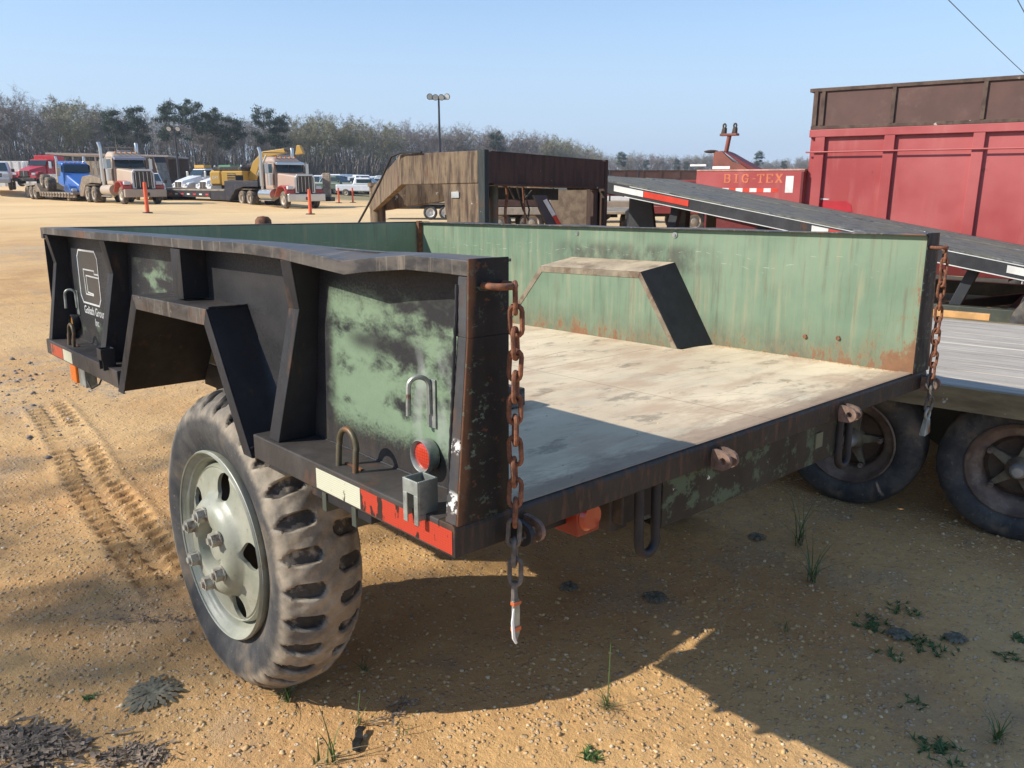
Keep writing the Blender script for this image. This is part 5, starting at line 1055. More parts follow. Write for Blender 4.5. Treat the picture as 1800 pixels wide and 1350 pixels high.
def tractor(label, loc, rz, body, fender, chrome_bumper, sc=1.0):
    t = thing('tractor_unit', label, 'semi truck', loc, rz, 'long-nosed tractor units in the yard', sc=sc)
    for y in (1.10, -1.10): fwheel(t, 0, y)
    for x in (-4.9, -6.2):
        for y in (1.18, -1.18): fwheel(t, x, y, dual=True)
    bm_ = P_CHR if chrome_bumper else paint('dusty_tan_bumper', (.42, .34, .27), .5, .3)
    s_ = MB(); s_.prism([(.86, -1.22), (1.0, -1.18), (1.10, -.8), (1.12, 0), (1.10, .8), (1.0, 1.18), (.86, 1.22)], 2, .42, .86); s_.build('bumper', bm_, t, bevel=.03)
    bxo(t, 'number_plate_bracket', P_BLK, 1.121, 1.14, -.16, .16, .50, .68, .004)
    hxo(t, 'hood', body, [(-1.15, -.92, 1.15), (.70, -.60, .98), (.70, .60, .98), (-1.15, .92, 1.15)], [(-1.15, -.86, 2.08), (.68, -.56, 1.92), (.68, .56, 1.92), (-1.15, .86, 2.08)], .08)
    s_ = MB(); s_.prism([(-.64, .90), (.64, .90), (.64, 1.80), (.50, 2.0), (-.50, 2.0), (-.64, 1.80)], 0, .705, .80); s_.build('grille_surround', P_CHR if chrome_bumper else paint('pale_grille_surround', (.55, .55, .56), .35, .1), t, bevel=.02)
    s_ = MB(); s_.prism([(-.54, .97), (.54, .97), (.54, 1.78), (.44, 1.90), (-.44, 1.90), (-.54, 1.78)], 0, .801, .812); s_.build('grille', P_GRL, t)
    for k in range(5): bxo(t, 'grille_bar', P_CHR, .813, .83, -.45+.225*k-.012, -.45+.225*k+.012, .98, 1.86, 0)
    for sg in (1, -1):
        pts = [(.62, .88), (.60, 1.10), (.40, 1.28), (0, 1.36), (-.42, 1.28), (-.68, 1.05), (-.95, .72)]
        s_ = MB(); s_.prism(pts+[(a*.92-.02, b-.06) for a, b in pts[::-1]], 1, *sorted((sg*.58, sg*1.22))); s_.build('fender', fender, t, bevel=.03)
        s_ = MB(); s_.box(.50, .70, *sorted((sg*.645, sg*1.20)), .865, 1.08); s_.build('fender_front', fender, t, bevel=.04)
        hxo(t, 'headlight', P_LMP, [(.50, min(sg*.72, sg*1.10), 1.12), (.74, min(sg*.72, sg*1.10), 1.12), (.74, max(sg*.72, sg*1.10), 1.12), (.50, max(sg*.72, sg*1.10), 1.12)], [(.50, min(sg*.72, sg*1.10), 1.32), (.72, min(sg*.72, sg*1.10), 1.32), (.72, max(sg*.72, sg*1.10), 1.32), (.50, max(sg*.72, sg*1.10), 1.32)], .04)
        s_ = MB(); s_.cyl((-1.45, sg*1.16, 1.35), (-1.45, sg*1.16, 2.05), .19, 16); s_.build('air_cleaner', P_CHR, t, smooth=True)
        s_ = MB(); s_.tube([(-2.95, sg*1.06, .9), (-2.95, sg*1.06, 3.25), (-2.97, sg*1.08, 3.42), (-3.06, sg*1.10, 3.60)], [.10, .10, .10, .11], 12); s_.build('exhaust_stack', P_CHR, t, smooth=True)
        s_ = MB(); s_.cyl((-2.95, sg*1.06, 1.3), (-2.95, sg*1.06, 2.6), .145, 12); s_.build('stack_shield', P_CHR, t, smooth=True)
        s_ = MB(); s_.cyl((-1.55, sg*.92, .80), (-3.35, sg*.92, .80), .32, 18); s_.build('fuel_tank', bm_ if not chrome_bumper else P_CHR, t, smooth=True)
        s_ = MB(); s_.box(-1.62, -1.52, *sorted((sg*1.22, sg*1.42)), 2.05, 2.65); s_.tube([(-1.5, sg*1.0, 2.7), (-1.55, sg*1.30, 2.72), (-1.55, sg*1.30, 2.0), (-1.5, sg*1.0, 1.95)], .02, 5); s_.build('mirror', P_CHR, t)
        bxo(t, 'side_window', P_GLS, -2.45, -1.55, *sorted((sg*.972, sg*.980)), 2.08, 2.62, .01)
        s_ = MB(); s_.box(-2.55, -1.30, *sorted((sg*.965, sg*.972)), 1.20, 2.70); s_.build('door', body, t, bevel=.01)
        bxo(t, 'step', P_CHR, -1.55, -3.3, *sorted((sg*.9, sg*1.2)), .42, .47, .005)
        bxo(t, 'drive_fender', P_DECK, -6.9, -4.3, *sorted((sg*.60, sg*1.20)), 1.08, 1.11, .005)
    hxo(t, 'cab', body, [(-2.72, -.96, 1.12), (-1.16, -.96, 1.12), (-1.16, .96, 1.12), (-2.72, .96, 1.12)], [(-2.72, -.96, 2.72), (-1.42, -.93, 2.72), (-1.42, .93, 2.72), (-2.72, .96, 2.72)], .05)
    hxo(t, 'cab_roof', body, [(-2.72, -.96, 2.722), (-1.38, -.93, 2.722), (-1.38, .93, 2.722), (-2.72, .96, 2.722)], [(-2.66, -.80, 3.08), (-1.75, -.74, 3.0), (-1.75, .74, 3.0), (-2.66, .80, 3.08)], .09)
    for sg in (1, -1): hxo(t, 'windscreen', P_GLS, [(-1.165, min(sg*.03, sg*.86), 2.14), (-1.140, min(sg*.03, sg*.86), 2.14), (-1.140, max(sg*.03, sg*.86), 2.14), (-1.165, max(sg*.03, sg*.86), 2.14)], [(-1.40, min(sg*.03, sg*.82), 2.66), (-1.362, min(sg*.03, sg*.82), 2.66), (-1.362, max(sg*.03, sg*.82), 2.66), (-1.40, max(sg*.03, sg*.82), 2.66)], 0)
    hxo(t, 'sun_visor', P_CHR if chrome_bumper else paint('blue_grey_visor', (.25, .27, .36), .4, .1), [(-1.40, -.92, 2.60), (-1.02, -.90, 2.56), (-1.02, .90, 2.56), (-1.40, .92, 2.60)], [(-1.42, -.92, 2.74), (-1.04, -.90, 2.70), (-1.04, .90, 2.70), (-1.42, .92, 2.74)], .01)
    for k in range(5): bxo(t, 'roof_lamp', P_AMB, -1.78, -1.62, -.6+.3*k-.04, -.6+.3*k+.04, 2.98, 3.06, .01)
    s_ = MB(); s_.tube([(-2.9, -.9, 3.05), (-2.9, -.9, 3.32), (-2.9, .9, 3.32), (-2.9, .9, 3.05)], .03, 6); s_.box(-2.95, -2.87, -.95, .95, 1.3, 2.6) if not chrome_bumper else s_.box(-2.95, -2.9, -.8, .8, 1.3, 2.2); s_.build('headache_rack', P_DECK, t)
    s_ = MB(); s_.tube([(-2.0, -.35, 3.12), (-2.2, .4, 3.12)], .04, 6); s_.build('air_horn', P_CHR, t)
    bxo(t, 'chassis', P_BLK, -7.1, .85, -.42, .42, .62, .98, .01); bxo(t, 'fifth_wheel', P_BLK, -6.0, -5.0, -.45, .45, .981, 1.14, .02)
    return t
def lowboy(label, loc, rz, kind, sc=1.0):
    t = thing('lowboy_trailer', label, 'semi trailer', loc, rz, 'low loader trailers behind the tractor units', sc=sc)
    # +X forward, origin at the kingpin; neck over the drive axles, low deck, raised tail over three axles
    if kind == 'dark':
        mm = plain('dark_navy_trailer_steel', (.022, .022, .03), .5, dirt=(.15, .11, .08), dirt_amt=.3)
        s_ = MB(); s_.prism([(1.6, 1.25), (1.6, 1.62), (-2.6, 1.62), (-2.6, .35), (-2.1, .35), (-1.2, 1.05), (-.2, 1.25)], 1, -1.25, 1.25); s_.build('neck', mm, t, bevel=.03)
        bxo(t, 'rear_bulkhead', mm, -4.6, -2.601, -1.25, 1.25, .36, .95, .02)
        bxo(t, 'deck', P_DECK, -11.3, -2.62, -1.27, 1.27, .955, 1.05, .01); bxo(t, 'side_rail', mm, -11.3, -4.61, -1.28, -1.20, .52, .95, .01); bxo(t, 'side_rail', mm, -11.3, -4.61, 1.20, 1.28, .52, .95, .01)
        for k in range(7): bxo(t, 'reflective_tape', P_WTAPE if k % 2 else P_RTAPE, -10.6+k*.9, -10.2+k*.9, -1.29, -1.281, .66, .76, 0)
        hxo(t, 'tail_slope', P_DECK, [(-14.2, -1.25, .95), (-11.31, -1.25, .95), (-11.31, 1.25, .95), (-14.2, 1.25, .95)], [(-14.2, -1.25, 1.12), (-11.31, -1.25, 1.10), (-11.31, 1.25, 1.10), (-14.2, 1.25, 1.12)])
        for x in (-11.9, -12.95, -14.0):
            for y in (1.18, -1.18): fwheel(t, x, y, .43, .27, True)
        bxo(t, 'chassis', P_BLK, -15.0, -11.0, -.6, .6, .5, .94, .02)
        for y in (-.95, .78):
            hxo(t, 'ramp', P_WOOD, [(-15.3, y-.42, .95), (-15.15, y-.42, .95), (-15.15, y+.42, .95), (-15.3, y+.42, .95)], [(-16.15, y-.42, 3.0), (-16.0, y-.42, 3.0), (-16.0, y+.42, 3.0), (-16.15, y+.42, 3.0)], .01)
            hxo(t, 'ramp_tip', mm, [(-16.16, y-.43, 3.001), (-15.99, y-.43, 3.001), (-15.99, y+.43, 3.001), (-16.16, y+.43, 3.001)], [(-16.36, y-.43, 3.45), (-16.19, y-.43, 3.45), (-16.19, y+.43, 3.45), (-16.36, y+.43, 3.45)], .01)
        hxo(t, 'beaver_tail', mm, [(-16.0, -1.2, .55), (-15.1, -1.2, .55), (-15.1, 1.2, .55), (-16.0, 1.2, .55)], [(-16.0, -1.2, .70), (-15.1, -1.2, 1.0), (-15.1, 1.2, 1.0), (-16.0, 1.2, .70)], .01)
        bxo(t, 'sign_board', P_BLK, 1.05-2.4, 1.1-2.4, -1.1, -.55, 1.63, 1.98, .01)
    else:
        mm = plain('dusty_tan_trailer_steel', (.17, .13, .09), .7, dirt=(.33, .25, .17), dirt_amt=.5)
        s_ = MB(); s_.prism([(1.5, 1.18), (1.5, 1.50), (-.6, 1.72), (-2.0, 1.62), (-2.9, .9), (-2.9, .35), (-2.3, .35), (-1.5, 1.10), (-.4, 1.22)], 1, -.85, .85); s_.build('neck', mm, t, bevel=.03)
        bxo(t, 'deck', P_DECK, -10.6, -2.901, -1.27, 1.27, .46, .58, .01)
        for k in range(11): bxo(t, 'outrigger', mm, -10.3+k*.66, -10.12+k*.66, -1.33, -1.271, .28, .56, .005)
        bxo(t, 'side_rail', mm, -10.6, -2.91, -1.15, -1.05, .25, .455, .01); bxo(t, 'side_rail', mm, -10.6, -2.91, 1.05, 1.15, .25, .455, .01)
        hxo(t, 'rear_rise', mm, [(-11.6, -1.25, .58), (-10.3, -1.25, .581), (-10.3, 1.25, .581), (-11.6, 1.25, .58)], [(-11.6, -1.25, 1.15), (-11.2, -1.25, 1.15), (-11.2, 1.25, 1.15), (-11.6, 1.25, 1.15)], .01)
        bxo(t, 'rear_deck', P_DECK, -15.2, -11.61, -1.27, 1.27, 1.04, 1.15, .01); bxo(t, 'chassis', P_BLK, -15.0, -11.2, -.6, .6, .5, 1.03, .02)
        for x in (-12.2, -13.25, -14.3):
            for y in (1.18, -1.18): fwheel(t, x, y, .50, .27, True)
    return t
P_WTAPE = plain('white_marker_tape', (.7, .7, .66), .4); P_RTAPE = plain('red_marker_tape', (.6, .05, .04), .4)
# first rig (left) and second rig
D1 = 49.5
tractor('tan tractor unit with red fenders and pale bumper, front one of the left rig', yard(264, D1), head(-47), P_CREAM, P_REDF, False)
a = head(-46); p0 = Vector(yard(264, D1)); dirv = Vector((math.cos(a), math.sin(a), 0)); kp = p0-dirv*5.55
lowboy('dusty tan low loader trailer carrying a blue truck at the left', tuple(kp), a, 'tan')
D2 = 50.3
tractor('tan tractor unit with red fenders and mirror-bright bumper, right of the yellow excavator', yard(537, D2), head(-50), P_CREAM2, P_REDF, True)
a2 = head(-50); p2 = Vector(yard(537, D2)); kp2 = p2-Vector((math.cos(a2), math.sin(a2), 0))*5.5
lowboy('dark low loader trailer with two raised wooden ramps at its tail', tuple(kp2), head(-42.5), 'dark')
# blue truck riding on the first trailer, nose towards us; its drive wheels perched high at the back
def aero_truck(label, mtx, body, sleeper):
    t = thing('aero_truck', label, 'semi truck', mat=mtx)
    hxo(t, 'hood', body, [(-1.1, -.95, .95), (1.0, -.62, .85), (1.0, .62, .85), (-1.1, .95, .95)], [(-1.1, -.90, 1.98), (.92, -.55, 1.45), (.92, .55, 1.45), (-1.1, .90, 1.98)], .10)
    for sg in (1, -1):
        s_ = MB(); pts = [(1.0, .60), (.95, 1.0), (.55, 1.30), (0, 1.38), (-.45, 1.25), (-.7, .8)]; s_.prism(pts+[(x*.9, z-.09) for x, z in pts[::-1]], 1, *sorted((sg*.55, sg*1.16))); s_.build('fender', body, t, bevel=.05)
        fwheel(t, 0, sg*1.08); bxo(t, 'headlight', P_LMP, .80, 1.0, *sorted((sg*.70, sg*1.08)), .95, 1.18, .05)
        bxo(t, 'side_window', P_GLS, -2.2, -1.45, *sorted((sg*.985, sg*.995)), 1.95, 2.45, .01)
        s_ = MB(); s_.box(-1.25, -1.15, *sorted((sg*1.15, sg*1.40)), 1.7, 2.35); s_.build('mirror', P_CHR, t, bevel=.03)
        for x in (-4.8, -6.0): fwheel(t, x, sg*1.18, dual=True)
        s_ = MB(); s_.tube([(-2.6, sg*.95, 1.0), (-2.6, sg*.95, 2.7), (-2.7, sg*.97, 2.9)], .09, 8); s_.build('exhaust_stack', P_CHR, t, smooth=True)
    bxo(t, 'grille', P_GRL, .93, 1.02, -.42, .42, .82, 1.38, .02); bxo(t, 'grille_bar', P_CHR, 1.021, 1.03, -.02, .02, .84, 1.36, 0); bxo(t, 'bumper', P_BLK, .8, 1.15, -1.1, 1.1, .40, .72, .05)
    hxo(t, 'cab', body, [(-2.45, -.98, .95), (-1.101, -.98, .95), (-1.101, .98, .95), (-2.45, .98, .95)], [(-2.45, -.95, 2.62), (-1.55, -.88, 2.58), (-1.55, .88, 2.58), (-2.45, .95, 2.62)], .08)
    hxo(t, 'windscreen', P_GLS, [(-1.12, -.88, 2.0), (-1.09, -.88, 2.0), (-1.09, .88, 2.0), (-1.12, .88, 2.0)], [(-1.54, -.80, 2.50), (-1.49, -.80, 2.50), (-1.49, .80, 2.50), (-1.54, .80, 2.50)], 0)
    for k in range(5): bxo(t, 'roof_lamp', P_AMB, -1.75, -1.62, -.6+.3*k-.04, -.6+.3*k+.04, 2.60, 2.66, .01)
    if sleeper:
        bxo(t, 'sleeper', body, -4.1, -2.46, -1.05, 1.05, .95, 3.05, .08); bxo(t, 'sleeper_window', P_GLS, -3.6, -2.9, -1.062, -1.052, 2.0, 2.6, .05); bxo(t, 'sleeper_window', P_GLS, -4.112, -4.102, -.5, .5, 2.0, 2.6, .05)
    bxo(t, 'chassis', P_RIM, -6.8, .7, -.42, .42, .60, .92, .01)
    return t
def vmat(loc, rz, pitch=0, sc=1): return Matrix.Translation(loc) @ Matrix.Rotation(rz, 4, 'Z') @ Matrix.Rotation(pitch, 4, 'Y') @ Matrix.Scale(sc, 4)
pb = kp-dirv*5.0; aero_truck('bright blue truck riding nose down on the tan low loader trailer', vmat((pb.x, pb.y, pb.z-.10), a, R(10), .93), P_BLUE, False)
q = Vector(yard(80, D1+15)); aero_truck('bright red truck with a sleeper cab perched above the tail of the blue truck', vmat((q.x, q.y, q.z+.85), head(-92), R(-3), .82), P_RED, True)
# pickups and cars
def pickup(label, loc, rz, col, van=False, group=None, sc=1.0, name='pickup_truck', cat='pickup truck'):
    t = thing(name, label, cat, loc, rz, group, sc=sc)
    if van:
        hxo(t, 'body', col, [(-2.6, -.98, .42), (2.6, -.98, .42), (2.6, .98, .42), (-2.6, .98, .42)], [(-2.6, -.95, 1.15), (2.55, -.90, 1.12), (2.55, .90, 1.12), (-2.6, .95, 1.15)], .08)
        hxo(t, 'roof', col, [(-2.6, -.95, 1.151), (1.75, -.92, 1.151), (1.75, .92, 1.151), (-2.6, .95, 1.151)], [(-2.55, -.85, 2.1), (1.0, -.80, 2.1), (1.0, .80, 2.1), (-2.55, .85, 2.1)], .08)
        hxo(t, 'windscreen', P_GLS, [(1.72, -.82, 1.22), (1.76, -.82, 1.22), (1.76, .82, 1.22), (1.72, .82, 1.22)], [(1.10, -.72, 1.98), (1.14, -.72, 1.98), (1.14, .72, 1.98), (1.10, .72, 1.98)], 0)
    else:
        hxo(t, 'body', col, [(-2.9, -.98, .55), (2.75, -.96, .50), (2.75, .96, .50), (-2.9, .98, .55)], [(-2.9, -.96, 1.22), (2.68, -.90, 1.20), (2.68, .90, 1.20), (-2.9, .96, 1.22)], .09)
        hxo(t, 'cab', col, [(-1.1, -.93, 1.221), (1.35, -.92, 1.221), (1.35, .92, 1.221), (-1.1, .93, 1.221)], [(-.9, -.76, 1.90), (.55, -.75, 1.90), (.55, .75, 1.90), (-.9, .76, 1.90)], .07)
        hxo(t, 'windscreen', P_GLS, [(1.30, -.82, 1.27), (1.35, -.82, 1.27), (1.35, .82, 1.27), (1.30, .82, 1.27)], [(.60, -.68, 1.84), (.65, -.68, 1.84), (.65, .68, 1.84), (.60, .68, 1.84)], 0)
        bxo(t, 'side_window', P_GLS, -.7, .9, -.895, -.885, 1.30, 1.74, 0)
    bxo(t, 'grille', P_GRL, 2.66, 2.72, -.52, .52, .86, 1.10, .02); bxo(t, 'grille_bar', P_SILV, 2.721, 2.74, -.52, .52, .96, 1.0, 0)
    bxo(t, 'bumper', P_SILV, 2.60, 2.90, -.95, .95, .48, .78, .06); bxo(t, 'number_plate', P_BLK, 2.901, 2.91, -.20, .20, .56, .70, 0)
    for sg in (1, -1):
        bxo(t, 'headlight', P_LMP, 2.6, 2.74, *sorted((sg*.58, sg*.92)), .88, 1.10, .03)
        for x in (1.85, -1.85): fwheel(t, x, sg*1.0, .40, .25)
        bxo(t, 'mirror', P_BLK, 1.0, 1.15, *sorted((sg*1.0, sg*1.2)), 1.2, 1.42, .03)
    return t
pickup('white pickup truck facing us at the left picture edge beside the tan rig', yard(22, 65), head(-62), P_WHITE, sc=1.12)
pickup('white car parked behind the front of the tan left tractor unit', yard(279, 61), head(-62), P_WHITE, sc=1.0)
for k, (px, d, ph, lb) in enumerate(((345, 73, -120, 'white work truck behind the raised ramp nearest to the shed'), (388, 71, -125, 'white work truck with a green rack between ramp and yellow excavator'))):
    t = aero_truck(lb, vmat(yard(px, d), head(ph), 0, .92), P_WHITE, False)
    if k: bxo(t, 'green_rack', plain('mid_green_rack_paint', (.08, .22, .12), .5), -2.6, -1.5, -.9, .9, 2.67, 2.9, .02); bxo(t, 'service_body', P_BLK, -5.5, -2.7, -1.0, 1.0, 1.0, 2.75, .05)
    else: bxo(t, 'orange_rack', P_YEL, -2.5, -1.6, -.7, .7, 2.67, 2.95, .02)
# long white container-like building behind the pickup
t = thing('white_fence_wall', 'long low white ribbed metal wall behind the white pickup truck at the left', 'wall', yard(-20, 105), head(0)+0.0)
bxo(t, 'wall_sheet', plain('white_corrugated_sheet', (.62, .63, .63), .5), -14, 18.5, 0, .1, 0, 3.1, .01)
for k in range(33): bxo(t, 'wall_rib', P_SILV, -13.9+k, -13.75+k, -.05, -.001, 0, 3.05, 0)
# open-fronted shed
sh = thing('metal_shed', 'long open-fronted metal shed with a thin pale roof edge behind the rigs', 'shed', yard(112, 98), head(7))
LS = 25.5*98/98
P_ROOF = plain('pale_roof_edge', (.42, .36, .34), .5); P_SHW = plain('brown_shed_wall', (.085, .055, .045), .7, dirt=(.05, .03, .03), dirt_amt=.3); P_STL = plain('grey_steel_post', (.33, .32, .31), .6)
sx_ = lambda px: (px-112)/F*98*1.0
RL = 13.7
hxo(sh, 'roof', P_ROOF, [(0, -.2, 3.7), (RL, -.2, 3.45), (RL, 9, 3.45), (0, 9, 3.7)], [(0, -.2, 3.9), (RL, -.2, 3.65), (RL, 9, 3.65), (0, 9, 3.9)], 0)
for k in range(6): bxo(sh, 'shed_post', P_STL, .3+k*2.5, .45+k*2.5, 0, .15, 0, 3.46, 0)
bxo(sh, 'back_wall', P_SHW, RL*.62, RL, 8.8, 8.9, 0, 3.4, 0)
hxo(sh, 'side_wall', P_SHW, [(RL-3.1, .3, 0), (RL-.2, .3, 0), (RL-.2, .4, 0), (RL-3.1, .4, 0)], [(RL-3.1, .3, 3.4), (RL-.2, .3, 3.4), (RL-.2, .4, 3.4), (RL-3.1, .4, 3.4)], 0)
bxo(sh, 'stored_rack', P_RIM, 3.2, 5.0, 2, 3, 0, 2.2, 0)
# excavator
ex = thing('excavator', 'yellow tracked excavator with a folded dark-tipped boom behind the low loader', 'excavator', yard(428, 63), head(-14)); ex.scale = (.86, .86, .86)
bxo(ex, 'counterweight', P_YEL, -1.7, -.5, -1.3, 1.3, 1.15, 2.45, .18); bxo(ex, 'engine_cover', P_YEL, -.499, 1.6, -1.3, 1.3, 1.15, 2.4, .08); bxo(ex, 'deck_plate', P_BLK, -1.3, 1.5, -1.2, 1.2, 2.41, 2.75, .05)
bxo(ex, 'cab', P_BLK, 1.0, 2.4, .35, 1.3, 1.1, 3.0, .08); bxo(ex, 'side_grille', P_BLK, .1, .9, -1.315, -1.301, 1.6, 2.2, 0)
for k in range(3): bxo(ex, 'grille_slat', P_YEL, .12, .88, -1.33, -1.316, 1.68+k*.2, 1.74+k*.2, 0)
s = MB(); s.prism([(1.5, 1.7), (2.1, 3.1), (3.1, 4.0), (5.2, 4.25), (5.3, 3.85), (3.5, 3.55), (2.7, 2.8), (2.2, 1.6)], 1, -.45, -.05); s.build('boom', P_YEL, ex, bevel=.04)
s = MB(); s.prism([(4.7, 3.9), (4.8, 4.2), (6.5, 4.45), (6.6, 4.25)], 1, -.4, -.1); s.build('stick', P_BLK, ex, bevel=.03)
s = MB(); s.prism([(6.2, 3.7), (6.4, 4.5), (6.7, 4.5), (7.0, 3.8)], 1, -.45, -.05); s.build('bucket_linkage', P_YEL, ex, bevel=.05)
s = MB(); s.cyl((2.6, -.6, 2.0), (3.6, -.6, 3.7), .09, 8); s.build('boom_cylinder', P_CHR, ex, smooth=True)
for y in (-1.15, 1.15): s = MB(); s.prism([(-2.0, .45), (-1.7, .05), (1.9, .05), (2.2, .45), (1.9, .85), (-1.7, .85)], 1, y-.25, y+.25); s.build('track', P_BLK, ex, bevel=.06)
bxo(ex, 'turntable', P_BLK, -.9, .9, -.8, .8, .6, 1.149, .02)
bxo(ex, 'badge_panel', P_BLK, -1.72, -1.701, -.75, .75, 1.35, 1.95, 0)
text('CAT', .62, P_LMP, 'lettering', ex, Matrix(((0, 0, -1, -1.725), (-1, 0, 0, 0), (0, 1, 0, 1.42), (0, 0, 0, 1))))
text('CAT', .30, P_LMP, 'lettering', ex, Matrix(((1, 0, 0, -1.1), (0, 0, -1, -1.305), (0, 1, 0, 1.75), (0, 0, 0, 1))))
# auction vehicles parked in rows far off
FAR = 'vehicles parked in rows at the far edge of the yard'
protos = [pickup('white pickup truck parked among the far rows', yard(592, 92), head(-100), P_WHITE, group=FAR), pickup('white van parked among the far rows', yard(644, 96), head(-75), P_WHITE, van=True, group=FAR, name='van', cat='van'),
          pickup('silver pickup truck parked among the far rows', yard(612, 98), head(-95), P_SILV, group=FAR), pickup('green pickup truck parked among the far rows', yard(598, 88), head(-20), paint('dark_green_paint', (.03, .08, .055), .35, .2), group=FAR)]
FV = []
for k in range(26):
    px = 566+ (k*37 % 118)+random.uniform(-2, 2); d = 96+ (k//5)*9+random.uniform(-2, 2)
    x_, y_, z_ = yard(px, d); i_ = (0, 1, 2, 0, 2, 1)[k % 6]; FV.append((k//5, px, dup(protos[i_], (x_, y_, z_), head(random.choice((-95, -80, -20, -160))+random.uniform(-8, 8))), ('white pickup truck', 'white van', 'silver pickup truck')[i_]))
ORD = ('first', 'second', 'third', 'fourth', 'fifth', 'sixth')
for rw in range(6):
    for j, v_ in enumerate(sorted([v_ for v_ in FV if v_[0] == rw], key=lambda q_: q_[1])): v_[2]['label'] = '%s standing %s from the left in the %s far row of vehicles' % (v_[3], ORD[j], ORD[rw])
dup(protos[0], yard(650, 86), head(-6), 'white pickup truck seen side-on among the far rows next to the gooseneck end')
t = pickup('low red car among the far rows beside the rusty gooseneck', yard(646, 101), head(-10), paint('dull_dark_red_paint', (.25, .04, .05), .4, .4), group=FAR, name='car', cat='car', sc=.7)
# a blank rusty plate standing on a truck bed corner right of the second tractor
t = thing('rusted_post_frame', 'rust-white post on a dark skid just right of the second tractor unit', 'post', yard(584, 53), head(-10))
bxo(t, 'post', plain('chalky_rust_post', (.32, .25, .19), .8, var=.4, sc=6), -.25, .25, -.1, .1, .62, 2.1, .03); bxo(t, 'skid', P_BLK, -1.3, .35, -.4, .4, .35, .61, .02)
# orange delineator posts
M_OR = plain('faded_orange_plastic', (.75, .115, .035), .5, var=.1)
def delin(px, d, lb, h=1.12, r=.065):
    t = thing('delineator_post', lb, 'marker post', yard(px, d), 0, 'orange marker posts in the yard')
    s_ = MB(); s_.lathe([(0, h), (r*.8, h), (r*.9, h-.06), (r, h-.2), (r*1.05, .08), (r*1.1, .05)], (0, 0, 0), 2, 14); s_.build('tube', M_OR, t, smooth=50)
    s_ = MB(); s_.lathe([(0, .055), (.22, .05), (.25, .0)], (0, 0, 0), 2, 8); s_.build('base', M_DARK, t); return t
delin(273, 38.8, 'orange marker post standing in front of the left tan tractor unit', 1.42, .085); delin(553, 40.8, 'orange marker post standing in front of the second tan tractor unit', 1.22, .08)
delin(603, 62, 'far orange marker post, left one of the pair right of the second rig'); delin(627, 63, 'far orange marker post, right one of the pair beside the gooseneck')
# light poles
P_POLE = plain('dark_metal_pole', (.03, .03, .035), .5)
def pole(px, d, h, lb, n=4):
    t = thing('light_pole', lb, 'lamp post', yard(px, d), head(0), 'tall floodlight poles')
    s_ = MB(); s_.tube([(0, 0, 0), (0, 0, h)], [.16, .09], 10); s_.build('pole', P_POLE, t, smooth=True)
    s_ = MB(); s_.tube([(-.85, 0, h+.05), (.85, 0, h+.05)], .06, 6); s_.build('cross_arm', P_POLE, t)
    for k in range(n):
        x = (-.95, -.33, .33, .95)[k] if n == 4 else (-.5, .5)[k]; tilt = (-1, -.3, .3, 1)[k] if n == 4 else 0
        s_ = MB(); s_.lathe([(0, .0), (.12, .02), (.30, .28), (.30, .34), (.0, .36)], (0, 0, 0), 2, 12)
        s_.xf(Matrix.Translation((x, 0, h+.30)) @ Matrix.Rotation(tilt*1.1, 4, 'Y') @ Matrix.Rotation(R(115), 4, 'X')); hd = s_.build('floodlight', P_POLE, t, smooth=50)
        s_ = MB(); s_.lathe([(0, .365), (.26, .362)], (0, 0, 0), 2, 12); s_.xf(Matrix.Translation((x, 0, h+.30)) @ Matrix.Rotation(tilt*1.1, 4, 'Y') @ Matrix.Rotation(R(115), 4, 'X')); s_.build('lens', P_LMP, hd)
    return t
pole(778, 82, 9.2, 'tall floodlight pole with four lamps above the rusty gooseneck'); pole(333, 95, 6.6, 'dark floodlight pole with two lamps in front of the pines', 2)
# small trailers seen below the gooseneck
ut = thing('utility_trailer', 'small black utility trailer on two white wheels, seen under the gooseneck arm', 'trailer', yard(778, 36), head(0))
for x in (-.42, .42): small_wheel_u = None
def uw(par, x, y, r): 
    o = small_wheel(par, 0, 0, r, r, out=-1, rimm=M_RIMW, spider=False, seg=36); o.matrix_local = Matrix.Translation((x, y, r)) @ Matrix.Rotation(PI/2, 4, 'Z'); return o
for x in (-.33, .33): uw(ut, x-.05, -.95, .30)
s = MB(); s.prism([(-.95, .5), (-.75, .72), (.65, .72), (.85, .5), (.8, .5), (.6, .67), (-.7, .67), (-.9, .5)], 1, -1.0, -.72); s.build('fender', M_DKB, ut)
bxo(ut, 'frame', M_DKB, -3.0, 2.6, -.7, .7, .45, .60, .02); bxo(ut, 'deck', P_DECK, -1.6, 2.6, -.7, .7, .601, .64, 0)
for x in (-1.2, -.7): s = MB(); s.tube([(x, -.6, .6), (x+.15, -.6, 1.3), (x+.5, -.6, 1.3)], .03, 6); s.build('hoop', M_DKB, ut)
bxo(ut, 'tool_box', M_DKB, .8, 2.4, -.6, .6, .641, 1.25, .04); s = MB(); s.tube([(.1+.2*math.cos(k), -.62, .95+.2*math.sin(k)) for k in np.linspace(0, 6.28, 16)[:-1]], .02, 5, closed=True); s.build('hose_reel', P_SILV, ut)
s = MB(); s.tube([(-2.8, -.3, .3), (-2.8, -.3, .75)], .04, 8); s.build('jack', P_RTAPE, ut)
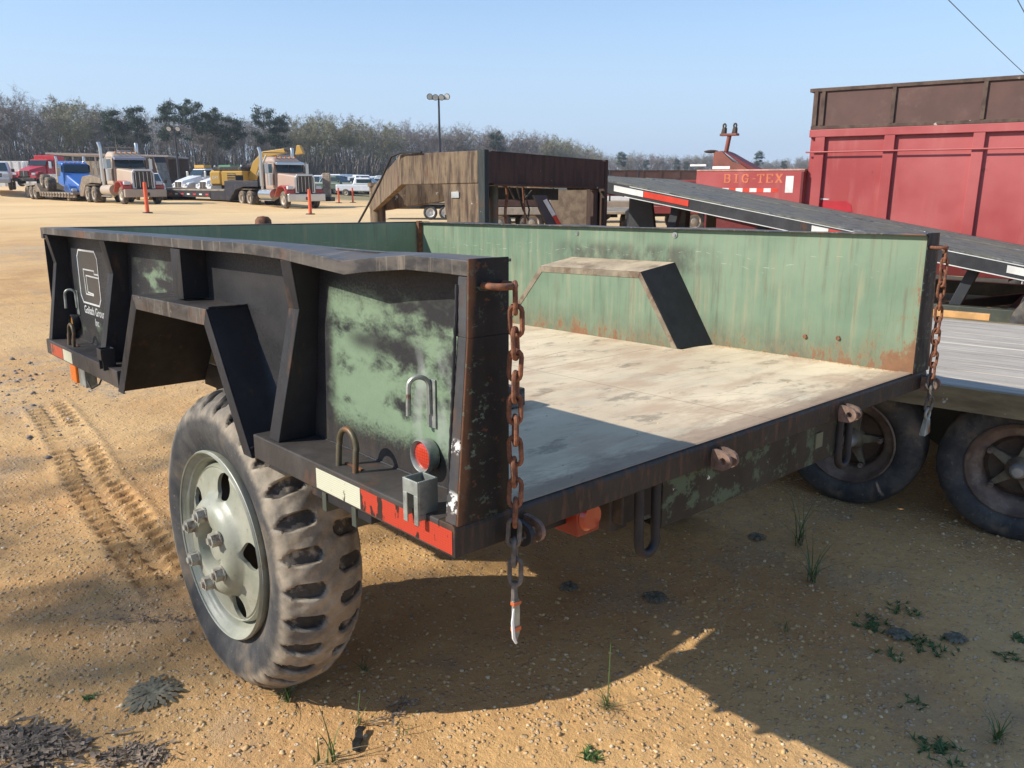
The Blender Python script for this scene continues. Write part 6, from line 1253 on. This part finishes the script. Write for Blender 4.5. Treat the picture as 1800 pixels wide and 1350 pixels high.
def flat(px, d, ph, lb, col, Ln=5.0, stakes=0, cargo=None):
    t = thing('equipment_trailer', lb, 'trailer', yard(px, d), head(ph), 'trailers parked in the yard beyond the gooseneck')
    bxo(t, 'deck', P_DECK, -Ln/2, Ln/2, -1, 1, .75, .82, .01); bxo(t, 'side_rail', col, -Ln/2, Ln/2, -1.05, -1.001, .62, .84, .01); bxo(t, 'frame', P_BLK, -Ln/2, Ln/2+1.0, -.4, .4, .5, .62, .01)
    for x in (-.55, .45):
        for y in (1.02, -1.02): fwheel(t, x, y, .38, .22)
    for k in range(stakes): bxo(t, 'stake', M_DKB, -Ln/2+.2+k*(Ln-.4)/max(1, stakes-1), -Ln/2+.26+k*(Ln-.4)/max(1, stakes-1), -1.03, -.97, .85, 2.0, 0)
    if cargo: bxo(t, 'load', cargo, -Ln*.35, Ln*.2, -.7, .7, .821, 1.25, .04)
    return t
flat(905, 26, 4, 'brown loaded trailer seen right behind the landing jack of the gooseneck', P_RIM, 4.4, 0, plain('brown_load', (.10, .05, .035), .8))
flat(965, 33, 3, 'pale-railed trailer with dark stakes seen through the gooseneck opening', P_CREAM, 7.0, 7)
flat(1000, 44, -3, 'long flat trailer with pale rail furthest back through the gooseneck opening', P_WHITE, 9.0, 0)
flat(1225, 27, 6, 'red framed trailer seen under the raised black ramp', P_REDF, 4.2, 0, plain('dark_red_load', (.12, .02, .02), .6))
flat(1040, 24, 80, 'dark trailer end seen between gooseneck and ramp', P_BLK, 4.0, 0)
t = thing('safety_sign', 'small yellow-green sign panel beside the landing jack of the gooseneck', 'sign', yard(861, 30), head(-5)); bxo(t, 'sign_panel', plain('fluorescent_yellow_green', (.35, .55, .03), .5), -.15, .15, 0, .02, .9, 1.5, 0); bxo(t, 'sign_post', P_BLK, -.02, .02, .021, .05, 0, 1.5, 0)
# overhead wires at the top right
def wire(a, b, sag, lb):
    A, B = Vector(a), Vector(b); pts = [A.lerp(B, k/16)-Vector((0, 0, sag*4*(k/16)*(1-k/16))) for k in range(17)]
    o = MB().tube(pts, .016, 5).build('power_line', P_POLE, None, smooth=True); tag(o, lb, 'wire', 'overhead wires crossing the top right of the sky')
def dirpt(px, py, D):
    v = Vector((SY, CY, 0))*math.cos(PITCH)+Vector((0, 0, math.sin(PITCH))); U = Vector((-SY, -CY, 0))*math.sin(PITCH)*1+Vector((0, 0, math.cos(PITCH)))
    d = v+Vector((CY, -SY, 0))*(px-900)/F-U*(py-675)/F; return CAM+d*D
wire(dirpt(1560, -110, 26), dirpt(2000, 290, 60), .5, 'thin dark overhead wire, the longer one, slanting down to the right'); wire(dirpt(1730, -110, 24), dirpt(1990, 330, 60), .4, 'thin dark overhead wire, the one nearest the top right corner')
# ================================================================ trees
def m_bark(name, a, b): return plain(name, a, .9, var=.3, sc=3, dirt=b, dirt_amt=.6)
M_BK = m_bark('grey_brown_bark', (.19, .16, .135), (.28, .245, .21)); M_TW = plain('grey_twig_haze', (.25, .22, .19), .95, var=.35, sc=.7); M_TWY = plain('budding_yellow_green_twigs', (.30, .275, .17), .95, var=.35, sc=.9); M_PN = plain('dark_pine_needles', (.065, .09, .06), .9, var=.45, sc=1.3)
M_TWB = plain('reddish_brown_twigs', (.235, .18, .15), .95, var=.35, sc=.8)
def tri_tube(V, Fc, a, b, ra, rb):
    d = (b-a); L_ = np.linalg.norm(d)+1e-9; d = d/L_; u = np.cross(d, [.3, .2, .93]); u /= np.linalg.norm(u)+1e-9; v = np.cross(d, u); n = len(V)
    for p, r in ((a, ra), (b, rb)):
        for k in range(3): an = 2.094*k; V.append(p+(u*math.cos(an)+v*math.sin(an))*r)
    for k in range(3): j = (k+1) % 3; Fc.append((n+k, n+j, n+3+j, n+3+k))
def grow(seed, H, spread=1.0, start=.28, twig=6, bud=0):
    rg = np.random.default_rng(seed); TVv, TFf, BV, BF = [], [], [], []
    def rec(p, d, L_, r, lv):
        n = 3 if lv < 2 else 2
        for k in range(n):
            q = p+d*L_/n; d = d+rg.normal(0, .13, 3)+np.array([0, 0, .05]); d /= np.linalg.norm(d); r2 = r*.80
            tri_tube(TVv if lv == 0 else BV, TFf if lv == 0 else BF, p, q, r, r2); p, r = q, r2
            if lv < 4:
                for _ in range(1 if lv < 1 and k == 0 else (2 if lv < 3 else 2)):
                    ang = rg.uniform(.35, .8)*spread; ax = rg.normal(0, 1, 3); ax -= d*ax.dot(d); ax /= np.linalg.norm(ax)+1e-9
                    nd = d*math.cos(ang)+ax*math.sin(ang); rec(p, nd/np.linalg.norm(nd), L_*rg.uniform(.45, .68), r*.6, lv+1)
        if lv >= 4:
            for _ in range(twig):
                a = p-d*L_*rg.random(); t_ = d+rg.normal(0, .55, 3); t_ /= np.linalg.norm(t_); e = a+t_*rg.uniform(.3, .9)*H*.05; s_ = rg.normal(0, 1, 3); s_ /= np.linalg.norm(s_); n0 = len(BV); w_ = .02
                BV.extend([a-s_*w_, a+s_*w_, e+s_*w_*.5, e-s_*w_*.5]); BF.append((n0, n0+1, n0+2, n0+3))
                if bud and rg.random() < bud:
                    n0 = len(BV); s2 = rg.normal(0, .09, (4, 3)); BV.extend([e+s2[0], e+s2[1], e+s2[2], e+s2[3]]); BF.append((n0, n0+1, n0+2, n0+3))
    tp = np.zeros(3); d = np.array([rg.normal(0, .03), rg.normal(0, .03), 1.]); d /= np.linalg.norm(d); h0 = H*start; q = tp+d*h0; tri_tube(TVv, TFf, tp, q, H*.013, H*.010); rec(q, d, H*.46, H*.009, 0)
    return TVv, TFf, BV, BF
def pine(seed, H):
    rg = np.random.default_rng(seed); TVv, TFf, BV, BF = [], [], [], []; p = np.zeros(3); n = 7
    for k in range(n): q = np.array([rg.normal(0, .12), rg.normal(0, .12), H*(k+1)/n]); tri_tube(TVv, TFf, p, q, H*.014*(1-k/n*.8), H*.014*(1-(k+1)/n*.8)); p = q
    for k in range(26):
        z = H*(.55+.44*rg.random()**.8); an = rg.uniform(0, 6.28); L_ = H*.20*(1-((z/H-.72)/.45)**2)*rg.uniform(.5, 1.1); e = np.array([L_*math.cos(an), L_*math.sin(an), z+L_*rg.uniform(0, .35)]); tri_tube(TVv, TFf, np.array([0, 0, z]), e, H*.004, H*.002)
        for c in range(3):
            cc = e*(1-.22*c)+np.array([0, 0, z*.22*c]); cr = H*.05*rg.uniform(.6, 1.3)
            for _ in range(90):
                v = rg.normal(0, 1, 3); v = v/np.linalg.norm(v)*cr*rg.random()**.75*1.25*np.array([1.3, 1.3, .8]); o = cc+v; s_ = rg.normal(0, .13, (3, 3)); n0 = len(BV); BV.extend([o+s_[0], o+s_[1], o+s_[2]]); BF.append((n0, n0+1, n0+2))
    return TVv, TFf, BV, BF
def mk(lst, name, tm_, cm_):
    TVv, TFf, BV, BF = lst; t = thing(name, '', 'tree')
    def mm(n_, V, Fc, m_):
        me = bpy.data.meshes.new(n_); me.from_pydata([tuple(v) for v in V], [], Fc); me.materials.append(m_); o = bpy.data.objects.new(n_, me); C.objects.link(o); o.parent = t
    mm('trunk', TVv, TFf, tm_); mm('crown', BV, BF, cm_); return t
bare = [mk(grow(100+k, 15, 1.08, (.22, .3, .26, .34, .2)[k], 8, (0, 0, .25, 0, .5)[k]), 'bare_tree', M_BK, (M_TW, M_TWB, M_TW, M_TW, M_TWY)[k]) for k in range(5)]
pines = [mk(pine(300+k, 17), 'pine_tree', M_BK, M_PN) for k in range(3)]
used = set()
LB = {'bare_tree': ('leafless grey tree in the far wood ZONE', 'leafless trees of the far wood'), 'bare_tree_y': ('budding pale green tree in the far wood ZONE', 'budding trees of the far wood'), 'pine_tree': ('dark green pine standing above the far wood ZONE', 'pines of the far wood')}
ZONES = [(75, 'at the left picture edge'), (180, 'above the red and blue trucks'), (300, 'behind the left tan tractor unit'), (395, 'behind the raised ramps'), (480, 'behind the yellow excavator'), (570, 'behind the second tractor unit'), (690, 'behind the far rows of vehicles'), (850, 'behind the tall floodlight pole'), (1060, 'above the rusty gooseneck'), (1215, 'above the raised end of the black ramp'), (1425, 'above the lettered red plate'), (9999, 'behind the tall red dump trailer')]
ZONES = [(75, 'at the left picture edge'), (180, 'above the red and blue trucks'), (300, 'behind the left tan tractor unit'), (395, 'behind the raised ramps'), (480, 'behind the yellow excavator'), (570, 'behind the second tractor unit'), (690, 'behind the far rows of vehicles'), (850, 'behind the tall floodlight pole'), (1060, 'above the rusty gooseneck'), (1215, 'above the raised end of the black ramp'), (1425, 'above the lettered red plate'), (9999, 'behind the tall red dump trailer')]
ZONES = [(75, 'at the left picture edge'), (180, 'above the red and blue trucks'), (300, 'behind the left tan tractor unit'), (395, 'behind the raised ramps'), (480, 'behind the yellow excavator'), (570, 'behind the second tractor unit'), (690, 'behind the far rows of vehicles'), (850, 'behind the tall floodlight pole'), (1060, 'above the rusty gooseneck'), (1215, 'above the raised end of the black ramp'), (1425, 'above the lettered red plate'), (9999, 'behind the tall red dump trailer')]
def plant(root, px, d, toppy, key, jitter=0, lab=None):
    H0 = 17 if key == 'pine_tree' else 15
    h = 1.612+(318-toppy)/F*d; s_ = h/H0*(1.0 if key == 'pine_tree' else 1.0)
    x, y, z = yard(px, d, 0); rz = random.uniform(0, 6.28)
    lb, gp = LB[key]; zn = [z_ for z_ in ZONES if px < z_[0]][0][1]; lb = lb.replace('ZONE', zn); gp = gp+' '+zn
    wx = s_*(random.uniform(.72, .9) if key == 'pine_tree' else random.uniform(1.0, 1.3))
    if root not in used:
        used.add(root); t = root; t.location = (x, y, z); t.rotation_euler = (0, 0, rz); t.scale = (wx, wx, s_); t['label'] = lab or lb; t['group'] = gp
    else: t = dup(root, (x, y, z), rz, lab or lb, gp, (wx, wx, s_))
    return t
LINE = [(-60, 196, 150), (0, 196, 150), (60, 208, 152), (100, 203, 152), (150, 192, 152), (185, 206, 155), (230, 222, 158), (300, 226, 160), (360, 222, 162), (430, 226, 165), (520, 226, 175), (560, 225, 180), (610, 224, 190), (660, 232, 205), (710, 238, 225), (760, 241, 240), (830, 243, 255), (900, 248, 270), (960, 252, 285), (1010, 262, 310), (1035, 268, 330), (1060, 283, 380), (1120, 278, 400), (1180, 284, 420), (1250, 278, 400), (1300, 290, 420), (1350, 288, 430), (1400, 284, 420), (1460, 282, 420), (1560, 284, 420), (1700, 284, 420), (1860, 284, 420)]
def line(px):
    xs = [l[0] for l in LINE]; return float(np.interp(px, xs, [l[1] for l in LINE])), float(np.interp(px, xs, [l[2] for l in LINE]))
rt = random.Random(5); px = -50.
while px < 1850:
    ty, d = line(px); top = ty+rt.uniform(-5, 9)*150/d*1.2
    yel = (130 < px < 190 and rt.random() < .6) or (540 < px < 720 and rt.random() < .55) or (950 < px < 1040 and rt.random() < .4) or rt.random() < .06
    root = bare[4] if yel else bare[rt.randrange(4)]
    plant(root, px, d+rt.uniform(-4, 14), top, 'bare_tree_y' if yel else 'bare_tree'); px += rt.uniform(11, 19)*150/d*(1.0 if px < 1440 else 3)
px = -50.
while px < 1450:      # second row, lower and a little further back
    ty, d = line(px); plant(bare[rt.randrange(4)], px, d+rt.uniform(18, 35), ty+rt.uniform(8, 26)*150/d, 'bare_tree'); px += rt.uniform(22, 34)*150/d
for px, ty, d in ((232, 203, 150), (272, 198, 150), (322, 194, 148), (362, 189, 148), (400, 202, 152), (430, 216, 155), (484, 203, 158), (510, 215, 160), (874, 238, 262), (1086, 272, 360), (1180, 283, 400), (1196, 286, 410), (1318, 271, 330), (1362, 285, 380), (1128, 284, 400)):
    plant(pines[rt.randrange(3)], px, d-5, ty, 'pine_tree')
# hazy depth of the wood: one mass of thin stems and brush that nobody could count
rg = np.random.default_rng(9); n = 26000; px_ = rg.uniform(-80, 1900, n); xs = np.array([l[0] for l in LINE]); ty = np.interp(px_, xs, [l[1] for l in LINE]); dd = np.interp(px_, xs, [l[2] for l in LINE])+rg.uniform(5, 60, n)
hh = (1.6+(318-ty)/F*dd)*np.where(rg.random(n) < .5, rg.uniform(.15, .5, n), rg.uniform(.45, .88, n)); u = (px_-900)/F*dd; bx_ = CAM.x+u*CY+dd*SY; by_ = CAM.y-u*SY+dd*CY
lean = rg.normal(0, .22, (n, 2))*hh[:, None]; w_ = rg.uniform(.03, .16, n)*dd/160; k0 = rg.uniform(0, .35, n)*hh
a0 = rg.uniform(0, 3.14, n); dx, dy = np.cos(a0)*w_, np.sin(a0)*w_
V = np.stack([np.stack([bx_-dx, by_-dy, k0*0], -1), np.stack([bx_+dx, by_+dy, k0*0], -1), np.stack([bx_+lean[:, 0]+dx*.2, by_+lean[:, 1]+dy*.2, hh], -1), np.stack([bx_+lean[:, 0]-dx*.2, by_+lean[:, 1]-dy*.2, hh], -1)], 1).reshape(-1, 3)
w2 = np_mesh('woodland', V, np.arange(4*n).reshape(n, 4), plain('dim_woodland_stems', (.145, .128, .112), .95, var=.5, sc=.35)); tag(w2, 'dense grey brushwood filling the depth of the far wood', 'woodland', kind='stuff')
# woodland floor bank so that no bare horizon shows between the stems
xs2 = np.linspace(-120, 1950, 90); V = []; Fc = []
for i, q in enumerate(xs2):
    ty_, d_ = line(q)
    for dz, hh_ in ((66, 0), (70, 1.6+(318-ty_)/F*d_*.40), (95, 1.6+(318-ty_)/F*d_*.42), (120, 0)):
        x, y, z = yard(q, d_+dz, 0); V.append((x, y, hh_+(1.2*math.sin(i*1.7) if hh_ else 0)))
for i in range(len(xs2)-1):
    for k in range(3): Fc.append((i*4+k, i*4+k+1, i*4+k+5, i*4+k+4))
me = bpy.data.meshes.new('wooded_bank'); me.from_pydata(V, [], Fc); me.materials.append(plain('far_wood_bank', (.11, .10, .088), .95, var=.5, sc=.15)); bk = bpy.data.objects.new('wooded_bank', me); C.objects.link(bk); bk['kind'] = 'structure'
# ================================================================ leafless trees just outside the picture on the left: their thin crowns shade the near ground
for k, (x_, y_, sc_, i_) in enumerate(((-12.9, 5.3, .48, 0), (-12.5, 7.8, .52, 2), (-14.3, 6.7, .60, 1), (-12.7, 10.2, .54, 3), (-13.6, 8.9, .5, 0))):
    dup(bare[i_], (x_, y_, 0), 1.3*k, '%s leafless tree of the row left of the trailer, outside the picture' % (ORD+('seventh',))[k], 'leafless trees left of the green trailer', (sc_, sc_, sc_*1.15))
# ================================================================ weeds, litter and scraps on the near ground
def gz(x, y): return float(gheight(np.array([x]), np.array([y]))[0])
M_GR = MT('blade_grass', .5); _n = M_GR.noise(30, 3); M_GR.col(M_GR.mix(_n, (.035, .085, .018), (.11, .17, .045))); M_GR = M_GR.m
M_STRAW = plain('dry_straw_blades', (.30, .23, .12), .8, var=.4, sc=40); M_WEED = plain('grey_green_weed_leaf', (.125, .12, .085), .85, var=.4, sc=60, dirt=(.2, .15, .10), dirt_amt=.5)
M_CLOV = plain('small_green_weed_leaf', (.05, .11, .025), .6, var=.4, sc=60); M_LEAF = plain('dead_brown_leaf', (.21, .16, .115), .85, var=.5, sc=30, dirt=(.25, .20, .15), dirt_amt=.4)
def blade(mb, x, y, z, an, ln, lean, w_, n=5):
    pts = []; dx, dy = math.cos(an), math.sin(an); V = []
    for i in range(n+1):
        t_ = i/n; q_ = lean*t_*t_*ln; h_ = ln*t_*(1-.35*lean*t_); ww = w_*(1-t_)**.7*.5+.0003
        V += [(x+dx*q_-dy*ww, y+dy*q_+dx*ww, z+h_), (x+dx*q_+dy*ww, y+dy*q_-dx*ww, z+h_)]
    mb.add(V, [(2*i, 2*i+1, 2*i+3, 2*i+2) for i in range(n)])
def tuft(x, y, n, ln, lean, lb, w_=.004, dry=0, tall=None):
    t_ = thing('grass_tuft', lb, 'grass tuft', (x, y, gz(x, y)-.004)); r_ = random.Random(int(x*1000)+int(y*77))
    mb = MB()
    for k in range(n): blade(mb, r_.gauss(0, .008), r_.gauss(0, .008), 0, r_.uniform(0, 6.28), ln*r_.uniform(.4, 1.05), r_.uniform(.25, lean), w_*r_.uniform(.7, 1.2))
    if tall: blade(mb, 0, 0, 0, tall[1], tall[0], .22, w_, 8)
    mb.build('blades', M_GR, t_)
    mb = MB()
    for k in range(max(4, int(n*.7*dry)+4)): blade(mb, r_.gauss(0, .01), r_.gauss(0, .01), 0, r_.uniform(0, 6.28), ln*r_.uniform(.3, .8), 1.5, w_*.6)
    mb.build('dry_blades', M_STRAW, t_); return t_
tuft(2.33, .446, 16, .30, .9, 'tall thin grass tuft in the shade below the far rear corner, the farther of two', .005, 1, (.42, 2.2)); tuft(2.04, .238, 18, .22, 1.1, 'spreading grass tuft in the shade below the far rear corner, the nearer of two', .005, 1, (.26, 3.4))
tuft(.076, .985, 14, .16, 1.0, 'grass tuft growing against the foot of the big tyre', .006, 2, (.24, 2.6)); tuft(.80, .264, 16, .08, 1.2, 'sprawling grass tuft with one tall yellow stalk on the shadow edge', .004, 2, (.30, .6))
tuft(.341, .952, 12, .08, 1.2, 'small dark grass tuft in the shadow behind the big tyre'); tuft(.035, .633, 5, .14, .5, 'long upright grass blades at the bottom picture edge', .006, 0, (.20, 1.9)); tuft(.0, .66, 3, .09, .5, 'short grass blades left of the long upright ones', .005)
tuft(.176, .723, 6, .11, .8, 'thin grass sprig above the torn rubber strip', .003, 1, (.14, .5)); tuft(.25, .603, 4, .10, .5, 'single thin grass sprig among stones right of the rubber strip', .003)
tuft(1.521, -.625, 16, .13, .9, 'leafy grass tuft near the bottom right corner', .006, 1); tuft(1.624, .118, 5, .09, .6, 'short pale grass sprig at the edge of the sunlit patch', .004, 1)
tuft(3.9, 1.2, 10, .08, 1, 'small grass tuft between the flatbed wheels')
def clump(x, y, r_, n, lb, mat=None):
    t_ = MB(); q = random.Random(int(x*977+y*131))
    for k in range(n):
        a_ = q.uniform(0, 6.28); d_ = r_*q.random()**.7; px_, py_ = x+d_*math.cos(a_), y+d_*math.sin(a_); z_ = gz(px_, py_)
        for j in range(4): blade(t_, px_-x, py_-y, z_-gz(x, y), q.uniform(0, 6.28), q.uniform(.010, .026), q.uniform(.6, 1.6), .007, 3)
    o = t_.build('weed_clump', mat or M_CLOV, None); o.location = (x, y, gz(x, y)-.002); return tag(o, lb, 'weed')
clump(1.895, -.076, .075, 34, 'green weed clump, the largest one on the shaded gravel at the right'); clump(2.087, -.112, .06, 20, 'green weed clump just above the largest one in the shaded gravel'); clump(1.91, -.294, .085, 34, 'wide sparse green weed clump right of the largest one')
clump(1.371, -.522, .075, 34, 'green weed clump at the lower edge between sunlit patch and bottom right corner'); clump(2.025, -.495, .045, 14, 'small weed clump near the right picture edge'); clump(.60, .15, .032, 16, 'bright green weed at the bottom edge in full sun'); clump(2.203, -.487, .04, 12, 'small weed clump at the right edge above another one')
clump(-.40, 1.42, .022, 6, 'tiny green weed on shaded sand above the dead leaves'); clump(1.75, -.21, .05, 10, 'thin weed clump below the largest one'); clump(1.52, -.38, .05, 9, 'thin weed clump left of the clump near the corner')
def rosette(x, y, r_, n, lb, mat, seed):
    q = random.Random(seed); t_ = MB()
    for k in range(n):
        a_ = 6.283*k/n+q.uniform(-.1, .1); L_ = r_*q.uniform(.7, 1.05); m_ = 9; V = []; dx, dy = math.cos(a_), math.sin(a_)
        for i in range(m_+1):
            u = i/m_; ww = (.0035+.008*u)*(1 if i % 2 else .45)*(1.1 if i < m_ else .4); h_ = .004+.010*math.sin(u*3.1)+q.uniform(-.001, .002)
            V += [(dx*L_*u-dy*ww, dy*L_*u+dx*ww, h_), (dx*L_*u+dy*ww, dy*L_*u-dx*ww, h_)]
        t_.add(V, [(2*i, 2*i+1, 2*i+3, 2*i+2) for i in range(m_)])
    o = t_.build('weed_rosette', mat, None); o.location = (x, y, gz(x, y)+.002); return tag(o, lb, 'weed')
rosette(-.236, 1.302, .105, 30, 'flat grey-green star-shaped weed on the sand left of the big tyre', M_WEED, 3); rosette(1.895, -.181, .045, 16, 'small dark star-shaped weed among the green clumps at the right', M_WEED, 5)
rosette(1.268, .879, .045, 12, 'dark withered weed in the shadow under the trailer, farther one', M_WEED, 7); rosette(1.451, .587, .055, 14, 'dark withered weed in the shadow near the sun flecks', M_WEED, 8); rosette(2.25, .62, .05, 10, 'small dark withered weed near the far grass tufts', M_WEED, 9); rosette(2.02, -.33, .045, 14, 'small dark star weed beside the wide sparse clump', M_WEED, 12)
def litter(x, y, sx, sy, n, lb, seed, an=0, ls=1):
    q = random.Random(seed); t_ = MB()
    for k in range(n):
        u, v_ = q.gauss(0, sx), q.gauss(0, sy); px_ = u*math.cos(an)-v_*math.sin(an); py_ = u*math.sin(an)+v_*math.cos(an); z0_ = gz(x+px_, y+py_)-gz(x, y)+q.uniform(.001, .014)
        a_ = q.gauss(an, .8); L_ = q.uniform(.012, .034)*ls; ww = q.uniform(.002, .007)*ls if q.random() < .6 else .0012; dx, dy = math.cos(a_), math.sin(a_); tl = q.uniform(-.3, .5); V = []
        for i in range(4):
            s_ = (i/3-.5)*2; w2_ = ww*(1-abs(s_)**2*.8); V += [(px_+dx*L_*s_-dy*w2_, py_+dy*L_*s_+dx*w2_, z0_+L_*s_*tl+.004*s_*s_), (px_+dx*L_*s_+dy*w2_, py_+dy*L_*s_-dx*w2_, z0_+L_*s_*tl*.6)]
        t_.add(V, [(2*i, 2*i+1, 2*i+3, 2*i+2) for i in range(3)])
    o = t_.build('leaf_litter', M_LEAF, None); o.location = (x, y, gz(x, y)); return tag(o, lb, 'leaf litter', kind='stuff')
litter(-.575, 1.275, .085, .040, 420, 'pile of dead brown leaves and twigs in the bottom left corner', 4, -.9, 1.2); litter(-.375, 1.035, .05, .03, 220, 'small heap of dry grass and leaves at the bottom edge', 6, -.6, .8)
litter(-.05, 1.75, .20, .02, 110, 'thin line of leaf scraps across the shaded sand left of the tyre', 9, -.75, .5); litter(.30, .70, .05, .02, 40, 'few leaf scraps beside the rubber strip', 10, .2, .7)
# torn strip of black rubber
s = MB(); P_ = [(-.045, -.006, .004), (-.02, .002, .010), (.005, .0, .006), (.03, .006, .016), (.05, .002, .012)]; V = []
for i, (a_, b_, c_) in enumerate(P_): V += [(a_, b_-.012, c_), (a_, b_+.012, c_+.003), (a_, b_+.012, c_+.009), (a_, b_-.012, c_+.006)]
s.add(V, [(0, 1, 2, 3), (19, 18, 17, 16)]+[(i*4+k, i*4+(k+1) % 4, (i+1)*4+(k+1) % 4, (i+1)*4+k) for i in range(4) for k in range(4)])
o = s.build('rubber_strip', plain('black_torn_rubber', (.022, .021, .020), .5, var=.4, sc=60), None, bevel=.001); o.location = (.135, .655, gz(.135, .655)); o.rotation_euler = (0, 0, .75); tag(o, 'torn strip of black rubber on the sunlit sand below the big tyre', 'rubber scrap')
o = MB().ball((0, 0, 0), .014, 8, 5, (1.3, .8, .5)).build('blue_grey_stone', plain('blue_grey_stone', (.14, .15, .16), .7), None, smooth=True); o.location = (-.455, 1.20, gz(-.455, 1.20)+.004); tag(o, 'blue-grey stone lying right beside the pile of dead leaves', 'stone')
# ================================================================ thin haze over the yard
HAZE = .0004
if HAZE:
    s = MB(); s.box(-700, 900, -500, 1100, -2.5, 45); hz_ = bpy.data.materials.new('thin_haze'); hz_.use_nodes = True; hn = hz_.node_tree; hn.nodes.clear()
    pv = hn.nodes.new('ShaderNodeVolumePrincipled'); pv.inputs['Density'].default_value = HAZE; pv.inputs['Color'].default_value = (.86, .92, 1, 1); pv.inputs['Anisotropy'].default_value = .3
    oo = hn.nodes.new('ShaderNodeOutputMaterial'); hn.links.new(pv.outputs[0], oo.inputs['Volume']); o = s.build('haze', hz_); o['kind'] = 'stuff'
